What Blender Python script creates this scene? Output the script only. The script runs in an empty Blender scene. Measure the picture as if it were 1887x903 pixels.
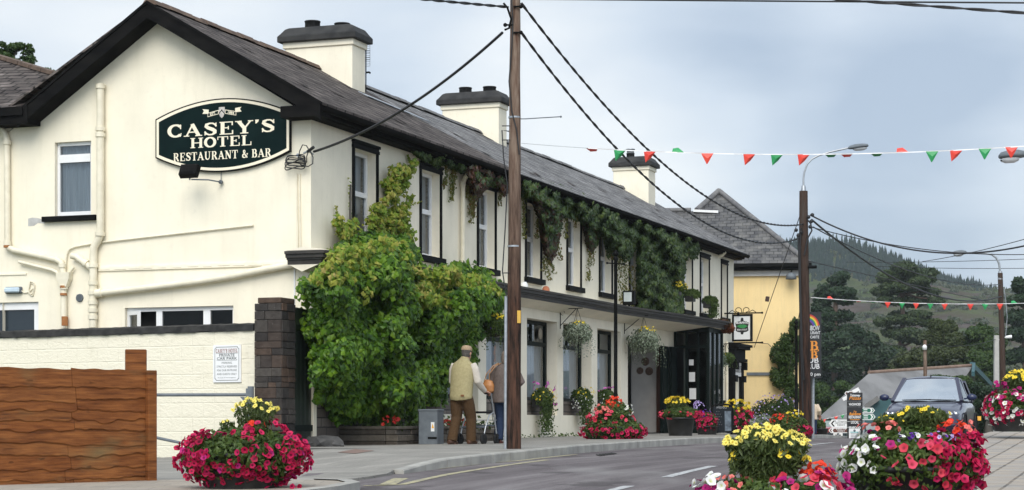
import bpy, bmesh, math, random
import numpy as np
from mathutils import Vector, Matrix, Euler
random.seed(7)
rng = np.random.default_rng(11)
SC = bpy.context.scene
COL = SC.collection
PI = math.pi
R = math.radians

# ------------------------------------------------------------------ camera
FPX, CXP, HZ, ZC = 3605.0, 943.5, 777.0, 0.404     # focal length in photo pixels, centre column, horizon row, eye height
cam_d = bpy.data.cameras.new('camera')
cam = bpy.data.objects.new('camera', cam_d)
COL.objects.link(cam)
cam.location = (0, 0, ZC)
cam.rotation_euler = (R(90), 0, 0)
cam_d.sensor_width = 36
cam_d.lens = 36 * FPX / 1887
cam_d.shift_y = (HZ - 451.5) / 1887
cam_d.clip_start = 0.2
cam_d.clip_end = 12000
SC.camera = cam

# ------------------------------------------------------------------ world, sun, exposure
SUN_DIR = Vector((-0.10, -0.72, 0.68)).normalized()     # towards the sun, behind the photographer
SUN_EL = math.asin(SUN_DIR.z)
SUN_AZ = math.atan2(SUN_DIR.x, SUN_DIR.y)
W = bpy.data.worlds.new('World')
SC.world = W
W.use_nodes = True
nt = W.node_tree
nt.nodes.clear()
def wn(t, **kw):
    n = nt.nodes.new(t)
    for k, v in kw.items(): setattr(n, k, v)
    return n
w_out = wn('ShaderNodeOutputWorld')
w_bg = wn('ShaderNodeBackground')
w_bg.inputs['Strength'].default_value = 0.10
w_sky = wn('ShaderNodeTexSky', sky_type='NISHITA', sun_disc=False)
w_sky.sun_elevation = SUN_EL
w_sky.sun_rotation = SUN_AZ
w_tc = wn('ShaderNodeTexCoord')
def wmath(op, a, b=None):
    n = wn('ShaderNodeMath', operation=op)
    for i, x in enumerate((a, b)):
        if x is None: continue
        if isinstance(x, (int, float)): n.inputs[i].default_value = x
        else: nt.links.new(x, n.inputs[i])
    return n.outputs[0]
def wdot(v):
    n = wn('ShaderNodeVectorMath', operation='DOT_PRODUCT')
    nt.links.new(w_tc.outputs['Generated'], n.inputs[0])
    n.inputs[1].default_value = v
    return n.outputs['Value']
def pixdir(u, v): return Vector(((u - CXP) / FPX, 1, (HZ - v) / FPX)).normalized()
w_map = wn('ShaderNodeMapping')
w_map.inputs['Scale'].default_value = (5.0, 5.0, 15.0)
w_map.inputs['Location'].default_value = (0.35, 0.1, 0.25)
nt.links.new(w_tc.outputs['Generated'], w_map.inputs['Vector'])
w_n = wn('ShaderNodeTexNoise')
w_n.inputs['Scale'].default_value = 1.0
w_n.inputs['Detail'].default_value = 5.0
w_n.inputs['Roughness'].default_value = 0.5
nt.links.new(w_map.outputs['Vector'], w_n.inputs['Vector'])
def lobe(u, v, rad, amp):                      # a bright or dark bank of cloud in one direction of the sky
    c = math.cos(rad)
    x = wmath('DIVIDE', wmath('SUBTRACT', wdot(pixdir(u, v)), c), 1 - c)
    x = wmath('MAXIMUM', x, 0.0)
    return wmath('MULTIPLY', wmath('POWER', x, 1.4), amp)
cl = wmath('SUBTRACT', wmath('MULTIPLY', w_n.outputs['Fac'], 1.5), 0.36)
for a in ((1080, 240, R(5.5), .55), (150, 60, R(8), .42), (1250, 330, R(4.5), .30), (760, 120, R(5), .22),
          (1260, 60, R(4.6), -.40), (1650, 360, R(4.8), -.34), (1750, 110, R(4), -.22), (1850, 420, R(4), .12), (700, 20, R(3.5), -.14)):
    cl = wmath('ADD', cl, lobe(*a))
w_ramp = wn('ShaderNodeValToRGB')
cr = w_ramp.color_ramp
cr.elements[0].position = 0.10; cr.elements[0].color = (0.435, 0.525, 0.65, 1)
cr.elements[1].position = 1.0; cr.elements[1].color = (0.90, 0.935, 0.955, 1)
e = cr.elements.new(0.5); e.color = (0.65, 0.73, 0.825, 1)
nt.links.new(cl, w_ramp.inputs['Fac'])
# thinner, brighter cloud round the hidden sun
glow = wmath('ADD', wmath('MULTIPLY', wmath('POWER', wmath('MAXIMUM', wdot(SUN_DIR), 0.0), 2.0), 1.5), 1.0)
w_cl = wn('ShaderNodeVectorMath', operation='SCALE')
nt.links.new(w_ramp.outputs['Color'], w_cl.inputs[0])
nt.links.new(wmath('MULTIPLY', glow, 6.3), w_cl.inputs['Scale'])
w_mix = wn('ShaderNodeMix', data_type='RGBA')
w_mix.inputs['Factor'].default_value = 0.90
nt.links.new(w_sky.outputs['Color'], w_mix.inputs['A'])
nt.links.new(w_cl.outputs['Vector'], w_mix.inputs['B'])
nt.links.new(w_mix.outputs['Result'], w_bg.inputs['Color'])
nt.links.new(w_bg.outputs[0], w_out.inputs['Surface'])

sun_d = bpy.data.lights.new('sun', 'SUN')
sun_d.energy = 1.5
sun_d.angle = R(38)
sun_d.color = (1.0, 0.93, 0.82)
sun = bpy.data.objects.new('sun', sun_d)
COL.objects.link(sun)
sun.rotation_euler = (-SUN_DIR).to_track_quat('-Z', 'Y').to_euler()
sun.location = SUN_DIR * 60
vs = SC.view_settings
vs.view_transform = 'Standard'; vs.look = 'None'; vs.exposure = 0.76; vs.gamma = 1.0; vs.use_curve_mapping = False

# ------------------------------------------------------------------ frames of reference
DIR = Vector((.3624, 1, 0)).normalized()       # along the hotel front, up the street
NRM = Vector((DIR.y, -DIR.x, 0))               # out of the front, towards the road
C0 = Vector(((573 - CXP) / FPX * 32.4, 32.4, 0))   # the hotel's near corner
ROT = math.atan2(NRM.y, NRM.x)
def FA(p, s, z): return C0 + NRM * p + DIR * s + Vector((0, 0, z))   # hotel frame (out, along, up) -> world
def PX(u, v, Y): return Vector(((u - CXP) / FPX * Y, Y, ZC - (v - HZ) / FPX * Y))
def Yof(u, p):
    t = (u - CXP) / FPX; b = C0 + NRM * p
    s = (t * b.y - b.x) / (DIR.x - t * DIR.y)
    return s, (b + DIR * s).y
def FS(u, v, p=0.0):                            # a point seen on the plane 'p metres out of the front' -> (s, z)
    s, Y = Yof(u, p)
    return s, ZC - (v - HZ) * Y / FPX
def GP(u, v, S=0.0):                            # a point seen on a plane parallel to the gable -> (p, z)
    t = (u - CXP) / FPX; b = C0 + DIR * S
    p = (t * b.y - b.x) / (NRM.x - t * NRM.y)
    return p, ZC - (v - HZ) * (b + NRM * p).y / FPX

# ------------------------------------------------------------------ object helpers
def tag(o, label=None, cat=None, group=None, kind=None):
    if label: o['label'] = label
    if cat: o['category'] = cat
    if group: o['group'] = group
    if kind: o['kind'] = kind
    return o
def thing(name, label, cat, loc=(0, 0, 0), rotz=0.0, group=None):
    o = bpy.data.objects.new(name, None)
    COL.objects.link(o)
    o.empty_display_size = .1
    o.location = loc; o.rotation_euler = (0, 0, rotz)
    return tag(o, label, cat, group)
def copy_tree(o, parent=None):
    c = o.copy(); COL.objects.link(c)
    if parent: c.parent = parent
    for ch in list(o.children): copy_tree(ch, c)
    return c

class MB:
    """collects faces and links them as ONE mesh object"""
    def __init__(self): self.v = []; self.f = []; self.m = []; self.sm = []
    def add(self, verts, faces, mi=0, smooth=False):
        b = len(self.v)
        self.v += [tuple(x) for x in verts]
        for f in faces:
            self.f.append(tuple(b + i for i in f)); self.m.append(mi); self.sm.append(smooth)
        return self
    def quad(self, a, b, c, d, mi=0): return self.add([a, b, c, d], [(0, 1, 2, 3)], mi)
    def poly(self, pts, mi=0): return self.add(pts, [tuple(range(len(pts)))], mi)
    def box(self, x0, x1, y0, y1, z0, z1, mi=0, ch=0.0):
        if ch <= 0:
            return self.add([(x0,y0,z0),(x1,y0,z0),(x1,y1,z0),(x0,y1,z0),(x0,y0,z1),(x1,y0,z1),(x1,y1,z1),(x0,y1,z1)],
                [(0,3,2,1),(4,5,6,7),(0,1,5,4),(1,2,6,5),(2,3,7,6),(3,0,4,7)], mi)
        bm = bmesh.new()
        bmesh.ops.create_cube(bm, size=1)
        for v in bm.verts:
            v.co = Vector(((x0+x1)/2 + v.co.x*(x1-x0), (y0+y1)/2 + v.co.y*(y1-y0), (z0+z1)/2 + v.co.z*(z1-z0)))
        bmesh.ops.bevel(bm, geom=bm.edges[:], offset=ch, segments=1, affect='EDGES')
        return self.bm(bm, mi)
    def bm(self, bm, mi=0, smooth=False, M=None):
        bm.verts.ensure_lookup_table(); bm.verts.index_update()
        vs_ = [(M @ v.co if M else v.co) for v in bm.verts]
        self.add(vs_, [[v.index for v in f.verts] for f in bm.faces], mi, smooth)
        bm.free(); return self
    def obox(self, M, sx, sy, sz, mi=0, ch=0.0):        # oriented box centred in matrix M
        t = MB().box(-sx/2, sx/2, -sy/2, sy/2, -sz/2, sz/2, mi, ch)
        return self.add([M @ Vector(v) for v in t.v], t.f, mi)
    def bar(self, a, b, w, h, mi=0, up=(0, 0, 1)):       # box from a to b, w wide, h deep along up
        a, b = Vector(a), Vector(b); d = b - a; L = d.length; d.normalize()
        up = Vector(up)
        if abs(d.dot(up)) > .98: up = Vector((0, 1, 0))
        x = d.cross(up).normalized(); u = x.cross(d)
        M = Matrix((x, d, u)).transposed().to_4x4(); M.translation = (a + b) / 2
        return self.obox(M, w, L, h, mi)
    def tube(self, pts, r, n=8, mi=0, cap=True, smooth=True):
        pts = [Vector(p) for p in pts]; k = len(pts)
        rad = r if isinstance(r, (list, tuple)) else [r] * k
        vs_, fs = [], []
        prev = None
        for i, p in enumerate(pts):
            d = (pts[min(i+1, k-1)] - pts[max(i-1, 0)])
            d = d.normalized() if d.length > 1e-9 else Vector((0, 0, 1))
            if prev is None:
                a = Vector((0, 0, 1)) if abs(d.z) < .9 else Vector((1, 0, 0))
                x = d.cross(a).normalized()
            else:
                x = prev - d * prev.dot(d)
                x = x.normalized() if x.length > 1e-6 else d.orthogonal().normalized()
            prev = x; y = d.cross(x)
            for j in range(n):
                t = 2 * PI * j / n
                vs_.append(p + (x * math.cos(t) + y * math.sin(t)) * rad[i])
        for i in range(k - 1):
            for j in range(n):
                fs.append((i*n+j, i*n+(j+1) % n, (i+1)*n+(j+1) % n, (i+1)*n+j))
        self.add(vs_, fs, mi, smooth)
        if cap: self.add([vs_[j] for j in range(n)][::-1], [tuple(range(n))], mi); self.add(vs_[-n:], [tuple(range(n))], mi)
        return self
    def loft(self, secs, mi=0, smooth=True, cap=True, closed=True):
        n = len(secs[0]); vs_ = [p for s in secs for p in s]; fs = []
        for i in range(len(secs) - 1):
            for j in range(n if closed else n - 1):
                fs.append((i*n+j, i*n+(j+1) % n, (i+1)*n+(j+1) % n, (i+1)*n+j))
        self.add(vs_, fs, mi, smooth)
        if cap: self.add(secs[0][::-1], [tuple(range(n))], mi); self.add(secs[-1], [tuple(range(n))], mi)
        return self
    def lathe(self, prof, c=(0, 0, 0), n=20, mi=0, smooth=True):
        secs = [[(c[0] + r*math.cos(2*PI*j/n), c[1] + r*math.sin(2*PI*j/n), c[2] + z) for j in range(n)] for r, z in prof]
        return self.loft(secs, mi, smooth)
    def ball(self, c, rx, ry=None, rz=None, n=12, m=8, mi=0):
        ry = ry or rx; rz = rz or rx
        secs = []
        for i in range(m + 1):
            t = -PI/2 + PI * i / m
            rr = max(math.cos(t), .02)
            secs.append([(c[0]+rx*rr*math.cos(2*PI*j/n), c[1]+ry*rr*math.sin(2*PI*j/n), c[2]+rz*math.sin(t)) for j in range(n)])
        return self.loft(secs, mi, True)
    def prism(self, pts2, M, t, mi=0):                   # outline in M's xy plane, t thick along M's z
        n = len(pts2)
        a = [M @ Vector((x, y, 0)) for x, y in pts2]; b = [M @ Vector((x, y, t)) for x, y in pts2]
        fs = [tuple(range(n))[::-1], tuple(range(n, 2*n))] + [(i, (i+1) % n, n+(i+1) % n, n+i) for i in range(n)]
        return self.add(a + b, fs, mi)
    def build(self, name, mats, parent=None, smooth=None, uv=True, origin=None):
        if not isinstance(mats, (list, tuple)): mats = [mats]
        V = np.array(self.v, dtype=float).reshape(-1, 3)
        if parent is None:
            if origin is None:
                lo, hi = V.min(0), V.max(0); origin = ((lo[0]+hi[0])/2, (lo[1]+hi[1])/2, lo[2])
            V = V - np.array(origin)
        me = bpy.data.meshes.new(name)
        me.from_pydata(V.tolist(), [], self.f)
        for m in mats: me.materials.append(m)
        me.polygons.foreach_set('material_index', self.m)
        me.polygons.foreach_set('use_smooth', self.sm if smooth is None else [smooth]*len(self.f))
        if uv: planar_uv(me)
        me.update()
        o = bpy.data.objects.new(name, me)
        COL.objects.link(o)
        if parent is not None: o.parent = parent
        else: o.location = origin
        return o

def planar_uv(me):
    uvl = me.uv_layers.new(name='UVMap')
    nl = len(me.loops); npoly = len(me.polygons)
    co = np.empty(len(me.vertices)*3); me.vertices.foreach_get('co', co); co = co.reshape(-1, 3)
    li = np.empty(nl, dtype=np.int32); me.loops.foreach_get('vertex_index', li)
    nr = np.empty(npoly*3); me.polygons.foreach_get('normal', nr); nr = nr.reshape(-1, 3)
    tot = np.empty(npoly, dtype=np.int32); me.polygons.foreach_get('loop_total', tot)
    U = np.stack([-nr[:, 1], nr[:, 0], np.zeros(npoly)], 1)
    l = np.linalg.norm(U, axis=1)
    flat = l < .25
    U[flat] = (1, 0, 0); l[flat] = 1
    U /= l[:, None]
    Vv = np.cross(nr, U); Vv[flat] = (0, 1, 0)
    fi = np.repeat(np.arange(npoly), tot)
    P = co[li]
    uvs = np.stack([(P*U[fi]).sum(1), (P*Vv[fi]).sum(1)], 1)
    uvl.data.foreach_set('uv', uvs.ravel())

# ------------------------------------------------------------------ materials
MATS = {}
class NT:
    def __init__(self, name):
        self.m = bpy.data.materials.new(name); self.m.use_nodes = True
        self.t = self.m.node_tree; self.t.nodes.clear()
        self.out = self.t.nodes.new('ShaderNodeOutputMaterial')
        self.bsdf = self.t.nodes.new('ShaderNodeBsdfPrincipled')
        self.t.links.new(self.bsdf.outputs[0], self.out.inputs['Surface'])
    def n(self, t, **kw):
        x = self.t.nodes.new(t)
        for k, v in kw.items(): setattr(x, k, v)
        return x
    def link(self, a, b): self.t.links.new(a, b)
    def set(self, sock, v):
        if hasattr(v, 'is_output'): self.link(v, sock)
        elif isinstance(v, (tuple, list)) and sock.type == 'RGBA': sock.default_value = (*v[:3], 1)
        else: sock.default_value = v
    def coord(self, kind='Object', scale=(1, 1, 1)):
        tc = self.n('ShaderNodeTexCoord'); mp = self.n('ShaderNodeMapping')
        mp.inputs['Scale'].default_value = scale
        self.link(tc.outputs[kind], mp.inputs['Vector'])
        return mp.outputs['Vector']
    def noise(self, scale, vec=None, detail=5, rough=.55):
        x = self.n('ShaderNodeTexNoise')
        x.inputs['Scale'].default_value = scale; x.inputs['Detail'].default_value = detail; x.inputs['Roughness'].default_value = rough
        if vec is not None: self.link(vec, x.inputs['Vector'])
        return x.outputs['Fac']
    def ramp(self, fac, stops):
        x = self.n('ShaderNodeValToRGB'); el = x.color_ramp.elements
        for i, (p, c) in enumerate(stops):
            e = el[i] if i < 2 else el.new(p)
            e.position = p; e.color = (*c[:3], 1) if isinstance(c, (tuple, list)) else (c, c, c, 1)
        self.link(fac, x.inputs['Fac']); return x.outputs['Color']
    def mix(self, a, b, fac, mode='MIX'):
        x = self.n('ShaderNodeMix', data_type='RGBA', blend_type=mode)
        self.set(x.inputs['Factor'], fac); self.set(x.inputs['A'], a); self.set(x.inputs['B'], b)
        return x.outputs['Result']
    def math(self, op, a, b=0.0):
        x = self.n('ShaderNodeMath', operation=op); self.set(x.inputs[0], a); self.set(x.inputs[1], b); return x.outputs[0]
    def island(self): return self.n('ShaderNodeNewGeometry').outputs['Random Per Island']
    def bump(self, h, strength=.3, dist=.01):
        x = self.n('ShaderNodeBump'); x.inputs['Strength'].default_value = strength; x.inputs['Distance'].default_value = dist
        self.link(h, x.inputs['Height']); self.link(x.outputs[0], self.bsdf.inputs['Normal'])
    def fin(self, col, rough=.7, metal=0.0, spec=None):
        self.set(self.bsdf.inputs['Base Color'], col); self.set(self.bsdf.inputs['Roughness'], rough)
        self.bsdf.inputs['Metallic'].default_value = metal
        if spec is not None: self.bsdf.inputs['Specular IOR Level'].default_value = spec
        return self.m

def mat(name, c1, c2=None, scale=4., rough=.7, bump=0., bscale=None, stretch=(1, 1, 1), metal=0., spec=None, lo=.35, hi=.65):
    if name in MATS: return MATS[name]
    k = NT(name)
    if c2 is None: c2 = tuple(min(1, x*.8) for x in c1)
    v = k.coord('Object', stretch)
    col = k.ramp(k.noise(scale, v), [(lo, c1), (hi, c2)])
    if bump: k.bump(k.noise(bscale or scale*8, v), bump)
    MATS[name] = k.fin(col, rough, metal, spec); return MATS[name]

def leafmat(name, cols, rough=.5, trans=.2, patch=None):
    """foliage: every leaf picks its own colour from the list, with larger drifts across the plant"""
    k = NT(name)
    n = len(cols)
    r = k.island()
    nz = k.noise(patch or 1.6, k.coord('Object'), 3)
    f = k.math('ADD', k.math('MULTIPLY', r, .62), k.math('MULTIPLY', k.math('SUBTRACT', nz, .3), .95))
    col = k.ramp(f, [(0.0 + .95*i/(n-1), c) for i, c in enumerate(cols)])
    k.fin(col, rough, spec=.3)
    tr = k.n('ShaderNodeBsdfTranslucent'); k.link(k.mix(col, (.35, .5, .05), .25), tr.inputs['Color'])
    mx = k.n('ShaderNodeMixShader'); mx.inputs[0].default_value = trans
    k.link(k.bsdf.outputs[0], mx.inputs[1]); k.link(tr.outputs[0], mx.inputs[2]); k.link(mx.outputs[0], k.out.inputs['Surface'])
    return k.m

def petalmat(name, cols, throat):
    k = NT(name)
    n = len(cols)
    col = k.ramp(k.island(), [(i/(n-1), c) for i, c in enumerate(cols)])
    at = k.n('ShaderNodeAttribute'); at.attribute_name = 'rad'
    f = k.ramp(at.outputs['Fac'], [(.12, 0.0), (.5, 1.0)])
    c = k.mix(throat, col, f)
    k.fin(c, .55, spec=.25)
    tr = k.n('ShaderNodeBsdfTranslucent'); k.link(c, tr.inputs['Color'])
    mx = k.n('ShaderNodeMixShader'); mx.inputs[0].default_value = .25
    k.link(k.bsdf.outputs[0], mx.inputs[1]); k.link(tr.outputs[0], mx.inputs[2]); k.link(mx.outputs[0], k.out.inputs['Surface'])
    return k.m

def brickmat(name, cols, mortar, bw, rh, ms=.008, rough=.75, bump=.5, offset=.5, wear=.35, spec=None, sq=1.0, dist=.01, rot=0.0, streak=None):
    """coursed material in metres: stone, slates, slabs"""
    k = NT(name)
    uv = k.coord('UV')
    if rot: rm = k.n('ShaderNodeMapping'); rm.inputs['Rotation'].default_value = (0, 0, rot); k.link(uv, rm.inputs['Vector']); uv = rm.outputs[0]
    nz = k.noise(3.0, k.coord('Object'), 6)
    wob = k.n('ShaderNodeVectorMath', operation='ADD')
    off = k.n('ShaderNodeVectorMath', operation='SCALE'); off.inputs['Scale'].default_value = ms*1.5
    nzc = k.n('ShaderNodeTexNoise'); nzc.inputs['Scale'].default_value = 4
    k.link(uv, nzc.inputs['Vector']); k.link(nzc.outputs['Color'], off.inputs[0])
    k.link(uv, wob.inputs[0]); k.link(off.outputs['Vector'], wob.inputs[1])
    b = k.n('ShaderNodeTexBrick')
    b.offset = offset; b.squash = sq
    k.link(wob.outputs['Vector'], b.inputs['Vector'])
    for key, v in (('Scale', 1.0), ('Mortar Size', ms), ('Mortar Smooth', .2), ('Bias', 0.0), ('Brick Width', bw), ('Row Height', rh)):
        b.inputs[key].default_value = v
    b.inputs['Color1'].default_value = (*cols[0], 1); b.inputs['Color2'].default_value = (*cols[1], 1)
    b.inputs['Mortar'].default_value = (*mortar, 1)
    col = k.mix(b.outputs['Color'], cols[2], k.ramp(nz, [(.42, 0.0), (.75, wear)]))
    fine = k.noise(40, k.coord('Object'), 4)
    if streak:
        s1 = k.noise(1.0, k.coord('UV', (.8, 9, 1)), 6, .7); col = k.mix(col, k.ramp(s1, [(.34, .35), (.5, .9), (.68, 1.7)]), streak, 'MULTIPLY')
        s2 = k.noise(1.0, k.coord('UV', (2.2, .35, 1)), 5, .6); col = k.mix(col, k.ramp(s2, [(.35, .7), (.65, 1.3)]), streak*.8, 'MULTIPLY')
    col = k.mix(col, k.ramp(fine, [(.3, .55), (.7, 1.0)]), .45, 'MULTIPLY')
    h = k.math('SUBTRACT', k.math('MULTIPLY', fine, .25), b.outputs['Fac'])
    k.bump(h, bump, dist)
    return k.fin(col, rough, spec=spec)

# ------------------------------------------------------------------ foliage and flowers
def npmesh(name, V, F, mats, parent=None, origin=None, smooth=False, attr=None, mi=None):
    V = np.asarray(V, dtype=np.float32).reshape(-1, 3); F = np.asarray(F, dtype=np.int32)
    if parent is None:
        if origin is None:
            lo, hi = V.min(0), V.max(0); origin = ((lo[0]+hi[0])/2, (lo[1]+hi[1])/2, lo[2])
        V = V - np.array(origin, dtype=np.float32)
    me = bpy.data.meshes.new(name)
    n = len(F); k = F.shape[1]
    me.vertices.add(len(V)); me.vertices.foreach_set('co', V.ravel())
    me.loops.add(n*k); me.loops.foreach_set('vertex_index', F.ravel())
    me.polygons.add(n)
    me.polygons.foreach_set('loop_start', np.arange(0, n*k, k, dtype=np.int32))
    me.polygons.foreach_set('loop_total', np.full(n, k, dtype=np.int32))
    if not isinstance(mats, (list, tuple)): mats = [mats]
    for m in mats: me.materials.append(m)
    if mi is not None: me.polygons.foreach_set('material_index', np.asarray(mi, dtype=np.int32))
    me.polygons.foreach_set('use_smooth', np.full(n, smooth))
    if attr is not None:
        a = me.attributes.new('rad', 'FLOAT', 'POINT'); a.data.foreach_set('value', np.asarray(attr, dtype=np.float32))
    me.update(calc_edges=True); me.validate()
    o = bpy.data.objects.new(name, me); COL.objects.link(o)
    if parent is not None: o.parent = parent
    else: o.location = [float(x) for x in origin]
    return o
def unit(a): return a / np.maximum(np.linalg.norm(a, axis=1, keepdims=True), 1e-9)
def leaf_geo(C, N, size, droop=.6, aspect=.7, jit=.6, fold=.18):
    n = len(C); C = np.asarray(C, float); N = unit(np.asarray(N, float) + rng.normal(0, jit, (n, 3)))
    size = np.broadcast_to(np.asarray(size, float), (n,)) * rng.uniform(.7, 1.3, n)
    t = np.array([0, 0, -1.0])*droop + rng.normal(0, .6, (n, 3))
    t = unit(t - N*(t*N).sum(1, keepdims=True)); sd = np.cross(N, t); s = size[:, None]
    b = C - t*s*.5; tip = C + t*s*.5 - N*s*.10; mid = C + N*s*fold*.3
    L = C - t*s*.08 + sd*s*aspect*.5 - N*s*fold; Rr = C - t*s*.08 - sd*s*aspect*.5 - N*s*fold
    V = np.stack([b, L, tip, Rr, mid], 1).reshape(-1, 3)
    i = np.arange(n)[:, None]*5
    F = np.concatenate([i+[0, 4, 1], i+[1, 4, 2], i+[0, 3, 4], i+[3, 2, 4]], 1).reshape(-1, 3)
    return V, F
def leaves(name, C, N, size, m, parent=None, **kw):
    V, F = leaf_geo(C, N, size, **kw); return npmesh(name, V, F, m, parent)
def blooms(name, C, N, size, m, parent=None, jit=.35, lobes=5, cup=.38):
    """trumpet flowers with ruffled lobes"""
    n = len(C); C = np.asarray(C, float); N = unit(np.asarray(N, float) + rng.normal(0, jit, (n, 3)))
    size = np.broadcast_to(np.asarray(size, float), (n,)) * rng.uniform(.78, 1.15, n)
    a = np.where(np.abs(N[:, 2:3]) < .9, np.array([[0, 0, 1.0]]), np.array([[1.0, 0, 0]]))
    x = unit(np.cross(N, a)); y = np.cross(N, x); k = lobes*2; ph = rng.uniform(0, 6.28, n)
    V = [C - N*size[:, None]*cup*.5]; A = [np.zeros(n)]
    for ring, (rr, hh) in enumerate(((.42, -.06), (1.0, .0))):
        for j in range(k):
            t = ph + 2*PI*j/k
            r = size*.5*rr*(1.0 if j % 2 else (.86 if ring else 1.0)) * rng.uniform(.92, 1.08, n)
            V.append(C + (x*np.cos(t)[:, None] + y*np.sin(t)[:, None])*r[:, None] + N*(size*(hh + rng.uniform(-.06, .06, n)*ring))[:, None])
            A.append(np.full(n, rr))
    V = np.stack(V, 1); m1 = V.shape[1]; A = np.stack(A, 1).ravel()
    i = np.arange(n)[:, None]*m1; F = []
    for j in range(k):
        j2 = (j+1) % k
        F += [i+[0, 1+j, 1+j2], i+[1+j, 1+k+j, 1+k+j2], i+[1+j, 1+k+j2, 1+j2]]
    F = np.concatenate(F, 1).reshape(-1, 3)
    return npmesh(name, V.reshape(-1, 3), F, m, parent, smooth=True, attr=A)
def daisies(name, C, N, size, m, parent=None, petals=12, jit=.3):
    n = len(C); C = np.asarray(C, float); N = unit(np.asarray(N, float) + rng.normal(0, jit, (n, 3)))
    size = np.broadcast_to(np.asarray(size, float), (n,)) * rng.uniform(.75, 1.15, n)
    a = np.where(np.abs(N[:, 2:3]) < .9, np.array([[0, 0, 1.0]]), np.array([[1.0, 0, 0]]))
    x = unit(np.cross(N, a)); y = np.cross(N, x); ph = rng.uniform(0, 6.28, n)
    V = []; F = []; mi = []; base = np.arange(n)[:, None]*(petals*4 + 7); A = []
    for j in range(petals):
        t = ph + 2*PI*j/petals; e = (x*np.cos(t)[:, None] + y*np.sin(t)[:, None]); f_ = (-x*np.sin(t)[:, None] + y*np.cos(t)[:, None])
        r = (size*.5*rng.uniform(.88, 1.05, n))[:, None]; w = r*.26; lift = rng.uniform(-.12, .16, n)[:, None]
        V += [C + e*r*.1, C + e*r*.62 + f_*w*.8 + N*r*lift*.6, C + e*r + N*r*lift, C + e*r*.62 - f_*w*.8 + N*r*lift*.6]
        A += [np.full(n, .3), np.full(n, .8), np.full(n, 1.0), np.full(n, .8)]
        F += [base + [4*j, 4*j+3, 4*j+2], base + [4*j, 4*j+2, 4*j+1]]
    k0 = petals*4
    V.append(C + N*(size*.09)[:, None]); A.append(np.full(n, .0))
    for j in range(6):
        t = 2*PI*j/6
        V.append(C + (x*math.cos(t) + y*math.sin(t))*(size*.13)[:, None] + N*(size*.03)[:, None]); A.append(np.full(n, .05))
        F.append(base + [k0, k0+1+j, k0+1+(j+1) % 6])
    V = np.stack(V, 1).reshape(-1, 3); A = np.stack(A, 1).ravel(); F = np.concatenate(F, 1).reshape(-1, 3)
    return npmesh(name, V, F, m, parent, attr=A)
def shell(c, rad, n, lo=-.35, hi=1.0, t0=.88, t1=1.03):
    """points on an ellipsoid between two heights, with outward normals"""
    z = rng.uniform(lo, hi, n); a = rng.uniform(0, 2*PI, n); h = np.sqrt(np.maximum(0, 1-z*z))
    d = np.stack([h*np.cos(a), h*np.sin(a), z], 1); rad = np.array(rad)
    return np.array(c) + d*rad*rng.uniform(t0, t1, n)[:, None], unit(d/rad)
def stems(name, pts, m, parent=None):
    """thin stems, each a three-sided tube through its points"""
    mb = MB()
    for p, r in pts: mb.tube(p, r, 3, cap=False, smooth=False)
    return mb.build(name, m, parent, uv=False)

# ------------------------------------------------------------------ lettering
def frame_M(o, right, up):
    r_ = Vector(right).normalized(); u_ = Vector(up).normalized(); n_ = r_.cross(u_)
    M = Matrix((r_, u_, n_)).transposed().to_4x4(); M.translation = Vector(o); return M
def text_mb(mb, s, M, size, xs=1.0, align='CENTER', z=.003, mi=0, bold=0.0, shear=0.0, arc=0.0):
    """plain lettering added to a mesh, baseline centred on M's origin"""
    cu = bpy.data.curves.new('lettering', 'FONT')
    cu.body = s; cu.size = size; cu.align_x = align; cu.offset = bold*size; cu.shear = shear; cu.resolution_u = 2
    o = bpy.data.objects.new('lettering', cu); COL.objects.link(o)
    dg = bpy.context.evaluated_depsgraph_get()
    me = bpy.data.meshes.new_from_object(o.evaluated_get(dg))
    def pos(v):
        x, y = v.co.x*xs, v.co.y
        if arc: y += -arc*x*x
        return M @ Vector((x, y, z))
    mb.add([pos(v) for v in me.vertices], [tuple(p.vertices) for p in me.polygons], mi)
    bpy.data.objects.remove(o); bpy.data.curves.remove(cu); bpy.data.meshes.remove(me)
    return mb
T_, t_, SF = .115, .065, .075
def _arc(cx, cy, rx, ry, a0, a1, n=22, thick=T_, thin=t_):
    out = []
    for i in range(n+1):
        a = R(a0 + (a1-a0)*i/n)
        out.append((cx + rx*math.cos(a), cy + ry*math.sin(a), thin + (thick-thin)*abs(math.cos(a))))
    return out
def _ln(x0, y0, x1, y1, w): return [(x0, y0, w), (x1, y1, w)]
def _sf(x, y, w): return [(x-w, y, SF/2), (x+w, y, SF/2)]     # slab serif
b_, tp = SF/2, 1-SF/2
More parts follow.
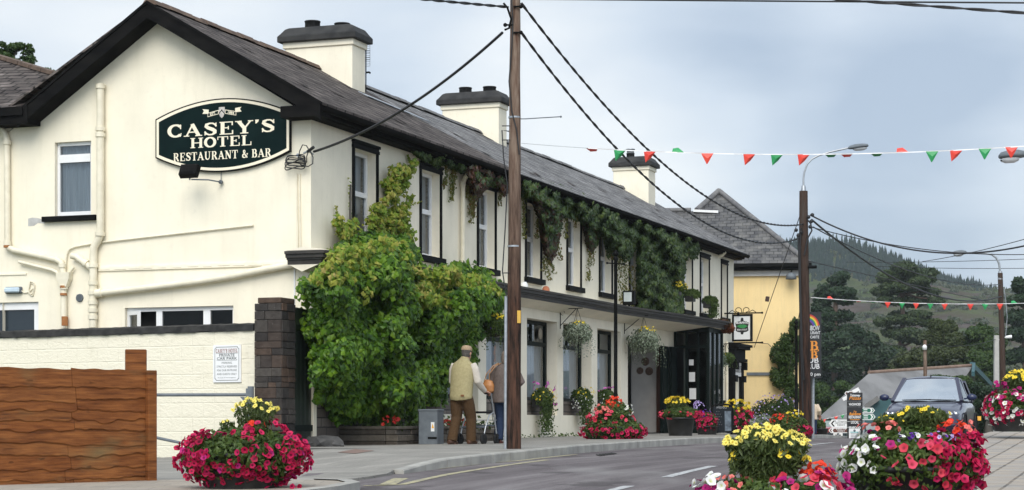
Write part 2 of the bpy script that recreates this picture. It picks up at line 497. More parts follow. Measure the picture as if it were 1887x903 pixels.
GLYPH = {
 'C': (1.0, [_arc(.52, .5, .39, .45, 42, 318), _ln(.82, .62, .82, .98, .035), _ln(.80, .02, .86, .3, .03)]),
 'A': (1.12, [_ln(.16, .03, .54, .97, t_*.8), _ln(.50, .97, .90, .03, T_), _ln(.30, .33, .76, .33, .045), _sf(.16, b_, .17), _sf(.90, b_, .21)]),
 'S': (.9, [[(.80, .70, .05), (.74, .84, .07), (.58, .945, .055), (.40, .945, .06), (.22, .86, .1), (.2, .72, .12), (.32, .6, .125), (.58, .46, .13), (.72, .34, .125), (.72, .2, .11), (.58, .07, .06), (.38, .055, .055), (.2, .14, .07), (.12, .3, .05)], _ln(.79, .66, .79, .98, .03), _ln(.13, .02, .13, .34, .03)]),
 'E': (.98, [_ln(.26, .02, .26, .98, T_), _ln(.08, b_, .86, b_, SF/2), _ln(.08, tp, .84, tp, SF/2), _ln(.3, .52, .6, .52, .04), _ln(.86, .0, .86, .32, .04), _ln(.84, .7, .84, 1.0, .04), _ln(.6, .38, .6, .66, .035)]),
 'Y': (1.1, [_ln(.2, .97, .55, .42, T_), _ln(.92, .97, .57, .42, t_*.8), _ln(.55, .02, .55, .46, T_), _sf(.2, tp, .2), _sf(.92, tp, .16), _sf(.55, b_, .24)]),
 "'": (.34, [[(.17, 1.02, .11), (.17, .88, .09), (.1, .72, .02)]]),
 'H': (1.16, [_ln(.24, .02, .24, .98, T_), _ln(.92, .02, .92, .98, T_), _ln(.24, .5, .92, .5, .045), _sf(.24, b_, .21), _sf(.92, b_, .21), _sf(.24, tp, .21), _sf(.92, tp, .21)]),
 'O': (1.08, [_arc(.54, .5, .4, .45, 0, 360, 32, T_*1.1)]),
 'T': (1.0, [_ln(.5, .02, .5, .98, T_), _ln(.08, tp, .92, tp, SF/2), _ln(.08, .68, .08, 1.0, .035), _ln(.92, .68, .92, 1.0, .035), _sf(.5, b_, .23)]),
 'L': (.92, [_ln(.26, .02, .26, .98, T_), _sf(.26, tp, .21), _ln(.06, b_, .84, b_, SF/2), _ln(.84, 0, .84, .36, .04)]),
 'R': (1.08, [_ln(.26, .02, .26, .98, T_), _sf(.26, b_, .2), _ln(.08, tp, .55, tp, SF/2), _arc(.52, .73, .24, .225, 90, -90, 14, T_, .04), _ln(.3, .5, .56, .5, .04), _ln(.56, .5, .86, .04, T_*.95), _ln(.78, b_, 1.02, b_, SF/2)]),
 'U': (1.12, [[(.24, .98, T_), (.24, .36, T_), (.3, .17, .1), (.45, .065, .07), (.62, .065, .06), (.78, .17, .06), (.85, .36, .055), (.85, .98, .055)], _sf(.24, tp, .2), _sf(.85, tp, .17)]),
 'N': (1.14, [_ln(.22, .02, .22, .98, .055), _ln(.9, .02, .9, .98, .055), _ln(.24, .92, .88, .06, T_*1.05), _sf(.22, b_, .18), _sf(.2, tp, .2), _sf(.9, tp, .18)]),
 'B': (1.0, [_ln(.26, .02, .26, .98, T_), _ln(.06, tp, .52, tp, SF/2), _ln(.06, b_, .54, b_, SF/2), _arc(.5, .745, .22, .215, 90, -90, 14, T_, .04), _arc(.53, .275, .27, .24, 90, -90, 14, T_, .04), _ln(.3, .52, .52, .52, .04)]),
 '&': (1.08, [[(.98, .52, .045), (.82, .22, .06), (.6, .07, .06), (.38, .055, .065), (.2, .16, .11), (.2, .32, .11), (.36, .5, .08), (.56, .66, .075), (.58, .84, .07), (.46, .945, .055), (.32, .88, .08), (.32, .74, .09), (.46, .52, .1), (.94, .04, .09)], _sf(.94, .52, .12)]),
 ' ': (.5, []), '.': (.3, [[(.12, .02, .08), (.12, .16, .08)]]),
 'P': (1.0, [_ln(.26, .02, .26, .98, T_), _sf(.26, b_, .2), _ln(.08, tp, .55, tp, SF/2), _arc(.52, .71, .25, .245, 90, -90, 14, T_, .04), _ln(.3, .46, .55, .46, .04)]),
 'M': (1.3, [_ln(.22, .02, .22, .98, .055), _ln(1.06, .02, 1.06, .98, T_), _ln(.24, .94, .64, .1, T_), _ln(.64, .1, 1.02, .94, .05), _sf(.22, b_, .18), _sf(1.06, b_, .2), _sf(.2, tp, .18), _sf(1.08, tp, .19)]),
 'D': (1.06, [_ln(.26, .02, .26, .98, T_), _ln(.06, tp, .5, tp, SF/2), _ln(.06, b_, .5, b_, SF/2), _arc(.48, .5, .4, .465, 90, -90, 18, T_, .04)]),
}
def slab_text(mb, s, M, h, xs=1.0, z=.004, mi=0, width=None, gap=.03):
    """slab serif capitals drawn stroke by stroke, centred on M's origin"""
    tot = sum(GLYPH[c][0] + gap for c in s) - gap
    if width: xs = width/(tot*h)
    x0 = -tot/2; k = 0
    for c in s:
        w, strokes = GLYPH[c]
        for st in strokes:
            k += 1
            P = [Vector((x, y)) for x, y, _ in st]; vs_ = []
            for i, p in enumerate(P):
                d = (P[min(i+1, len(P)-1)] - P[max(i-1, 0)]).normalized(); nn = Vector((-d.y, d.x))*st[i][2]
                for q in (p + nn, p - nn):
                    vs_.append(M @ Vector(((x0 + q.x)*h*xs, q.y*h, z + (k % 9)*.0004)))
            mb.add(vs_, [(2*i+1, 2*i+3, 2*i+2, 2*i) for i in range(len(P)-1)], mi)
        x0 += w + gap
    return mb
# ------------------------------------------------------------------ shared materials
def rendermat(name, c, stain=(.55, .5, .36), grime=.35):
    k = NT(name)
    v = k.coord('Object', (1, 1, 1)); vv = k.coord('Object', (3.5, 3.5, .35))
    col = k.mix(c, tuple(x*.90 for x in c), k.ramp(k.noise(1.1, v, 6), [(.4, 0.), (.7, 1.)]))
    col = k.mix(col, stain, k.ramp(k.noise(1.5, vv, 7, .7), [(.50, 0.), (.80, grime)]))
    col = k.mix(col, tuple(x*.86 for x in c), k.ramp(k.noise(9, v, 4), [(.55, 0.), (.75, .5)]))
    k.bump(k.noise(55, v, 4), .22, .006)
    return k.fin(col, .82, spec=.25)
M_CREAM = rendermat('cream_render', (.865, .80, .645), grime=.25)
M_CREAM2 = rendermat('cream_render_front', (.85, .785, .64), grime=.25)
M_WALLW = rendermat('cream_blockwork', (.83, .785, .66), (.5, .45, .34), .5)
M_YELLOW = rendermat('yellow_render', (.84, .645, .33), (.55, .45, .27), .5)
M_BLACK = mat('black_gloss_paint', (.005, .0055, .0055), (.009, .009, .0085), 3, .6, .05, spec=.06)
M_FASCIA = mat('black_weathered_board', (.005, .005, .0052), (.011, .0105, .010), 2.2, .8, .1, stretch=(1, 1, 3), spec=.05)
M_UPVC = mat('white_window_plastic', (.80, .80, .80), (.74, .74, .73), 3, .3)
M_PIPE = mat('cream_pipe_paint', (.70, .645, .50), (.78, .72, .57), 5, .55, .03, lo=.4, hi=.6)
M_RUST = mat('rust', (.28, .10, .03), (.40, .18, .06), 14, .85)
M_GREENP = mat('dark_green_paint', (.004, .009, .0075), (.007, .013, .011), 4, .5, spec=.12)
M_SIGNG = mat('bottle_green_signboard', (.0025, .010, .010), (.004, .014, .0135), 3, .6, spec=.06)
M_SIGNC = mat('cream_sign_paint', (.86, .78, .60), (.80, .73, .57), 6, .5)
M_WHITE = mat('white_paint', (.80, .80, .79), (.72, .72, .71), 6, .45)
M_GREY = mat('grey_metal', (.15, .17, .185), (.115, .13, .145), 8, .55, .03, spec=.25)
M_GALV = mat('galvanised_steel', (.42, .44, .46), (.33, .35, .37), 16, .42, metal=.7)
M_CABLE = mat('black_cable', (.008, .008, .009), (.016, .016, .017), 8, .55)
M_CABLEG = mat('grey_weathered_cable', (.10, .10, .10), (.17, .17, .17), 8, .6)
M_RIDGE = mat('brown_ridge_tile', (.085, .056, .040), (.15, .10, .07), 6, .85, .4)
M_RIDGEG = mat('grey_ridge_tile', (.10, .10, .105), (.17, .165, .16), 7, .85, .4)
M_LEAD = mat('lead_flashing', (.28, .30, .33), (.40, .42, .45), 6, .5)
M_SLATE = brickmat('slate_brown_grey', ((.070, .058, .053), (.150, .126, .115), (.20, .175, .155)), (.010, .009, .009), .34, .21, .022, .8, 1., wear=.5, dist=.06, spec=.12, streak=.75)
M_SLATE2 = brickmat('slate_blue_grey', ((.150, .146, .148), (.275, .268, .265), (.36, .345, .32)), (.022, .021, .021), .34, .21, .022, .75, 1., wear=.5, dist=.06, spec=.2, streak=.75)
M_SLATE3 = brickmat('slate_lichened', ((.045, .045, .05), (.115, .112, .11), (.23, .22, .20)), (.018, .018, .018), .27, .19, .014, .7, .9, wear=.6, dist=.03)
M_STONE = brickmat('dressed_brown_stone', ((.115, .095, .08), (.22, .185, .155), (.085, .07, .065)), (.035, .032, .03), .42, .16, .012, .9, .8, wear=.6)
M_CURTAIN = mat('net_curtain', (.66, .68, .70), (.55, .57, .60), 7, .9, stretch=(6, 6, .3))
M_CURTW = mat('white_curtain', (.74, .76, .78), (.60, .63, .67), 5, .9, stretch=(6, 6, .3))
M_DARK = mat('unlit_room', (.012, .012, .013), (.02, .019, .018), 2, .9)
def glassmat(name, tint=(.75, .8, .82), refl=.12, rough=.02):
    k = NT(name)
    tr = k.n('ShaderNodeBsdfTransparent'); tr.inputs[0].default_value = (*tint, 1)
    gl = k.n('ShaderNodeBsdfGlossy'); gl.inputs['Roughness'].default_value = rough; gl.inputs['Color'].default_value = (.9, .93, .95, 1)
    lw = k.n('ShaderNodeLayerWeight'); lw.inputs['Blend'].default_value = .35
    f = k.math('MINIMUM', k.math('ADD', lw.outputs['Fresnel'], refl), 1.0)
    mx = k.n('ShaderNodeMixShader'); k.link(f, mx.inputs[0]); k.link(tr.outputs[0], mx.inputs[1]); k.link(gl.outputs[0], mx.inputs[2])
    k.link(mx.outputs[0], k.out.inputs['Surface']); return k.m
M_GLASS = glassmat('window_glass', (.72, .77, .8), .05)
M_GLASSD = glassmat('dark_window_glass', (.40, .44, .44), -.03)
def woodpole(name, dark, mid, pale, z0, z1):
    k = NT(name)
    v = k.coord('Object', (7, 7, .8))
    n1 = k.noise(2.2, v, 8, .68)
    low = k.ramp(n1, [(.40, dark), (.60, mid)])
    hi = k.ramp(n1, [(.34, mid), (.66, pale)])
    sp = k.n('ShaderNodeSeparateXYZ'); k.link(k.coord('Object'), sp.inputs[0])
    h = k.math('DIVIDE', k.math('SUBTRACT', sp.outputs['Z'], z0), z1 - z0)
    h = k.math('ADD', h, k.math('MULTIPLY', k.math('SUBTRACT', k.noise(.8, k.coord('Object'), 3), .5), .5))
    col = k.mix(low, hi, k.ramp(h, [(.2, 0.), (.9, 1.)]))
    crack = k.ramp(k.noise(4, k.coord('Object', (16, 16, .3)), 4), [(.30, .25), (.40, 1.0)])
    col = k.mix(col, crack, .8, 'MULTIPLY')
    k.bump(n1, .6, .02)
    return k.fin(col, .85, spec=.2)
M_POLE = woodpole('tarred_pole_wood', (.012, .008, .006), (.085, .042, .027), (.25, .19, .145), 1.2, 5.2)
M_POLE2 = woodpole('dark_pole_wood', (.010, .008, .007), (.06, .03, .020), (.06, .05, .042), 1.5, 6.0)

# ------------------------------------------------------------------ the lie of the land: rising to a crest, falling beyond
_ZY = [-40, 0, 10, 16, 20, 24, 28, 34, 40, 46, 52, 57, 64, 72, 85, 120, 200, 320, 6000]
_ZZ = [-2.4, -1.25, -.72, -.36, -.215, -.15, -.115, -.08, -.055, -.035, -.035, -.09, -.36, -.95, -2.1, -5., -9., -10, -10]
def zr(Y):
    return sum(float(np.interp(Y+o, _ZY, _ZZ)) for o in (-2, -1, 0, 1, 2))/5
def ground_px(u, v, dz=0.0):
    lo, hi = 2.0, 56.0
    for _ in range(50):
        m = (lo+hi)/2
        if ZC - (v-HZ)*m/FPX > zr(m)+dz: lo = m
        else: hi = m
    return PX(u, v, lo)
M_GRASS = mat('rough_grass', (.035, .05, .018), (.07, .085, .03), .4, .95, .4, 6)
Ys = [-60, -30, -10, 0] + list(np.arange(2, 66, 1.0)) + list(range(66, 130, 4)) + [140, 160, 200, 260, 320, 500, 900, 1500]
Xs = [-1500, -800, -200, -60, -25, -12, -6, 0, 6, 12, 25, 60, 200, 800, 1500]
g = MB()
vv = [(x, y, zr(y) - .10) for y in Ys for x in Xs]
nx = len(Xs)
g.add(vv, [(j*nx+i, j*nx+i+1, (j+1)*nx+i+1, (j+1)*nx+i) for j in range(len(Ys)-1) for i in range(nx-1)], 0, True)
tag(g.build('ground', M_GRASS, origin=(0, 0, 0)), kind='structure')

def roadmat():
    k = NT('worn_purple_asphalt')
    v = k.coord('Object')
    rt_ = k.n('ShaderNodeMapping'); rt_.inputs['Rotation'].default_value = (0, 0, -ROT); k.link(v, rt_.inputs['Vector']); st_r = k.n('ShaderNodeMapping'); st_r.inputs['Scale'].default_value = (1.6, .10, 1); k.link(rt_.outputs[0], st_r.inputs['Vector'])
    col = k.ramp(k.noise(1.2, st_r.outputs[0], 7, .7), [(.32, (.095, .083, .085)), (.5, (.145, .130, .131)), (.68, (.225, .208, .205))])
    col = k.mix(col, (.055, .05, .05), k.ramp(k.noise(.7, k.coord('Object'), 3), [(.60, 0.), (.63, .55)]))
    col = k.mix(col, k.ramp(k.noise(70, v, 4, .8), [(.3, (.35, .35, .36)), (.72, (1.5, 1.45, 1.45))]), .75, 'MULTIPLY')
    # pale worn wheel tracks and dust near the side turning
    col = k.mix(col, (.26, .25, .24), k.ramp(k.noise(.5, k.coord('Object', (1.4, .5, 1)), 5), [(.52, 0.), (.72, .6)]))
    k.bump(k.noise(120, v, 3), .5, .01)
    return k.fin(col, .85, spec=.15)
M_ROAD = roadmat()
# kerb line of the near pavement, as (out-from-front, along, top height)
kerb_px = [(744, 866, 5.6), (780, 856, 5.5), (814, 847, 5.4), (862, 841, 5.35), (914, 836, 5.3), (968, 830.5, 5.1), (1070, 820.5, 4.65), (1179, 813, 4.3), (1272, 807.5, 4.15), (1365, 805, 4.05)]
KERB = []
for u, v, p in kerb_px:
    s, z = FS(u, v, p); KERB.append((p, s, z))
for s in (24, 30, 38, 50):
    Y = FA(4, s, 0).y; KERB.append((4.0, s, zr(Y) + .10))
def kerb_at(s):
    i = np.interp(s, [k[1] for k in KERB], [k[0] for k in KERB]), np.interp(s, [k[1] for k in KERB], [k[2] for k in KERB])
    return float(i[0]), float(i[1])
def road_edge(Y):
    """left edge of the road surface (tucked under the kerb)"""
    s = (Y - C0.y)/DIR.y
    for _ in range(6):
        p, _z = kerb_at(s); s = (Y - C0.y - NRM.y*(p-.12))/DIR.y
    return FA(kerb_at(s)[0]-.12, s, 0).x
rd = MB(); rows = []
for Y in list(np.arange(2, 70, 1.0)) + list(range(70, 125, 5)):
    xl = road_edge(Y) if Y > 22.5 else (-2.3 if Y > 19.4 else -14.0)
    if Y > 75: xl = road_edge(75) + .3624*(Y-75)
    xr = xl + 9.5 if Y > 22.5 else 9
    if 22.5 < Y: xr = max(xr, 9)
    w = [xl + (xr-xl)*i/8 for i in range(9)]
    rows.append([(x, Y, zr(Y) + .004) for x in w])
rd.add([p for r in rows for p in r], [(j*9+i, j*9+i+1, (j+1)*9+i+1, (j+1)*9+i) for j in range(len(rows)-1) for i in range(8)], 0, True)
tag(rd.build('road', M_ROAD, origin=(0, 0, 0)), kind='structure')

# pavement: a loft from the kerb in to the buildings
def pavmat():
    k = NT('grey_paving')
    b = k.n('ShaderNodeTexBrick'); mp = k.coord('UV', (1, 1, 1))
    rot = k.n('ShaderNodeMapping'); rot.inputs['Rotation'].default_value = (0, 0, -ROT); k.link(mp, rot.inputs['Vector']); k.link(rot.outputs[0], b.inputs['Vector'])
    for key, v in (('Scale', 1.0), ('Mortar Size', .006), ('Mortar Smooth', .2), ('Brick Width', .62), ('Row Height', .42)): b.inputs[key].default_value = v
    b.inputs['Color1'].default_value = (.265, .25, .222, 1); b.inputs['Color2'].default_value = (.335, .315, .28, 1); b.inputs['Mortar'].default_value = (.15, .145, .135, 1)
    n1 = k.noise(.9, k.coord('Object'), 7, .65)
    col = k.mix(b.outputs['Color'], (.20, .19, .17), k.ramp(n1, [(.42, 0.), (.7, .8)]))
    col = k.mix(col, k.ramp(k.noise(60, k.coord('Object'), 4), [(.3, .6), (.7, 1.1)]), .6, 'MULTIPLY')
    k.bump(k.math('SUBTRACT', k.math('MULTIPLY', k.noise(60, k.coord('Object'), 4), .4), b.outputs['Fac']), .35, .008)
    return k.fin(col, .85, spec=.25)
M_PAVE = pavmat()
M_KERB = mat('concrete_kerb', (.27, .26, .235), (.40, .385, .345), 2.5, .85, .3, 30)
inner = {}
def inner_z(s): return float(np.interp(s, [-10, -1, 4, 12, 24, 60], [-.02, .0, .02, .065, .10, -.2]))
pv = MB(); prow = []
for s in [-2.6, -1.6, -.8, 0, 1, 2, 3, 4, 5.5, 7, 9, 11, 13, 15, 17, 19, 21, 23, 25, 27, 29, 31, 33, 35, 38, 42, 46, 50]:
    p1, z1 = kerb_at(s); z0 = inner_z(s) if s < 33 else z1
    prow.append([FA(-.3 + (p1-.115+.3)*i/5, s, z0 + (z1-z0)*i/5) for i in range(6)])
# towards the car park entry the slabs dip down to the roadway
K_ = [FA(k[0]-.115, k[1], k[2]) for k in KERB]
e_in = [PX(u, v, Y) for u, v, Y in ((556, 824.5, 30.4), (548, 825, 30.5), (538, 826, 30.5), (522, 827, 30.5), (505, 829, 30.5), (480, 832, 30.5), (440, 836, 30.5), (400, 839, 30.5), (300, 843, 30.9), (120, 848, 31.6), (-90, 853, 32.6))]
e_out = [K_[5], K_[4], K_[3], K_[2], K_[1], K_[0], ground_px(715, 872, .03), ground_px(680, 878, .03), ground_px(630, 884, .03), ground_px(460, 889, .03), ground_px(-90, 892, .03)]
first = prow[0]
entry = [[a.lerp(b, i/5) for i in range(6)] for a, b in zip(e_in, e_out)]
strip = [r + [r[-1] + Vector((0, -.004, -.22))] for r in entry[::-1]] + [r + [r[-1] + Vector((0, 0, -.22))] for r in prow]
pv.add([p for r in strip for p in r], [(j*7+i, j*7+i+1, (j+1)*7+i+1, (j+1)*7+i) for j in range(len(strip)-1) for i in range(6)], 0, False)
tag(pv.build('pavement', M_PAVE, origin=(0, 0, 0)), kind='structure')
kb = MB()
ks = list(np.arange(KERB[0][1], 46, .915))
for i in range(len(ks)-1):
    a, b = ks[i]+.006, ks[i+1]-.006
    (pa, za), (pb, zb) = kerb_at(a), kerb_at(b)
    fa = min(1, max(0.25, (a-KERB[0][1])/2.5))
    A = [FA(pa-.13, a, za+.004), FA(pa-.012, a, za+.004), FA(pa, a, za-.012), FA(pa, a, za-.25)]
    B = [FA(pb-.13, b, zb+.004), FA(pb-.012, b, zb+.004), FA(pb, b, zb-.012), FA(pb, b, zb-.25)]
    kb.add(A + B, [(j, j+1, j+5, j+4) for j in range(3)] + [(0, 1, 2, 3), (7, 6, 5, 4)], 0)
tag(kb.build('kerb', M_KERB, origin=(0, 0, 0)), kind='structure')

# the island of paving at the mouth of the side turning, carrying the fence and a planter
M_ISLE = brickmat('buff_island_paving', ((.32, .275, .22), (.40, .345, .28), (.25, .235, .205)), (.19, .175, .155), .4, .4, .006, .85, .3, wear=.6)
isl = MB()
top = [(662, 890, 18.3), (646, 885.5, 18.9), (600, 884, 19.3), (300, 884, 19.5), (-260, 886, 19.5), (-260, 1000, 10.5), (300, 950, 13.0), (540, 908, 16.2), (620, 898, 17.3)]
tp_ = [PX(u, v, Y) for u, v, Y in top]
isl.poly(tp_)
tag(isl.build('traffic_island', M_ISLE, origin=(0, 0, 0)), kind='structure')
ik = MB()
order = [2, 1, 0, 8, 7, 6, 5]
ring = [tp_[i] for i in order]
ctr = Vector((-6, 17, 0))
def inset(p, d): q = (ctr - p); q.z = 0; return p + q.normalized()*d
for i in range(len(ring)-1):
    a, b = ring[i], ring[i+1]; n_ = max(1, int((b-a).length/.9))
    for j in range(n_):
        p, q = a.lerp(b, j/n_ + .004), a.lerp(b, (j+1)/n_ - .004)
        up = Vector((0, 0, .012)); dn = Vector((0, 0, -.3))
        pi, qi = inset(p, .13), inset(q, .13); po, qo = inset(p, -.01), inset(q, -.01)
        ik.add([pi+up, po+up*.9, po+dn, qi+up, qo+up*.9, qo+dn], [(0, 1, 4, 3), (1, 2, 5, 4), (0, 1, 2), (5, 4, 3)], 0)
tag(ik.build('island_kerb', M_KERB, origin=(0, 0, 0)), kind='structure')

# painted lines
def linemat(name, c):
    k = NT(name)
    n1 = k.noise(14, k.coord('Object'), 6, .7)
    col = k.mix(c, (.12, .115, .12), k.ramp(n1, [(.42, 0.), (.64, .9)]))
    return k.fin(col, .7)
M_YLINE = linemat('worn_yellow_line_paint', (.44, .39, .22)); M_WLINE = linemat('worn_white_line_paint', (.50, .50, .49))
def painted(name, pts, w, m):
    mb = MB(); P = [ground_px(u, v, .008) for u, v in pts]; Q = []
    for a, b in zip(P[:-1], P[1:]):
        n_ = max(1, int((b-a).length/.5)); Q += [a.lerp(b, i/n_) for i in range(n_)]
    Q.append(P[-1])
    for q in Q: q.z = zr(q.y) + .008
    L = []
    for i, q in enumerate(Q):
        d = (Q[min(i+1, len(Q)-1)] - Q[max(0, i-1)]); d.z = 0; d.normalize(); n_ = Vector((-d.y, d.x, 0))*w/2
        L += [q+n_, q-n_]
    mb.add(L, [(2*i, 2*i+1, 2*i+3, 2*i+2) for i in range(len(Q)-1)])
    return tag(mb.build(name, m), kind='structure')
painted('road_marking', [(1060, 837.5), (1000, 843.5), (958, 848.6), (900, 853), (850, 858.5), (800, 864), (744, 869.5)], .11, M_YLINE)
painted('road_marking', [(694, 877), (627, 883)], .11, M_YLINE)
painted('road_marking', [(739, 881), (714, 892.5)], .16, M_YLINE)
painted('road_marking', [(1010, 847), (900, 862), (820, 875), (742, 892.5), (670, 895)], .10, M_YLINE)
painted('road_marking', [(1314, 858.5), (1228, 879)], .12, M_WLINE)
painted('road_marking', [(1160, 895), (1060, 922)], .12, M_WLINE)
painted('road_marking', [(1535, 815.5), (1490, 820)], .12, M_WLINE)
for a, b in (((1010, 862), (1200, 845)), ((860, 893), (1010, 873))): pass

# raised paved corner on the right
M_PLAZA = brickmat('grey_and_buff_slabs', ((.30, .275, .245), (.37, .335, .295), (.46, .35, .235)), (.10, .09, .08), .55, .26, .014, .85, .5, wear=.7, rot=R(-72))
pz = MB()
Lz = [(1795, 925, 13.2), (1800, 903, 14.3), (1803, 870, 17.2), (1805, 835, 21.8), (1806, 810, 26.0), (1809, 800, 28.0), (1826, 795.5, 29.5)]
rows = []
for u, v, Y in Lz:
    a = PX(u, v, Y); rows.append([a + Vector((x, .02*x, 0)) for x in (0, .4, 1.2, 2.5, 5, 9, 14)])
far = [p + Vector((.6, 2.2, -.05)) for p in rows[-1]]; rows.append(far); rows.append([p + Vector((.8, 8, -.6)) for p in far])
near = [p + Vector((-.4, -13, -.55)) for p in rows[0]]; rows = [near] + rows
pz.add([p for r in rows for p in r], [(j*7+i, j*7+i+1, (j+1)*7+i+1, (j+1)*7+i) for j in range(len(rows)-1) for i in range(6)], 0, True)
for a, b in zip(rows[:-1], rows[1:]):
    d = Vector((0, 0, .6)); pz.quad(a[0], b[0], b[0]-d, a[0]-d)
tag(pz.build('corner_pavement', M_PLAZA, origin=(0, 0, 0)), kind='structure')
# ------------------------------------------------------------------ the hotel (local frame: x out of the front, y along it, z up)
HL = 29.9
hotel = thing('hotel', 'long cream two storey hotel with slate roof, black trim and three chimneys', 'building', C0, ROT)
def wall_cells(us, vs_, openings):
    for a, b in zip(us[:-1], us[1:]):
        for c, d in zip(vs_[:-1], vs_[1:]):
            mu, mv = (a+b)/2, (c+d)/2
            if not any(o[0] < mu < o[1] and o[2] < mv < o[3] for o in openings): yield a, b, c, d
def wall_front(mb, p, s0, s1, z0, z1, ops, depth, mi=0):
    us = sorted({s0, s1, *[x for o in ops for x in o[:2]]}); vs_ = sorted({z0, z1, *[x for o in ops for x in o[2:]]})
    for a, b, c, d in wall_cells(us, vs_, ops): mb.quad((p, a, c), (p, b, c), (p, b, d), (p, a, d), mi)
    q = p - depth
    for a, b, c, d in ops:
        mb.quad((p, a, c), (q, a, c), (q, a, d), (p, a, d), mi); mb.quad((p, b, c), (p, b, d), (q, b, d), (q, b, c), mi)
        mb.quad((p, a, d), (q, a, d), (q, b, d), (p, b, d), mi); mb.quad((p, a, c), (p, b, c), (q, b, c), (q, a, c), mi)
def wall_gable(mb, s, p0, p1, z0, z1, ops, depth, mi=0):
    us = sorted({p0, p1, *[x for o in ops for x in o[:2]]}); vs_ = sorted({z0, z1, *[x for o in ops for x in o[2:]]})
    for a, b, c, d in wall_cells(us, vs_, ops): mb.quad((a, s, c), (b, s, c), (b, s, d), (a, s, d), mi)
    q = s + depth
    for a, b, c, d in ops:
        mb.quad((a, s, c), (a, q, c), (a, q, d), (a, s, d), mi); mb.quad((b, s, c), (b, s, d), (b, q, d), (b, q, c), mi)
        mb.quad((a, s, d), (a, q, d), (b, q, d), (b, s, d), mi); mb.quad((a, s, c), (b, s, c), (b, q, c), (a, q, c), mi)

UPW = [(1.70, 2.64), (4.73, 5.67), (7.75, 8.70), (10.66, 11.59), (13.51, 14.46), (16.01, 16.97), (18.55, 19.45), (21.35, 22.3), (23.85, 24.78), (25.77, 26.74), (28.30, 28.98)]
ZS, ZT = 3.55, 5.16
GW = [(5.65, 7.74), (8.19, 10.25), (10.69, 12.75), (13.18, 15.32), (15.79, 17.75)]
PR, ZRG = -2.86, 7.50                     # ridge
PE, ZE = .38, 5.62                        # front eave edge (top of slates)
# --- front wall, upper
w = MB()
ends = [(a, b, ZS - (.0 if i < 9 else -.05), ZT if i < 9 else ZT) for i, (a, b) in enumerate(UPW)]
wall_front(w, 0, 0, HL, 2.85, 5.6, ends, .17)
LOWR = [(25.9, 26.75, 1.05, 2.55), (27.55, 28.35, 1.05, 2.55)]
wall_front(w, 0.0, 23.9, HL, -.4, 2.85, LOWR, .17)
# far end and back
w.quad((0, HL, -.4), (-6, HL, -.4), (-6, HL, 5.6), (0, HL, 5.6)); w.poly([(0, HL, 5.6), (-6, HL, 5.6), (PR, HL, 7.45)])
w.quad((-6, HL, -.4), (-6, 0, -.4), (-6, 0, 5.6), (-6, HL, 5.6))
w.build('wall', M_CREAM2, hotel)
# --- ground floor front with its deep window bays
w = MB()
wall_front(w, 0.012, 0.0, 18.37, -.4, 2.852, [(a, b, .55, 2.66) for a, b in GW], .27)
w.quad((.012, 18.37, -.4), (-2.6, 18.37, -.4), (-2.6, 18.37, 2.852), (.012, 18.37, 2.852))
w.quad((.012, 18.37, 2.45), (.012, 22.8, 2.45), (.012, 22.8, 2.852), (.012, 18.37, 2.852))
w.quad((.012, 18.37, 2.45), (-.3, 18.37, 2.45), (-.3, 22.8, 2.45), (.012, 22.8, 2.45))
w.build('wall', M_CREAM2, hotel)
# --- gable wall
gw1 = (GP(100, 0)[0], GP(168, 0)[0], GP(0, 402)[1] - .0, 0)
p0, zb = GP(101, 400); p1, zt = GP(168, 259); G1 = (p0, p1, zb, zt)
p0, _ = GP(230, 566); p1, zt = GP(430, 563); G2 = (p0, p1, 1.55, zt)
p1, zt = GP(71, 556); G3 = (p1 - 1.0, p1, -.3, zt)
w = MB()
wall_gable(w, 0, -9.5, 0, -.45, 5.45, [G1, G2, G3], .13)
w.poly([(-5.95, 0, 5.45), (0, 0, 5.45), (PR, 0, 7.32)])
w.poly([(-5.95, 0, 5.45), (-9.5, 0, 5.45), (-9.5, 0, 5.95), (-5.3, 0, 5.95)][::-1])
w.quad((-9.5, 0, -.4), (-9.5, 6, -.4), (-9.5, 6, 5.6), (-9.5, 0, 5.6))
w.build('wall', M_CREAM, hotel)
# string course across the gable
w = MB()
w.box(-4.05, -.02, -.028, .0, 3.00, 3.075); w.box(-9.4, -5.5, -.02, .0, 2.98, 3.01)
for i in range(14):
    a = -4.0 + i*.285; w.box(a, a + random.uniform(.15, .27), -.036, -.027, 3.02 + random.uniform(0, .012), 3.06)
w.build('string_course', M_CREAM, hotel)
# bare cement patch by the small window
w = MB(); P = [GP(u, v) for u, v in ((52, 403), (60, 401), (70, 402), (82, 405), (83, 412), (70, 411), (63, 416), (52, 417))]
w.poly([(p, -.003, z) for p, z in P]); w.build('cement_patch', mat('bare_cement', (.40, .39, .37), (.5, .49, .47), 9, .9, .2), hotel)

# --- roof: two lengths of slating of different age
def slope(mb, s0, s1, pr, zr_, pe, ze, t=.045, mi=0):
    mb.quad((pr, s0, zr_), (pr, s1, zr_), (pe, s1, ze), (pe, s0, ze), mi)
    mb.quad((pr, s0, zr_-t), (pe, s0, ze-t), (pe, s1, ze-t), (pr, s1, zr_-t), mi)
    mb.quad((pe, s0, ze), (pe, s1, ze), (pe, s1, ze-t), (pe, s0, ze-t), mi)
    mb.quad((pr, s0, zr_), (pe, s0, ze), (pe, s0, ze-t), (pr, s0, zr_-t), mi); mb.quad((pr, s1, zr_), (pr, s1, zr_-t), (pe, s1, ze-t), (pe, s1, ze), mi)
roof = MB()
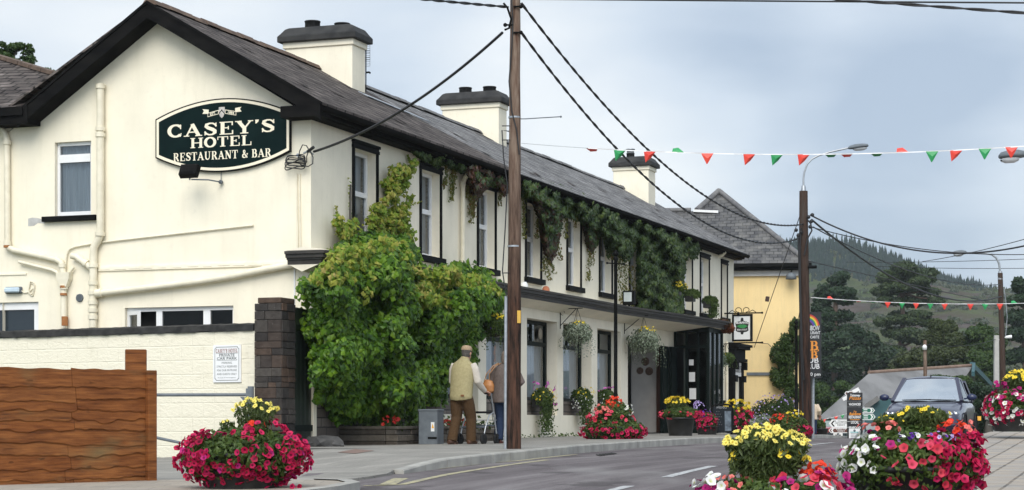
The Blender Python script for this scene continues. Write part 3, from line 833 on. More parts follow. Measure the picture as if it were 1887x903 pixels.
# the older slating ends on a slanting line below the first chimney
sA, sB = 7.2, 9.0
roof.poly([(PR, -.36, ZRG), (PR, sA, ZRG), (PE, sB, ZE), (PE, -.36, ZE)])
roof.quad((PE, -.36, ZE), (PE, sB, ZE), (PE, sB, ZE-.045), (PE, -.36, ZE-.045))
slope(roof, -.36, 8, PR, ZRG, -6.1, 5.62)
roof_o = roof.build('roof', M_SLATE, hotel)
def roof_z(p): return ZRG + (p-PR)*(ZE-ZRG)/(PE-PR)
roof = MB(); d_ = .022
roof.poly([(PR, sA-.25, ZRG-.03), (PR, HL+.3, ZRG-.03), (PE-.0, HL+.3, ZE-.03), (PE-.0, sB-.3, ZE-.03)])
roof.quad((PE, sB, ZE-.03), (PE, HL+.3, ZE-.03), (PE, HL+.3, ZE-.075), (PE, sB, ZE-.075))
slope(roof, 8.0, HL+.3, PR, ZRG-.03, -6.1, 5.59)
roof.quad((PR, HL+.3, ZRG-.03), (PE, HL+.3, ZE-.03), (PE, HL+.3, ZE-.09), (PR, HL+.3, ZRG-.09))
roof2 = roof.build('roof', M_SLATE2, hotel)
def ridge_tiles(mb, s0, s1, p, z, L=.45, w=.15, h=.085, jig=.012):
    s = s0
    while s < s1:
        e = min(s + L - .012, s1); dz = random.uniform(-jig, jig); dy = random.uniform(-jig, jig)
        prof = [(-w, -h), (-w*.6, .0), (0, h*.45), (w*.6, 0), (w, -h)]
        mb.loft([[(p+a+dy, ss, z+b+dz) for a, b in prof] for ss in (s, e)], 0, False, True, False); s += L
rt = MB(); ridge_tiles(rt, -.34, 6.1, PR, ZRG+.035); rt.build('ridge_tiles', M_RIDGE, roof_o)
rt = MB(); ridge_tiles(rt, 8.3, HL+.3, PR, ZRG+.0, h=.075); rt.build('ridge_tiles', M_RIDGEG, roof2)
# a few slipped and broken slates
for i in range(30):
    sl = MB()
    s = random.uniform(.5, 27); p = random.uniform(PR+.3, PE-.25)
    if s > sB - (sB-sA)*(PE-p)/(PE-PR): z = roof_z(p)-.03
    else: z = roof_z(p)
    a = random.uniform(.07, .13); b = random.uniform(.06, .14)
    sl.quad((p-b, s-a, z+b*.58+.006), (p-b, s+a, z+b*.58+.006), (p+b, s+a, z-b*.58+.022), (p+b, s-a, z-b*.58+.018))
    sl.build('slipped_slate', M_SLATE, roof_o)

# --- bargeboards, eaves
bb = MB()
def barge(mb, a, b, dep, s0, s1):
    (pa, za), (pb, zb) = a, b
    mb.add([(pa, s0, za), (pb, s0, zb), (pb, s0, zb-dep), (pa, s0, za-dep), (pa, s1, za), (pb, s1, zb), (pb, s1, zb-dep), (pa, s1, za-dep)],
           [(0, 3, 2, 1), (0, 1, 5, 4), (3, 7, 6, 2), (1, 2, 6, 5), (0, 4, 7, 3), (4, 5, 6, 7)])
AP = (PR, ZRG-.02)
pl_, zl_ = GP(42, 200, -.38)
barge(bb, AP, (PE-.02, ZE-.02), .265, -.40, -.345); barge(bb, (pl_-.1, zl_-.05), AP, .265, -.40, -.345)
# cut tails and the dark boarded soffit behind
barge(bb, (PR, ZRG-.26), (PE-.3, ZE-.25+.10), .02, -.345, .0); barge(bb, (pl_, zl_-.235), (PR, ZRG-.26), .02, -.345, .0)
barge(bb, (PR, ZRG+.006), (PE, ZE+.004), .05, -.42, -.36); barge(bb, (pl_-.05, zl_+.0), (PR, ZRG+.006), .05, -.42, -.36)
bb.box(-.36, PE-.02, -.405, .0, 5.40, 5.585)
bb.box(-9.5, pl_+.12, -.42, -.02, 5.56, 5.86); bb.box(-9.5, pl_+.04, -.47, -.42, 5.70, 5.83)
bb.build('bargeboard', M_FASCIA, hotel)
ev = MB()
ev.box(.015, .24, .004, HL+.12, 5.40, 5.535)
ev.box(.242, .30, -.3, HL+.2, 5.43, 5.56)
gt = []
for s in (-.36, HL+.3): gt.append([(.30+.075+.075*math.cos(a), s, 5.555+.085*math.sin(a)) for a in [PI + PI*i/8 for i in range(9)]])
ev.loft(gt, 0, True, False, False)
ev.build('gutter', M_FASCIA, hotel)
lead = MB()
lead.bar((-1.75, 5.98, roof_z(-1.75)+.02), (-1.5, 8.6, roof_z(-1.5)+.02), .25, .015, up=(.5, 0, 1)); 
lead.build('lead_flashing', M_LEAD, roof_o)

# --- chimneys
def chimney(pxl, pxr, s0, s1, u_body_top, cap_uv, pots, name_h=None, tall=None):
    pl, pr_ = pxl, pxr
    zt = tall
    b = MB(); b.box(pl, pr_, s0, s1, roof_z(max(pr_, PR))-.9, zt-.36, 0, .01)
    b.box(pl-.035, pr_+.035, s0-.035, s1+.035, zt-.36, zt-.24, 0, .01)
    o = b.build('chimney', M_CREAM, hotel)
    c = MB()
    c.box(pl-.12, pr_+.12, s0-.12, s1+.12, zt-.24, zt-.12, 0, .012)
    q = [(pl-.11, s0-.11), (pr_+.11, s0-.11), (pr_+.11, s1+.11), (pl-.11, s1+.11)]; r_ = [(pl+.0, s0+.0), (pr_-.0, s0+.0), (pr_-.0, s1-.0), (pl+.0, s1-.0)]
    mid = [(pl-.07, s0-.07), (pr_+.07, s0-.07), (pr_+.07, s1+.07), (pl-.07, s1+.07)]
    c.loft([[(x, y, zt-.118) for x, y in q], [(x, y, zt-.07) for x, y in mid], [(x, y, zt+.03) for x, y in r_], [(x, y, zt+.06) for x, y in [(a*.9+(pl+pr_)/2*.1, d_*.9+(s0+s1)/2*.1) for a, d_ in r_]]], 0, False)
    c.build('chimney_cap', mat('black_cement_cap', (.009, .009, .009), (.032, .031, .029), 4, .75, .3), o)
    for (pp, ss, r, h) in pots:
        t = MB(); t.lathe([(r*.9, zt), (r, zt+.06), (r, zt+h-.02), (r*1.06, zt+h-.02), (r*1.06, zt+h), (r*.82, zt+h), (r*.82, zt+h-.2)], (pp, ss, 0), 18)
        t.build('chimney_pot', mat('black_chimney_pot', (.012, .012, .012), (.028, .027, .026), 6, .6), o)
    return o
S1 = 6.1
pA, zcap = GP(525, 62, S1); pB, _ = GP(649, 62, S1)
s1b = Yof(673, pB)[0]
zt1 = GP(600, 52, S1)[1]
pm, sm_ = (pA+pB)/2, (S1+s1b)/2
chimney(pA, pB, S1, s1b, 0, 0, [(GP(572, 0, S1+.4)[0], S1+.5, .155, .27), (GP(619, 0, S1+.6)[0], S1+.9, .155, .27)], tall=zt1)
S2 = Yof(880, PR)[0]
pA, _ = GP(815, 200, S2); pB, _ = GP(919, 200, S2)
zt2 = GP(870, 173, S2)[1]; s2b = S2 + (s1b-S1)*.9
chimney(pA, pB, S2, s2b, 0, 0, [(GP(855, 0, S2+.4)[0], S2+.5, .155, .25), (GP(897, 0, S2+.6)[0], S2+.8, .16, .29)], tall=zt2)
S3 = Yof(1143, PR)[0]
pA, _ = GP(1130, 300, S3); pB, _ = GP(1195, 300, S3)
zt3 = GP(1160, 292, S3)[1]
chimney(pA, pB, S3, S3+.75, 0, 0, [(GP(1161, 0, S3+.3)[0], S3+.35, .12, .20)], tall=zt3)
t = MB()
cq = (GP(1161, 0, S3+.3)[0], S3+.35)
t.lathe([(.10, zt3+.2), (.11, zt3+.22), (.11, zt3+.30), (.14, zt3+.30), (.14, zt3+.33), (.02, zt3+.36)], (*cq, 0), 14)
t.build('chimney_cowl', M_GALV, hotel)

# --- upper windows
def sash_window(s0, s1, z0, z1, p, depth, midz, trim=True, sill=True, curtain=M_CURTAIN, fw=.065, rng_=None, headz=None):
    q = p - depth + .012
    f = MB()
    f.box(q-.05, q, s0+.002, s0+fw, z0, z1); f.box(q-.05, q, s1-fw, s1-.002, z0, z1)
    f.box(q-.05, q-.001, s0+fw, s1-fw, z0, z0+fw*1.1); f.box(q-.05, q-.001, s0+fw, s1-fw, z1-fw, z1-.002)
    if midz: f.box(q-.055, q+.012, s0+fw-.01, s1-fw+.01, midz-.045, midz+.045)
    o = f.build('window', M_UPVC, hotel)
    g_ = MB(); g_.quad((q-.035, s0+fw*.6, z0+.04), (q-.035, s1-fw*.6, z0+.04), (q-.035, s1-fw*.6, z1-.03), (q-.035, s0+fw*.6, z1-.03)); g_.build('pane', M_GLASS, o)
    c = MB(); n = 26; A = []
    for i in range(n+1):
        s = s0+.01 + (s1-s0-.02)*i/n; dp = .022*math.sin(i*2.3) + .012*math.sin(i*5.1+1)
        A.append((q-.14+dp, s))
    c.loft([[(a, b, z) for a, b in A] for z in (z0+.01, (z0+z1)/2, z1-.02)], 0, True, False, False)
    c.build('curtain', curtain, o)
    if trim:
        t = MB(); tw = .078
        t.box(p+.002, p+.03, s0-tw, s0-.004, z0-.02, z1+.005, 0); t.box(p+.002, p+.03, s1+.004, s1+tw, z0-.02, z1+.005)
        t.box(p+.002, p+.045, s0-tw-.01, s1+tw+.01, z1+.007, z1+.06); t.box(p+.002, p+.035, s0-tw, s1+tw, z1+.062, z1+.10); t.box(p+.002, p+.06, s0-tw-.02, s1+tw+.02, z1+.102, z1+.15)
        t.build('window_trim', M_BLACK, o)
    if sill:
        t = MB(); t.box(p-depth+.02, p+.10, s0-.11, s1+.12, z0-.125, z0-.005, 0, .008); t.build('sill', M_BLACK, o)
    return o
for i, (a, b) in enumerate(UPW): sash_window(a, b, ZS, ZT, 0, .17, 4.42 if i != 10 else 4.3)
for a, b, c, d in LOWR: sash_window(a, b, c, d, 0.0, .17, 1.85)
# gable window: top light over a fixed pane
a, b, c, d = G1
f = MB(); q = .105
f.box(a+.005, a+.055, q-.03, q+.03, c+.02, d); f.box(b-.06, b-.002, q-.03, q+.03, c+.02, d); f.box(a+.056, b-.061, q-.03, q+.03, c+.02, c+.09); f.box(a+.056, b-.061, q-.03, q+.03, d-.06, d-.002)
zt_ = GP(0, 300)[1]; f.box(a+.056, b-.061, q-.045, q+.03, zt_-.05, zt_+.06)
f.box(a+.057, b-.062, q-.038, q+.02, zt_+.061, zt_+.09)
o = f.build('window', M_UPVC, hotel)
g_ = MB(); g_.quad((a+.03, q+.005, c+.05), (b-.03, q+.005, c+.05), (b-.03, q+.005, d-.03), (a+.03, q+.005, d-.03)); g_.build('pane', M_GLASS, o)
cu = MB(); A = [(a + (b-a)*i/40, q+.10 + .025*math.sin(i*1.7) + .012*math.sin(i*3.9)) for i in range(41)]
cu.loft([[(x, y, z) for x, y in A] for z in (c, d)], 0, True, False, False); cu.build('curtain', mat('blue_grey_curtain', (.30, .35, .38), (.44, .49, .52), 3, .9, stretch=(5, 5, .2)), o)
t = MB(); x0, _ = GP(82, 405); x1, _ = GP(181, 405); t.box(x0, x1, -.10, .08, c-.085, c+.005, 0, .006); t.build('sill', M_BLACK, o)
# long low window behind the yard wall, one casement open
a, b, c, d = G2
f = MB(); xs_ = [GP(u, 570)[0] for u in (230, 268, 286, 292, 372, 382, 426, 430)]
q = .10
f.box(a+.004, b-.004, q-.03, q+.03, d-.065, d-.003); f.box(a+.004, a+.06, q-.03, q+.03, c, d-.066); f.box(b-.05, b-.004, q-.03, q+.03, c, d-.066)
f.box(xs_[2]-.02, xs_[3]+.03, q-.03, q+.03, c, d-.066); f.box(xs_[4]-.01, xs_[5]+.02, q-.03, q+.03, c, d-.066)
o = f.build('window', M_UPVC, hotel)
g_ = MB(); g_.quad((xs_[3], q, c), (b-.03, q, c), (b-.03, q, d-.05), (xs_[3], q, d-.05)); g_.build('pane', M_GLASSD, o)
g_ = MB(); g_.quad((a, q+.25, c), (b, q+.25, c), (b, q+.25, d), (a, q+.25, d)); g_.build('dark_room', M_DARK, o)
cs = MB(); M = Matrix.Translation((a+.05, q-.04, 0)) @ Matrix.Rotation(R(-38), 4, 'Z')
wd = .48
for x0, x1, z0, z1 in ((0, .055, c, d-.07), (wd-.055, wd, c, d-.07), (.055, wd-.055, d-.13, d-.07)):
    cs.obox(M @ Matrix.Translation(((x0+x1)/2, 0, (z0+z1)/2)), x1-x0, .045, z1-z0)
cs_o = cs.build('casement', M_UPVC, o)
g_ = MB(); g_.quad(M @ Vector((.03, 0, c)), M @ Vector((wd-.03, 0, c)), M @ Vector((wd-.03, 0, d-.1)), M @ Vector((.03, 0, d-.1))); g_.build('pane', M_GLASSD, cs_o)
# back door with a dark glazed panel
a, b, c, d = G3
f = MB(); f.box(a, a+.1, .05, .11, c, d-.004); f.box(b-.12, b-.004, .05, .11, c, d-.004); f.box(a+.1, b-.121, .05, .11, d-.13, d-.004); f.box(a+.101, b-.122, .06, .10, c, 1.0)
o = f.build('door', M_UPVC, hotel)
g_ = MB(); g_.quad((a+.1, .085, 1.0), (b-.12, .085, 1.0), (b-.12, .085, d-.13), (a+.1, .085, d-.13)); g_.build('pane', mat('dark_door_glass', (.012, .02, .028), (.018, .028, .036), 2, .12), o)

# --- canopy along the front with its dark fascia; it swings out over the porch
CE = [(-.36, -.28, 2.985), (-.36, .38, 2.985), (-.15, .50, 2.985), (.3, .56, 2.985), (4, .52, 2.99), (9, .48, 3.0), (13, .46, 3.02), (16.5, .48, 3.02), (18.5, .62, 3.02), (20.5, .85, 3.01), (22.5, 1.1, 2.99), (24.0, 1.22, 2.98), (24.6, 1.15, 2.98), (24.75, .6, 2.98), (24.75, .02, 2.98)]
cp = MB()
def ring(d_p, dz, k=1.0): return [(p + d_p*(1 if p > 0.1 else 0), s - d_p*(1 if s < -.3 else 0) + d_p*(1 if s > 24.7 else 0), z+dz) for s, p, z in CE]
prof = [(-.06, .0), (-.05, .075), (-.02, .08), (-.02, .105), (.02, .11), (.025, .165), (.06, .17), (.065, .215), (-.05, .235)]
cp.loft([ring(a, b) for a, b in prof], 0, False, False, False)
cp.build('canopy_fascia', mat('dark_brown_canopy_board', (.022, .020, .019), (.055, .047, .04), 1.5, .55, .15, stretch=(4, .5, 4)), hotel)
cs_ = MB()
so = ring(-.062, .012)
for i in range(len(so)-1):
    a, b = so[i], so[i+1]; cs_.quad(a, b, (-.02, b[1], 2.87), (-.02, a[1], 2.87))
for i in range(len(so)-1):
    a, b = ring(-.05, .235)[i], ring(-.05, .235)[i+1]; cs_.quad(a, b, (.0, b[1], b[2]+.06), (.0, a[1], a[2]+.06))
cs_.build('canopy_soffit', M_CREAM2, hotel)

# --- ground floor windows: dark frames, net curtains, stone below
for a, b in GW:
    q = .012 - .25
    f = MB()
    f.box(q-.06, q, a+.003, a+.09, .86, 2.655); f.box(q-.06, q, b-.11, b-.003, .86, 2.655)
    f.box(q-.06, q, a+.09, b-.11, 2.57, 2.655); f.box(q-.06, q, a+.09, b-.11, .86, .95)
    f.box(q-.06, q+.01, a+.09, b-.11, 2.10, 2.19)
    m = (a+b)/2; f.box(q-.055, q-.002, m-.035, m+.035, 2.19, 2.57)
    o = f.build('window', M_GREENP, hotel)
    g_ = MB(); g_.quad((q-.03, a+.05, .9), (q-.03, b-.06, .9), (q-.03, b-.06, 2.6), (q-.03, a+.05, 2.6)); g_.build('pane', M_GLASS, o)
    c = MB(); A = [(q-.16 + .03*math.sin(i*1.9)+.02*math.sin(i*4.3), a+.05+(b-a-.12)*i/44) for i in range(45)]
    c.loft([[(x, y, z) for x, y in A] for z in (.9, 2.1)], 0, True, False, False); c.build('curtain', M_CURTW, o)
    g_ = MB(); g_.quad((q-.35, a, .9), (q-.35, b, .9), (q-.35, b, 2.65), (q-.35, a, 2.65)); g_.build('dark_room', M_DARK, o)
    t = MB(); t.box(q-.1, -.10, a+.003, b-.003, -.2, .87); t.build('stone_panel', M_STONE, hotel)
# little round badge plaque in one fanlight
t = MB(); t.lathe([(.001, 0), (.12, 0), (.12, .02), (.001, .02)], (0, 0, 0), 20); pq = t.build('plaque', mat('brown_plaque', (.25, .20, .14), (.4, .36, .28), 12, .6), hotel)
pq.rotation_euler = (0, R(90), 0); pq.location = (-.232, 12.25, 2.38)

# --- entrance: recess, brown door edge, pale inner wall with plates, porch glazed towards the street
en = MB()
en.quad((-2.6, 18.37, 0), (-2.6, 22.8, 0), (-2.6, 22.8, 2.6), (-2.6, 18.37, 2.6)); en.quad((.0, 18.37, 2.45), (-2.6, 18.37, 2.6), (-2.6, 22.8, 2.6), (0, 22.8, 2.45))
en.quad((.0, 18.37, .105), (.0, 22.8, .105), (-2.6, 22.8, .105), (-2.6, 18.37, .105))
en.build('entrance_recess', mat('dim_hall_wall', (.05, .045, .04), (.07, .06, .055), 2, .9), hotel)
def Sx(u, p): return Yof(u, p)[0]
iw = MB(); iw.box(-1.05, -.34, Sx(1212, -.3), Sx(1212, -.3)+.1, .11, 2.45); iw.box(-2.2, -1.05, 21.0, 21.06, .11, 2.45)
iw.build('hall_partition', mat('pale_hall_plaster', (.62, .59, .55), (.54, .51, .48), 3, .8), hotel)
dm = MB(); s_ = Sx(1212, -.3); dm.box(-.33, -.19, s_-.03, s_+.06, .11, 2.45); dm.box(-.185, -.10, s_-.06, s_+.02, .11, 2.45)
dm.build('door', mat('red_brown_varnished_door', (.085, .03, .016), (.14, .055, .028), 3, .3, stretch=(8, 8, .6)), hotel)
for u, v, r in ((1179, 683, .10), (1196, 684, .115), (1189, 666, .12)):
    p_, z_ = GP(u, v, s_-.02)
    bm = bmesh.new(); bmesh.ops.create_cone(bm, cap_ends=True, segments=18, radius1=r, radius2=r*.8, depth=.03)
    pp = MB(); pp.bm(bm, 0, False, Matrix.Translation((p_, s_-.02, z_)) @ Matrix.Rotation(R(90), 4, 'X'))
    pp.build('wall_plate', mat('brown_wall_plates', (.09, .05, .035), (.20, .13, .09), 30, .4), hotel)
# porch
S0, S1p, PP = 22.8, 24.4, 1.0
pr = MB(); 
for p_ in (.02, .34, .66, .94): pr.box(p_, p_+.075, S0, S0+.07, .09, 2.99)
pr.box(.096, .939, S0+.005, S0+.065, .10, .42); pr.box(.096, .939, S0+.005, S0+.065, 2.42, 2.50); pr.box(.096, .939, S0+.005, S0+.065, 2.86, 2.99)
for s in (S0+.5, S0+1.0, S1p-.07): pr.box(.94, 1.014, s, s+.07, .09, 2.99)
pr.box(.945, 1.01, S0+.071, S0+.499, .1, .42); pr.box(.945, 1.01, S0+.571, S0+.999, .1, .42); pr.box(.945, 1.01, S0+1.071, S1p-.071, .1, .42); pr.box(.945, 1.01, S0+.071, S1p-.071, 2.86, 2.99)
pr.box(.016, .10, 22.3, 22.78, .09, 2.45); pr.box(-.08, .01, 21.75, 22.28, .1, 2.449)
pr.box(.02, .939, S1p-.07, S1p, .1, 2.99)
o = pr.build('porch', M_GREENP, hotel)
g_ = MB(); g_.quad((.08, S0+.035, .4), (.95, S0+.035, .4), (.95, S0+.035, 2.9), (.08, S0+.035, 2.9)); g_.quad((.98, S0+.05, .4), (.98, S1p-.05, .4), (.98, S1p-.05, 2.9), (.98, S0+.05, 2.9)); g_.build('pane', M_GLASSD, o)
for p_, z_, ww, hh in ((.44, 1.5, .17, .26), (.45, 1.02, .19, .30), (.44, 1.95, .13, .16)):
    n_ = MB(); n_.box(p_, p_+ww, S0+.02, S0+.026, z_, z_+hh); n_.build('notice', M_WHITE, o)
n_ = MB(); n_.box(.02, .96, S0+.075, S1p-.075, .085, .10); n_.build('porch_floor', M_PAVE, o)

# --- the narrow black shopfront at the far end
sf = MB()
sa, sb = 29.0, 30.35
z_l = float(FA(0, 29, 0).z)
sf.box(.02, .22, sa, sa+.22, -.3, 2.25); sf.box(.02, .22, sb-.25, sb, -.3, 2.25); sf.box(.02, .17, sa+.22, sb-.25, 1.78, 2.25)
sf.box(.01, .32, sa-.06, sb+.06, 2.25, 2.34); sf.box(.02, .26, sa-.02, sb+.02, 2.34, 2.62); sf.box(.01, .40, sa-.1, sb+.1, 2.62, 2.70); sf.box(.01, .46, sa-.14, sb+.14, 2.70, 2.78)
for s in (sa-.03, sb-.25):
    sf.box(.22, .30, s, s+.25, 1.62, 1.82); sf.box(.22, .34, s+.02, s+.23, 2.0, 2.24)
o = sf.build('shopfront', M_BLACK, hotel)
t = MB(); t.quad((.03, sa+.22, 0), (.03, sb-.25, 0), (.03, sb-.25, 1.78), (.03, sa+.22, 1.78)); t.box(.05, .12, sb-.42, sb-.26, 0, 1.77); t.build('door', M_CREAM2, o)
t = MB(); M = frame_M(FA(0, 0, 0), (0, 1, 0), (0, 0, 1))
t.box(.175, .20, sa+.24, sb-.28, 1.80, 2.22); bd = t.build('name_board', mat('cream_name_board', (.72, .70, .66), (.8, .78, .74), 5, .5), o)
t = MB(); slab_text(t, "CASEY'S", frame_M((.205, (sa+sb)/2-.02, 1.92), (0, 1, 0), (0, 0, 1)), .2, width=.76); t.build('lettering', M_BLACK, bd)

# --- rainwater and waste pipes
PIPES = MB()
def gpipe(pts, r, off=.085, n=10): return [(*[(lambda q: (q[0], -off, q[1]))(GP(u, v))][0],) for u, v in pts], r
def pipe(name, pts, r, off=.085, col=M_PIPE, rings=()):
    mb = MB(); P, _ = gpipe(pts, r, off); mb.tube(P, r, 10)
    for u, v, ax in rings:
        q = Vector((*((GP(u, v)[0], -off, GP(u, v)[1])),))
        d = Vector((0, 0, 1)) if ax == 'v' else (Vector(P[-1]) - Vector(P[0])).normalized()
        mb.tube([q - d*.035, q + d*.035], r*1.28, 10)
    return mb.build(name, col, hotel)
pipe('soil_pipe', [(190, 156), (190, 425), (188, 437), (184, 446), (178, 456), (177, 470), (176, 604)], .068, rings=[(190, 161, 'v'), (190, 239, 'v'), (190, 250, 'v'), (189, 432, 'v'), (177, 490, 'v'), (176.5, 522, 'v'), (176, 540, 'v'), (176, 558, 'v'), (176, 572, 'v'), (176, 585, 'v')])
pipe('overflow_pipe', [(178, 541), (186, 541), (240, 535), (300, 528), (380, 518), (440, 508), (500, 496), (545, 488), (580, 483), (606, 481), (618, 485)], .06, .09, rings=[(186, 541, 'h'), (190, 540.5, 'h')])
pipe('downpipe', [(2, 233), (8, 240), (14, 247), (17, 258), (18, 450), (20, 457), (30, 462), (70, 470), (108, 479), (117, 484), (119, 495), (121, 506), (122, 604)], .055, .07, rings=[(17.5, 264, 'v'), (18, 449, 'v'), (119, 490, 'v'), (122, 530, 'v')])
pipe('waste_pipe', [(39, 483), (100, 498), (108, 502), (114, 510)], .028, .07)
pipe('waste_pipe', [(137, 472), (146, 474), (158, 483), (170, 492), (178, 496)], .058, .085, rings=[(163, 486, 'h')])
pipe('waste_pipe', [(121, 505), (123, 485), (125, 468), (130, 459), (140, 455), (178, 448), (300, 434), (468, 415.5)], .016, .03)
pipe('waste_pipe', [(140, 493), (131, 503), (128, 512)], .022, .06)
h = MB()
hp, hz_ = GP(123, 512)
h.loft([[(hp+a*x, -.07+b*y, hz_+z) for a, b in ((-1, -1), (1, -1), (1, 1), (-1, 1))] for x, y, z in ((.06, .05, -.16), (.12, .065, -.03), (.13, .068, .06), (.13, .068, .09))], 0, False)
h.build('hopper_head', M_PIPE, hotel)
for u, v, a in ((176.5, 521, .075), (122, 529, .062), (122, 543, .062), (18, 455, .062)):
    p_, z_ = GP(u, v); ru = MB(); ru.tube([(p_, -.085, z_-.02), (p_, -.085, z_+.02)], a, 10); ru.build('rusty_joint', M_RUST, hotel)
p_, z_ = GP(124, 590); ru = MB(); ru.tube([(p_, -.08, z_-.1), (p_, -.08, z_+.06)], .058, 10); ru.build('rusty_joint', M_RUST, hotel)
pipe('cable_conduit', [(548, 320), (549, 400), (550, 472)], .012, .02); pipe('cable_conduit', [(553, 320), (554, 400), (555, 472)], .012, .02)
# downpipe on the street front, with its swan neck
mb = MB(); s_ = 6.72
mb.tube([(.30, s_-.1, 5.45), (.24, s_-.05, 5.33), (.12, s_, 5.22), (.075, s_, 5.1), (.075, s_, 3.2)], .045, 10); mb.tube([(.075, s_, 5.06), (.075, s_, 5.14)], .058, 10); mb.tube([(.075, s_, 3.34), (.075, s_, 3.4)], .058, 10)
mb.build('downpipe', M_PIPE, hotel)
mb = MB(); mb.tube([(.30, 27.55, 5.45), (.22, 27.6, 5.38), (.08, 27.62, 5.32)], .05, 10); mb.build('downpipe', M_PIPE, hotel); mb = MB(); mb.tube([(.07, 28.75, 2.85), (.07, 28.75, .1)], .04, 8)
mb.build('downpipe', M_PIPE, hotel)
# wing at the left edge: hipped slates behind the gutter
wr = MB()
E1 = (pl_+.05, -.4, 5.86); E0 = (-12, -.4, 5.86)
def wz(u, v, ds): 
    p_, z_ = GP(u, v, ds); return (p_, ds, z_)
T1 = wz(104, 139, 1.55); T0 = wz(-2, 107, 2.75); Tm = wz(-90, 80, 3.6)
wr.poly([E0, E1, T1, T0, Tm, (-12, 3.6, Tm[2])])
wr.quad(E1, (E1[0], 3, 5.9), (T1[0], 3, 5.9), T1)
wr.build('roof', M_SLATE, hotel)
rt = MB(); a, b = Vector(T1), Vector(T0)
for i in range(8): 
    p, q = a.lerp(b, i/5), a.lerp(b, (i+.95)/5); rt.bar(p + Vector((0, 0, .03)), q + Vector((0, 0, .03)), .17, .07)
rt.build('ridge_tiles', M_RIDGE, hotel)
# vent grille and emergency lamp on the gable
vt = MB(); p_, z_ = GP(147.5, 549)
bm = bmesh.new(); bmesh.ops.create_cone(bm, cap_ends=True, segments=20, radius1=.072, radius2=.066, depth=.03); vt.bm(bm, 0, False, Matrix.Translation((p_, -.015, z_)) @ Matrix.Rotation(R(90), 4, 'X'))
for i in range(-3, 4): vt.box(p_-.05, p_+.05, -.036, -.03, z_+i*.017-.003, z_+i*.017+.003)
vt.build('vent_grille', M_GREY, hotel)
# corner bead where the lower corner turns
cb = MB(); p_, _ = GP(543.5, 530); cb.box(p_-.012, p_+.012, -.018, .0, .3, 2.98); cb.build('corner_bead', M_WHITE, hotel)
cb = MB(); a_, _ = GP(569, 700, -.12); b_2, _ = GP(578, 700, -.12); cb.box(a_, b_2, -.12, -.001, -.1, 2.3, 0, .005); cb.build('corner_pilaster', M_CREAM, hotel)
st = MB(); st.box(.014, .09, .02, 5.6, -.3, 1.35); st.build('stone_panel', M_STONE, hotel)
# ------------------------------------------------------------------ the oval sign on the gable
def on_gable(u, v, off=0.0):
    p, z = GP(u, v, -off); return FA(p, -off, z)
def board_outline(w, h, hs, inset=0.0, n=20):
    w2 = w/2 - inset; hs2 = hs/2 - inset*.75; H = h/2 - inset
    top = [(-w2 + 2*w2*i/n, hs2 + (H-hs2)*(1-((2*i/n)-1)**2)) for i in range(n+1)]
    return top[::-1] + [(x, -y) for x, y in top]
pl1, _ = GP(287, 0, -.05); pr1, _ = GP(535.5, 0, -.05)
SW_ = pr1 - pl1; zc_ = GP(410, 249, -.05)[1]
sg = thing('hotel_sign', 'dark green oval board with cream lettering for the hotel on its gable', 'sign', FA((pl1+pr1)/2, -.03, zc_), ROT)
MS = frame_M((0, 0, 0), (1, 0, 0), (0, 0, 1))
o2 = board_outline(SW_, 1.235, .66)
b = MB(); b.prism(o2, MS @ Matrix.Translation((0, 0, -.02)), .05); sgb = b.build('board', M_BLACK, sg)
def ringpoly(mb, oa, ob, M, z):
    n = len(oa); A = [M @ Vector((x, y, z)) for x, y in oa]; B = [M @ Vector((x, y, z)) for x, y in ob]
    mb.add(A + B, [(i, (i+1) % n, n+(i+1) % n, n+i) for i in range(n)])
b = MB(); ringpoly(b, board_outline(SW_, 1.235, .66, .022), board_outline(SW_, 1.235, .66, .068), MS, .0335); b.build('border', M_SIGNC, sg)
b = MB(); b.poly([MS @ Vector((x, y, .0325)) for x, y in board_outline(SW_, 1.235, .66, .02)]); b.build('face', M_SIGNG, sg)
b = MB(); zz = .035
slab_text(b, "CASEY'S", MS @ Matrix.Translation((-.02, .005, 0)), .215, z=zz, width=2.05)
slab_text(b, "HOTEL", MS @ Matrix.Translation((-.02, -.195, 0)), .17, z=zz, width=1.17)
slab_text(b, "RESTAURANT & BAR", MS @ Matrix.Translation((-.0, -.405, 0)), .14, z=zz, width=1.86)
b.build('lettering', M_SIGNC, sg)
b = MB()
def rib(pts, z): b.poly([MS @ Vector((x, y, z)) for x, y in pts])
for sx in (-1, 1):
    rib([(sx*.06, .425), (sx*.27, .385), (sx*.27, .315), (sx*.06, .355)], zz)
    rib([(sx*.25, .44), (sx*.37, .455), (sx*.34, .42), (sx*.37, .375), (sx*.25, .37)], zz-.0006)
b.build('ribbon', M_SIGNC, sg)
b = MB()
for sx, tx in ((-1, 'EST.'), (1, '1884')):
    rib([(sx*.07, .412), (sx*.262, .376), (sx*.262, .326), (sx*.07, .362)], zz+.001)
b.build('ribbon_field', M_SIGNG, sg)
b = MB()
for sx, tx in ((-1, 'EST.'), (1, '1884')):
    text_mb(b, tx, MS @ Matrix.Translation((sx*.165, .348, 0)) @ Matrix.Rotation(-sx*.19, 4, 'Z'), .058, 1.1, z=zz+.0025, bold=.03)
b.build('lettering', M_SIGNC, sg)
b = MB(); shp = [(-.055, .47), (.055, .47), (.055, .37), (.03, .31), (0, .285), (-.03, .31), (-.055, .37)]
b.prism(shp, MS @ Matrix.Translation((0, 0, zz)), .006); sh = b.build('crest', mat('silver_crest', (.62, .56, .50), (.40, .37, .36), 30, .5), sg)
b = MB()
for pts in ([(-.05, .35), (0, .405), (.05, .35), (.05, .37), (0, .43), (-.05, .37)],): b.poly([MS @ Vector((x, y, zz+.008)) for x, y in pts])
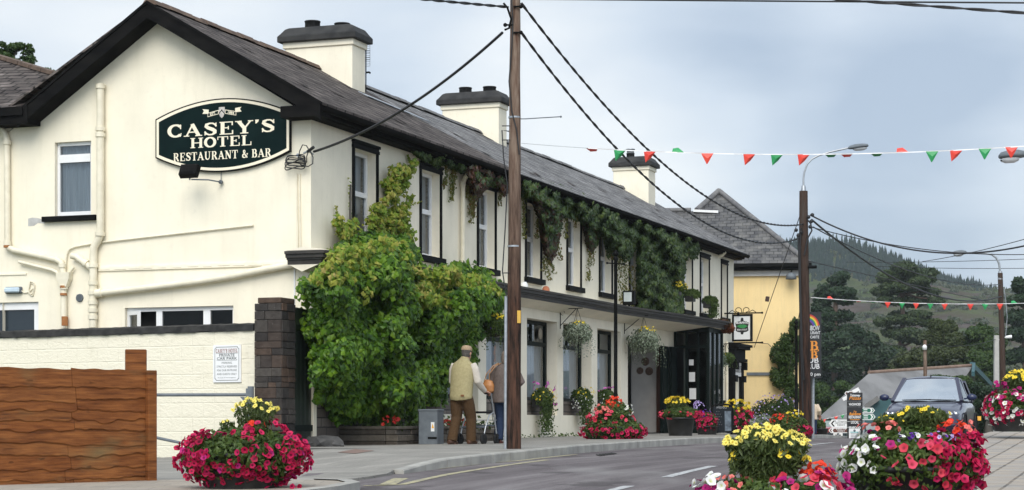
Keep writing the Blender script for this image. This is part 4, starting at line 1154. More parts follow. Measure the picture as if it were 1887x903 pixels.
b.build('chevron', M_SIGNG, sh)

# floodlight under the sign
fl = thing('floodlight', 'small black floodlight on an arm below the oval hotel sign', 'light', on_gable(409, 336, .01), ROT)
b = MB(); b.tube([(0, -.02, 0), (0, -.06, 0)], .035, 12); b.tube([(0, -.05, 0), (-.05, -.38, .0), (-.33, -.45, .01)], .012, 8); b.tube([(-.36, -.45, .0), (-.36, -.45, .07)], .014, 8); b.build('bracket', M_GREY, fl)
b = MB(); M = Matrix.Translation((-.36, -.47, .155)) @ Matrix.Rotation(R(-28), 4, 'X')
b.loft([[M @ Vector((sx*w_, y, sz*h_)) for sx, sz in ((-1, -1), (1, -1), (1, 1), (-1, 1))] for y, w_, h_ in ((-.07, .11, .06), (-.05, .155, .10), (.05, .165, .11), (.06, .165, .11))], 0, False); b.build('housing', M_BLACK, fl)
b = MB(); b.obox(M @ Matrix.Translation((0, .064, 0)), .28, .006, .17); b.build('lens', M_GLASSD, fl)
b = MB(); b.tube([(0, -.03, .03), (-.005, -.02, .12), (0, -.01, .2)], .006, 6); b.build('lead', M_GREY, fl)

# emergency bulkhead lamp and the loop of cable beside it
lm = thing('bulkhead_lamp', 'pale bulkhead lamp above the back door at the left edge', 'lamp', on_gable(27, 535, .0), ROT)
b = MB(); b.box(-.17, .17, -.055, -.003, -.06, .06, 0, .015); b.build('base', M_GREY, lm)
b = MB(); b.box(-.155, .15, -.11, -.056, -.045, .045, 0, .02); b.build('diffuser', mat('blue_white_plastic', (.55, .66, .74), (.48, .58, .66), 6, .3), lm)
b = MB(); pts = []
for i in range(60):
    t = i/59*PI*5.2
    pts.append((.36 + .055*math.cos(t) + .01*math.sin(3*t), -.02 - .01*math.sin(t*.7), .02 + .11*math.sin(t) + .02*math.cos(t*.5)))
b.tube([(.15, -.04, .0), (.2, -.02, -.05), (.3, -.02, -.04)] + pts, .010, 6)
tag(b.build('cable_loop', M_PIPE, None, origin=(.3, 0, 0)), 'loop of cream cable hung beside the bulkhead lamp', 'cable')
o = COL.objects[-1]
for q in COL.objects:
    if q.name == 'cable_loop': q.location = lm.location + NRM*.3; q.rotation_euler = (0, 0, ROT)

# ------------------------------------------------------------------ yard wall with black coping, sign, stone pier, gates
WA = PX(469, 0, 31.45); WB = PX(-90, 0, 34.9); WA.z = WB.z = 0
wx = (WA - WB).normalized(); WL = (WA - WB).length; wr_ = math.atan2(wx.y, wx.x)
wall = thing('yard_wall', 'cream painted block wall with a black coping beside the gable', 'wall', WB, wr_)
def blockwall():
    k = NT('painted_blockwork'); uv = k.coord('UV')
    b_ = k.n('ShaderNodeTexBrick'); k.link(uv, b_.inputs['Vector'])
    for key, v in (('Scale', 1.), ('Mortar Size', .012), ('Mortar Smooth', .6), ('Brick Width', .46), ('Row Height', .235)): b_.inputs[key].default_value = v
    n1 = k.noise(2.5, k.coord('Object', (1, 1, 3)), 8, .65)
    col = k.mix((.83, .775, .63), (.60, .55, .42), k.ramp(n1, [(.55, 0.), (.8, .75)]))
    col = k.mix(col, (.45, .40, .31), k.ramp(k.noise(6, k.coord('Object', (1, 1, 6)), 8, .75), [(.66, 0.), (.78, .55)]))
    k.bump(k.math('SUBTRACT', k.math('MULTIPLY', k.noise(14, k.coord('Object', (1, 1, 1.6)), 7, .7), 1.6), k.math('MULTIPLY', b_.outputs['Fac'], .5)), .55, .02)
    return k.fin(col, .85, spec=.2)
b = MB(); nseg = 24
ztop = 1.865
b.box(0, WL, 0, .2, -.5, ztop); b.build('wall', blockwall(), wall)
b = MB(); A = []
for i in range(nseg*3+1):
    x = WL*i/(nseg*3); A.append([(x, -.035+random.uniform(-.006, .006), ztop+.002+random.uniform(-.012, .012)), (x, -.035, ztop+.105+random.uniform(-.008, .008)), (x, .09, ztop+.135+random.uniform(-.006, .006)), (x, .235, ztop+.10), (x, .235, ztop)])
b.loft(A, 0, False); b.build('coping', mat('rough_black_coping', (.012, .012, .012), (.04, .038, .036), 7, .85, .7), wall)
# private car park sign
def on_wall(u, v, off=0.0):
    t = (u - CXP)/FPX; b_ = WB - Vector((-wx.y, wx.x, 0))*off
    l = (t*b_.y - b_.x)/(wx.x - t*wx.y); q = b_ + wx*l
    return l, ZC - (v-HZ)*q.y/FPX, q
l0, z0, _ = on_wall(394.5, 705); l1, z1, _ = on_wall(445.5, 635)
lc, zc2 = (l0+l1)/2, (z0+z1)/2; w_, h_ = l1-l0, z1-z0
ps = thing('car_park_sign', 'white notice reading private car park, fixed to the yard wall', 'sign', WB + wx*lc + Vector((0, 0, zc2)) - Vector((-wx.y, wx.x, 0))*.012, wr_)
b = MB(); b.box(-w_/2, w_/2, -.014, .009, -h_/2, h_/2, 0, .002); b.build('board', mat('white_notice_board', (.83, .83, .83), (.79, .79, .79), 3, .4), ps)
MP = frame_M((0, -.0145, 0), (1, 0, 0), (0, 0, 1)); M_INK = mat('dark_grey_green_ink', (.03, .045, .045), (.045, .055, .055), 5, .6); M_INKR = mat('red_brown_ink', (.22, .06, .05), (.26, .09, .07), 5, .6)
def notch(w, h, r, t):
    o_ = []
    for sx, sy in ((1, 1), (-1, 1), (-1, -1), (1, -1)):
        c = (sx*w, sy*h); arc = [(c[0]-sx*r*math.cos(a), c[1]-sy*r*math.sin(a)) for a in [R(0+90*i/4) for i in range(5)]]
        if sx*sy > 0: arc = arc[::-1]
        o_ += arc
    return o_
b = MB(); ringpoly(b, notch(w_*.44, h_*.45, .028, 0), notch(w_*.44-.008, h_*.45-.008, .026, 0), MP, .001)
for tx, y, sz, wdt, bold in (('PRIVATE', .118, .058, .26, .01), ('CAR PARK', .062, .058, .345, .01), ('PARKING', -.002, .045, .17, .0), ('STRICTLY RESERVED', -.062, .045, .345, .0), ('FOR OUR PATRONS', -.122, .045, .335, .0), ('AND GUESTS ONLY', -.182, .045, .335, .0), ('By Order Of The Management', -.232, .024, .30, 0)):
    t = MB(); text_mb(t, tx, Matrix(), sz, 1, bold=bold); xx = [v[0] for v in t.v]; k_ = wdt*w_/.47/(max(xx)-min(xx))
    text_mb(b, tx, MP @ Matrix.Translation((0, y*h_/.6, 0)), sz*h_/.6, k_/(h_/.6), bold=bold, z=.001)
for y, ww in ((.110, .26), (.054, .345), (.166, .37)): b.quad(*[MP @ Vector((x, yy*h_/.6, .0011)) for x, yy in ((-ww/2*w_/.47, y), (ww/2*w_/.47, y), (ww/2*w_/.47, y-.004), (-ww/2*w_/.47, y-.004))])
b.build('lettering', M_INK, ps)
b = MB(); slab_text(b, "CASEY'S HOTEL".replace('Y', 'Y'), MP @ Matrix.Translation((0, .175*h_/.6, 0)), .062*h_/.6, z=.001, width=.375*w_/.47); b.build('lettering', M_INKR, ps)

# stone pier
def island_stone(name, cols, rough=.9, b_=.6):
    k = NT(name); r = k.island()
    col = k.ramp(r, [(i/(len(cols)-1), c) for i, c in enumerate(cols)])
    n1 = k.noise(9, k.coord('Object'), 7, .7)
    col = k.mix(col, k.ramp(n1, [(.25, .35), (.75, 1.25)]), .8, 'MULTIPLY'); col = k.mix(col, (.33, .32, .30), k.ramp(k.noise(38, k.coord('Object'), 3), [(.70, 0.), (.76, .7)]))
    k.bump(n1, b_, .03); return k.fin(col, rough, spec=.2)
M_PIER = island_stone('split_dark_stone', [(.030, .027, .026), (.055, .048, .044), (.075, .066, .058), (.042, .038, .036), (.115, .076, .055), (.040, .036, .034), (.095, .084, .074)])
pier_o = PX(469, 0, 30.9); pier_o.z = 0
pier = thing('stone_pier', 'tall gate pier of dark split stone at the end of the yard wall', 'pier', pier_o, ROT)
PW = .475; PH = 2.33
b = MB(); z = -.3; rr = random.Random(5)
while z < PH - .09:
    h = rr.choice([.085, .11, .14, .17, .20]); h = min(h, PH-.06-z)
    cuts = [0, PW] if rr.random() < .18 else sorted([0, PW, *[PW*x for x in rr.sample([.22, .38, .5, .64, .8], rr.choice([1, 1, 2]))]])
    for a, c in zip(cuts[:-1], cuts[1:]):
        b.box(a+.003, c-.003, -rr.uniform(0, .018), PW*.5, z+.003, z+h-.003, 0, .006)
    cuts = [0, PW] if rr.random() < .3 else [0, PW*rr.choice([.35, .5, .65]), PW]
    for a, c in zip(cuts[:-1], cuts[1:]): b.box(PW*.55, PW+rr.uniform(0, .018), a+.006, c-.003, z+.004, z+h-.004, 0, .006)
    z += h
b.box(.06, PW+.03-.04, -.01, PW+.02, PH-.06, PH+.03, 0, .01)
b.build('stonework', M_PIER, pier)
b = MB(); b.box(.02, PW-.02, .02, PW-.02, -.3, PH-.07); b.build('core', mat('dark_mortar', (.02, .019, .018), (.03, .028, .027), 8, .95), pier)
# dark plank gate between the pier and the corner of the hotel
ga = FA(0, 0, 0); a_ = PX(537, 0, 31.2); b_v = PX(571.5, 0, 32.25); a_.z = b_v.z = 0
gx = (b_v - a_); gl = gx.length; gx.normalize()
gt_ = thing('yard_gate', 'very dark green plank gate shut between stone pier and hotel corner', 'gate', a_, math.atan2(gx.y, gx.x))
b = MB(); n = 9
for i in range(n): b.box(gl*i/n+.003, gl*(i+1)/n-.003, -.02+.004*(i % 2), .02, -.02, 2.24 + .0*i, 0, .004)
b.build('planks', mat('dark_green_gate_paint', (.008, .017, .013), (.014, .024, .018), 4, .45, .1, stretch=(3, 3, .3)), gt_)
b = MB(); b.box(.0, gl, -.045, -.021, 1.86, 1.96); b.build('ledge', M_GREENP, gt_); b = MB(); b.box(.0, gl, -.045, -.021, .25, .35); b.build('ledge', M_GREENP, gt_)
# grey tubular barrier
br0 = PX(461.5, 0, 30.55); br1 = PX(285, 0, 30.75); br0.z = br1.z = 0
bx = (br1 - br0).normalized(); bl = (br1-br0).length
bar = thing('tubular_barrier', 'grey tubular steel swing barrier in front of the yard wall', 'barrier', br0, math.atan2(bx.y, bx.x))
def bz(v, Y=30.6): return ZC - (v-HZ)*Y/FPX
b = MB(); b.box(-.045, .035, -.04, .04, -.15, bz(712)); b.box(-.02, .06, -.05, .05, bz(735), bz(716)); b.build('post', M_GREY, bar)
b = MB(); b.tube([(0.03, 0, bz(727.5)), (bl, 0, bz(727.5))], .027, 10); b.tube([(bl, 0, bz(725)), (bl, 0, bz(807))], .024, 10); b.tube([(bl, 0, bz(806)), (.05, 0, bz(842))], .024, 10)
b.prism([(0.04, bz(732)), (.17, bz(731)), (.04, bz(748))], frame_M((0, .004, 0), (1, 0, 0), (0, 0, 1)), .008)
b.build('rails', M_GREY, bar)

# ------------------------------------------------------------------ waney-edge board fence and its tall post
def boardmat():
    k = NT('stained_waney_board'); v = k.coord('Object', (1.2, 1, 14))
    n1 = k.noise(2.2, v, 9, .68); r = k.island()
    col = k.ramp(n1, [(.28, (.060, .021, .008)), (.44, (.165, .060, .018)), (.60, (.25, .098, .029)), (.76, (.33, .15, .055))])
    col = k.mix(col, (.9, .75, .6), k.math('MULTIPLY', r, .75), 'MULTIPLY')
    col = k.mix(col, (.62, .55, .5), k.ramp(k.noise(3, k.coord('Object', (.7, 1, 4)), 6), [(.45, 0.), (.7, .8)]), 'MULTIPLY')
    col = k.mix(col, (.14, .12, .055), k.ramp(k.noise(1.3, k.coord('Object', (1, 1, 2)), 6), [(.56, 0.), (.75, .55)]))
    kn = k.ramp(k.noise(5, k.coord('Object', (1, 1, 2.2)), 2), [(.70, 1.), (.76, .35)]); col = k.mix(col, kn, .7, 'MULTIPLY')
    k.bump(n1, .5, .012); return k.fin(col, .75, spec=.2)
M_BOARD = boardmat()
fa, fb = PX(-40, 0, 18.2), PX(266, 0, 19.3); fa.z = fb.z = 0
fx = (fb-fa).normalized(); fl_ = (fb-fa).length
fence = thing('board_fence', 'low fence of orange-brown waney-edged boards at the left edge', 'fence', fa, math.atan2(fx.y, fx.x))
b = MB(); rr = random.Random(3)
zt_, zb_ = 1.0, -.27
rows_ = [.404+(x-.404)*.86 for x in (0.995, .86, .70, .60, .47, .35, .21, .08, -.06, -.18)]
for i, z1 in enumerate(rows_):
    z0_ = (rows_[i+1] if i+1 < len(rows_) else -.19) - .038
    split = rr.random() < .75 or i == 0
    xs_ = [0, fl_*rr.uniform(.50, .58), fl_] if split else [0, fl_]
    for j in range(len(xs_)-1):
        x0, x1 = xs_[j]+.002, xs_[j+1]-.002; n = int((x1-x0)/.035)+2; ph = rr.uniform(0, 9); am = rr.uniform(.004, .024) if i else .008; sl = rr.uniform(-.03, .03)
        tl = rr.uniform(-.006, .006) if i else -.004; z0 = z0_ - rr.choice([0, .012, .028]); w1, w2_ = rr.uniform(3, 7.5), rr.uniform(9, 19)
        A = []
        for q in range(n+1):
            t = q/n; x = x0 + (x1-x0)*t
            e = am*math.sin(ph + t*w1)*(.4+.6*math.sin(ph+t*2.1)) + am*.6*math.sin(ph*2+t*w2_) + .004*math.sin(t*41+ph) + sl*(t-.5)
            zt2 = z1 + tl*(2*t-1)
            lean = .030; zt2 += .005*math.sin(ph+t*w2_)
            A.append([(x, -.012, zt2), (x, -.030, z0+e+.010), (x, -.025, z0+e), (x, .0-.004, z0+e+.004), (x, .008, zt2)])
        b.loft(A, 0, False)
b.build('boards', M_BOARD, fence)
b = MB(); b.box(fl_+.0, fl_+.095, -.085, .03, -.3, .91, 0, .006); b.build('end_post', M_BOARD, fence)
b = MB(); b.box(fl_*.12, fl_*.12+.09, .02, .1, -.3, .88); b.box(fl_*.6, fl_*.6+.09, .02, .1, -.3, .88); b.box(0, fl_, .012, .05, .67, .74); b.box(0, fl_, .012, .05, .1, .18); b.build('rear_frame', M_BOARD, fence)
q = PX(250.5, 0, 19.9); q.z = 0
b = MB(); b.box(-.108, .108, -.05, .05, -.3, .404+133*19.9/FPX, 0, .008)
fpo = b.build('fence_post', M_BOARD, None, origin=(0, 0, 0)); fpo.location = q; fpo.rotation_euler = (0, 0, R(10)); tag(fpo, 'square brown timber post standing taller behind the board fence', 'post')

# ------------------------------------------------------------------ poles
def round_pole(name, label, base, top, r0, r1, m, n=18):
    b0 = Vector(base); t0 = Vector(top)
    o = thing(name, label, 'pole', b0)
    mb = MB(); P = []; rad = []
    for i in range(13):
        t = i/12; P.append((t0-b0)*t + Vector((random.uniform(-.006, .006), random.uniform(-.006, .006), 0))); rad.append(r0+(r1-r0)*t)
    P[0] = Vector((0, 0, -.2)); mb.tube(P, rad, n); mb.build('pole', m, o)
    return o
B1 = PX(946.3, 828, 28.4); T1p = PX(949.6, -95, 28.4)
pole1 = round_pole('utility_pole', 'tall brown telegraph pole on the pavement in front of the hotel', B1, T1p, .112, .070, M_POLE)
def p1(u, v, dy=0): return PX(u, v, 28.4+dy) - B1
for v in (216.5, 454):
    mb = MB(); c = PX(0, v, 28.4).z - B1.z; cx_ = (948.6 + (946.3-948.6)*v/828 - CXP)/FPX*28.4 - B1.x; rr_ = (.112+(.076-.112)*(828-v)/828)*1.02
    mb.tube([(cx_, 0, c-.012), (cx_, 0, c+.012)], rr_+.002, 18); mb.build('steel_band', M_GALV, pole1)
mb = MB(); mb.tube([p1(931.5, 829, -.03), p1(932.5, 546, -.03)], .026, 10); mb.build('conduit', M_GALV, pole1)
mb = MB(); mb.box(*sorted((p1(953, 0).x, p1(959.5, 0).x)), -.108, -.085, p1(0, 596).z, p1(0, 573).z); mb.build('number_plate', mat('yellow_plate', (.62, .36, .04), (.55, .33, .05), 9, .5), pole1)
mb = MB(); mb.tube([p1(958, 219), p1(968, 219), p1(1033, 215)], .008, 6); mb.ball(p1(1033.5, 215), .016, n=8, m=6); mb.build('rod', M_GREY, pole1)
mb = MB(); mb.tube([p1(u, v, -.09) for u, v in ((933, 546), (926, 500), (931, 420), (935, 340), (928, 290), (925, 240), (938, 242))], .010, 6); mb.tube([p1(u, v, -.1) for u, v in ((957, 285), (952, 240), (943, 205), (938, 150), (943, 90), (945, 40), (942, -10))], .011, 6)
for v in (232, 258, 503): mb.tube([p1(925, v, -.09), p1(940, v, -.05)], .008, 6)
mb.build('pole_cables', M_CABLE, pole1)
mb = MB(); 
for v in (12, 46, 60): mb.tube([p1(946, v, -.1), p1(958 if v != 46 else 934, v, -.1)], .014, 6); mb.ball(p1(960 if v != 46 else 931, v, -.1), .03, n=8, m=6)
mb.tube([p1(930, 55, -.06), p1(938, 52, -.08), p1(942, 35, -.1), p1(935, 14, -.1), p1(928, 6, -.08)], .016, 6)
mb.build('cable_clamps', M_BLACK, pole1)

B2 = PX(1484, 812, 50.0); T2p = PX(1480.5, 352, 50.0)
B2.z = .05
pole2 = round_pole('utility_pole', 'dark utility pole topped by a curved street lamp arm beyond the hotel', B2, T2p, .165, .105, M_POLE2)
def p2(u, v, dy=0): return PX(u, v, 50.0+dy) - B2
mb = MB(); arc = [(1481, 362), (1480.5, 330), (1482, 318), (1487, 303), (1496, 293), (1510, 286), (1530, 280), (1566, 272)]
mb.tube([p2(*a) for a in arc], .024, 10); mb.tube([p2(1481, 359), p2(1480.7, 342)], [.085, .05], 10); la = mb.build('lamp_arm', M_GALV, pole2)
def lamp_head(u0, v0, u1, v1, Y, B, hgt, parent, flip=1):
    a, b_ = PX(u0, v0, Y)-B, PX(u1, v1, Y)-B
    d = (b_-a); mb = MB(); secs = []
    up = Vector((0, 0, 1)); sd = Vector((0, 1, 0))
    for t, w_, h_ in ((0, .3, .3), (.12, .7, .75), (.35, 1, 1), (.7, 1, .95), (.93, .75, .7), (1, .3, .35)):
        c = a + d*t; secs.append([c + sd*(hgt*1.1*w_*math.cos(x)) + up*(hgt*.62*h_*math.sin(x)*(1 if math.sin(x) > 0 else .45)) for x in [2*PI*i/12 for i in range(12)]])
    mb.loft(secs, 0, True); o = mb.build('lamp_head', M_GREY, parent)
    mb = MB(); secs = []
    for t, w_ in ((.3, .5), (.45, .85), (.75, .85), (.92, .5)):
        c = a + d*t - up*hgt*.22; secs.append([c + sd*(hgt*.9*w_*math.cos(x)) - up*(hgt*.55*w_*abs(math.sin(x))) for x in [PI*i/8 for i in range(9)]])
    mb.loft(secs, 0, True, False, False); mb.build('lamp_bowl', mat('lamp_bowl_plastic', (.62, .64, .66), (.7, .72, .74), 5, .25), o)
lamp_head(1562, 273.5, 1600, 269, 50.0, B2, .14, pole2)
mb = MB(); 
for pts in ([(1471, 430), (1472, 470), (1474, 560), (1476, 640), (1480, 780)], [(1476, 420), (1474, 450), (1475, 540), (1478, 640), (1481, 700)], [(1488, 405), (1494, 412), (1496, 425), (1488, 440), (1482, 470)]): mb.tube([p2(u, v, -.16) for u, v in pts], .022, 6)
for u, v in ((1467, 424), (1471, 434), (1476, 428), (1490, 400), (1495, 408), (1493, 418), (1497, 396)): mb.ball(p2(u, v, -.15), .05, n=8, m=6)
mb.build('cable_clamps', M_CABLE, pole2)
mb = MB(); mb.tube([p2(1489, 492, -.1), p2(1505, 492, -.1)], .04, 8); mb.build('bracket', M_BLACK, pole2)

B3 = PX(1853, 790, 80.0); B3.z = -1.6
pole3 = round_pole('utility_pole', 'far dark utility pole with lamp arm standing by the right edge', B3, PX(1843, 503, 80.0), .14, .10, M_POLE2)
def p3(u, v, dy=0): return PX(u, v, 80.0+dy) - B3
mb = MB(); mb.tube([p3(*a) for a in ((1843, 512), (1842.5, 495), (1841, 485), (1836, 475), (1828, 469), (1816, 466.5), (1777, 466))], .045, 8); mb.tube([p3(1843.3, 515), p3(1843, 500)], [.11, .08], 10); mb.build('lamp_arm', M_GALV, pole3)
lamp_head(1782, 466, 1756, 467, 80.0, B3, .20, pole3)
mb = MB(); mb.tube([p3(u, v, -.13) for u, v in ((1850, 530), (1854, 560), (1856, 585), (1853, 620))], .015, 6); mb.build('pole_cables', M_GALV, pole3)

B4 = PX(1836, 800, 92.0); B4.z = -2.6
cpo = thing('lamp_post', 'pale concrete lamp post with a short white lamp arm, far right', 'lamp post', B4)
mb = MB(); c = PX(1836, 618, 92.0)-B4; mb.loft([[(x*r_, y*r_, z_) for x, y in ((-1, -1), (1, -1), (1, 1), (-1, 1))] for z_, r_ in ((0, .14), (c.z, .10))], 0, False); mb.build('post', mat('pale_concrete', (.36, .35, .33), (.44, .43, .40), 4, .9), cpo)
mb = MB(); mb.tube([PX(1837, 628, 92)-B4, PX(1848, 622, 92)-B4, PX(1858, 621.5, 92)-B4], .03, 8); mb.tube([PX(1853, 621.5, 92)-B4, PX(1864, 620.5, 92)-B4], [.06, .09], 8); mb.build('lamp_arm', M_WHITE, cpo)
B5 = PX(1707, 800, 85.0); B5.z = -2.1
sp_ = round_pole('timber_post', 'short weathered timber post with white insulator behind the dark car', B5, PX(1704.5, 627, 85.0), .10, .075, M_POLE)
mb = MB(); c = PX(1704, 641, 84.9)-B5; mb.lathe([(.02, -.1), (.09, -.08), (.10, .06), (.06, .12), (.02, .14)], c, 12); mb.build('insulator', M_WHITE, sp_)
# lamp head at the right edge, its post outside the picture
B6 = PX(2080, 790, 33.0); B6.z = .15
rl = thing('street_lamp', 'grey street lamp head reaching in from the right edge above the bunting', 'street lamp', B6)
mb = MB(); q = PX(1885, 287, 33)-B6; mb.tube([(0, 0, -.2), (0, 0, q.z-1.0), (-.1, 0, q.z-.35), (-.5, 0, q.z-.03), (q.x*.6, 0, q.z), (q.x, 0, q.z)], [.09, .06, .04, .035, .03, .03], 10); mb.build('post', M_GALV, rl)
lamp_head(1892, 286, 1841, 289, 33.0, B6, .17, rl)

# slim black lamp posts
def black_post(label, u, vt, Y, zb, r, ball=True):
    b0 = Vector(((u-CXP)/FPX*Y, Y, zb)); zt = ZC-(vt-HZ)*Y/FPX
    o = thing('lamp_post', label, 'lamp post', b0)
    H = zt-zb; mb = MB()
    mb.lathe([(r*2.0, 0), (r*2.0, .25), (r*1.5, .3), (r*1.3, .9), (r, .95), (r*.9, H-.22), (r*1.35, H-.2), (r*1.35, H-.16), (r*.7, H-.14)], (0, 0, 0), 14); mb.build('post', M_BLACK, o)
    mb = MB(); mb.lathe([(r*.7, H-.14), (r*1.5, H-.10), (r*1.5, H-.06), (r*.5, H-.02), (.004, H)], (0, 0, 0), 14); mb.build('finial', M_BLACK, o)
    if ball:
        mb = MB(); mb.tube([(-.16, 0, H-.27), (.16, 0, H-.29)], .014, 6); mb.ball((-.17, 0, H-.27), .024, n=8, m=6); mb.ball((.17, 0, H-.29), .024, n=8, m=6); mb.build('ladder_bar', M_BLACK, o)
    return o
black_post('slim black iron lamp post rising from the red flower planter', 1134.5, 460, 39.2, .03, .038)
black_post('slim black iron post beside the dark utility pole', 1467.5, 588, 49.0, .05, .036, False)
mb = MB(); q = PX(1498, 0, 51.5); q.z = 0; mb.lathe([(.045, -.2), (.045, 3.2), (.045, 3.22)], (0, 0, 0), 12)
gp_ = mb.build('sign_post', M_GALV, None, origin=(0, 0, 0)); gp_.location = q; gp_.scale = (1, 1, (ZC-(690-HZ)*51.5/FPX)/3.2); tag(gp_, 'plain galvanised post right behind the dark utility pole', 'post')

# ------------------------------------------------------------------ overhead cables
def cable(label, A, B, via, r, m=None, twist=0, n=48, name='overhead_cable'):
    A, B = Vector(A), Vector(B)
    def curve(sag): return [A.lerp(B, t) - Vector((0, 0, 4*sag*t*(1-t))) for t in [i/n for i in range(n+1)]]
    best = (1e9, 0)
    if isinstance(via, (int, float)): sag = via
    else:
        for s in [x*.02 for x in range(-10, 260)]:
            e = min(abs(-1) if False else math.hypot(CXP+q.x/q.y*FPX-via[0], HZ-(q.z-ZC)/q.y*FPX-via[1]) for q in curve(s) if q.y > 1)
            if e < best[0]: best = (e, s)
        sag = best[1]
    P = curve(sag); mb = MB()
    if twist:
        L = (B-A).length; N = int(L/.12)
        for ph in (0, PI):
            Q = []
            for i in range(N+1):
                t = i/N; c = A.lerp(B, t) - Vector((0, 0, 4*sag*t*(1-t))); a = ph + i*.9
                Q.append(c + Vector((math.cos(a)*.6, math.cos(a)*-.6, math.sin(a)))*r*.7)
            mb.tube(Q, r*.75, 5)
    else: mb.tube(P, r, 6)
    return tag(mb.build(name, m or M_CABLE), label, 'cable')
# to the hotel: bracket and coil
brk = FA(.06, -.03, GP(578, 284)[1])
cable('thick black cable from telegraph pole down to the hotel corner', PX(926, 60, 28.3), brk + Vector((.02, -.12, .02)), (752, 194), .021)
hb = thing('cable_bracket', 'small bracket with a tangled coil of black cable on the hotel corner', 'cable bracket', brk, ROT)
mb = MB(); mb.tube([(-.02, .03, 0), (-.02, -.12, .02)], .014, 6); mb.tube([(.03, -.16, .04), (-.12, -.12, -.0)], .018, 8); mb.tube([(-.25, -.0, -.02), (-.25, -.08, -.02)], .03, 10); mb.build('hook', M_GALV, hb)
mb = MB(); rr = random.Random(8)
for k_ in range(5):
    cx_, cz_, a_2, b_2, tl = -.27+rr.uniform(-.05, .05), -.13+rr.uniform(-.05, .05), rr.uniform(.16, .25), rr.uniform(.04, .085), rr.uniform(-.15, .3)
    pts = []
    for i in range(26):
        t = 2*PI*i/25*1.0 + .4*k_; x, z_ = a_2*math.cos(t), b_2*math.sin(t)
        pts.append((cx_+x*math.cos(tl)-z_*math.sin(tl), -.06-.012*k_-.02*math.sin(t*2), cz_+x*math.sin(tl)+z_*math.cos(tl)+.015*math.sin(3*t)))
    mb.tube(pts, .0095, 6)
mb.tube([(.0, -.15, .03), (-.06, -.14, .12), (-.14, -.12, .14), (-.2, -.1, .05), (-.24, -.09, -.1)], .009, 6); mb.tube([(.02, -.15, .02), (.06, -.14, -.08), (.05, -.13, -.18), (-.05, -.1, -.22), (-.2, -.09, -.18)], .009, 6); mb.tube([(-.02, -.15, .02), (-.05, -.15, -.06), (-.06, -.13, -.15), (-.12, -.1, -.17)], .009, 6)
mb.tube([(.1, -.2, .08), (-.04, -.14, .02)], .026, 7)
mb.build('coil', M_CABLE, hb)
cable('twisted black cable running off the pole top to the upper left', PX(936, 13, 28.3), PX(-500, -160, 15), .05, .016, twist=1)
e2 = PX(1480, 413, 49.9); e2b = PX(1470, 440, 49.9)
cable('upper twisted cable sweeping from telegraph pole to the far utility pole', PX(961, 6, 28.3), e2, (1176, 261), .0175, twist=1)
cable('lower twisted cable sweeping from telegraph pole to the far utility pole', PX(961, 60, 28.3), e2b, (1151, 287), .0175, twist=1)
cable('twisted black cable crossing the top right corner of the sky', PX(300, -92, 26), PX(2900, 98, 23.5), .0, .016, twist=1)
cable('dark cable just along the top edge of the sky at right', PX(300, -9, 26), PX(2900, 10, 26), .02, .012)
cable('sagging cable from the far utility pole past the curved lamp, uppermost at right', PX(1493, 396, 50), PX(2060, 390, 46), (1692, 462), .022)
cable('thick cable dropping from far utility pole to the pole at right', PX(1496, 405, 50), PX(1846, 546, 80), (1692, 533), .026)
cable('thin cable from far utility pole running level to the right edge', PX(1493, 418, 50), PX(2000, 462, 52), (1701, 459), .012)
cable('thin slanting cable between far utility pole and pole at right', PX(1498, 418, 50), PX(1844, 524, 80), (1608, 474), .015)
cable('thin low cable from far utility pole fading before the pines', PX(1490, 481, 50), PX(1844, 560, 81), (1608, 508), .013)
cable('faint upper line wire crossing the sky above the hill at right', PX(1560, 483, 120), PX(1960, 474, 110), .1, .018)
cable('faint lower line wire crossing the sky above the hill at right', PX(1600, 490, 120), PX(1960, 493, 110), .1, .018)
cable('service wire climbing from the pole at right to the upper right edge', PX(1700, 482, 84), PX(1960, 420, 60), .1, .014)
cable('thin stay wire with a dark block hanging before the yellow house', PX(1478, 386, 50), PX(1390, 640, 62), .0, .011)
mb = MB(); c = PX(1414, 551, 58); mb.obox(Matrix.Translation(c) @ Matrix.Rotation(.15, 4, 'Y'), .11, .11, .15, 0, .01); tag(mb.build('stay_block', mat('brown_block', (.045, .022, .016), (.06, .03, .02), 6, .7)), 'small dark block on the stay wire before the yellow wall', 'insulator')
cable('thin wire dropping from the utility pole down the yellow wall', PX(1476, 560, 50), PX(1452, 690, 60), .05, .009)
cable('grey service wire from short timber post running left under the pines', PX(1704, 634, 85), PX(1500, 690, 88), .3, .012)
cable('grey service wire from short timber post running right to concrete post', PX(1706, 634, 85), PX(1836, 625, 92), .2, .012)

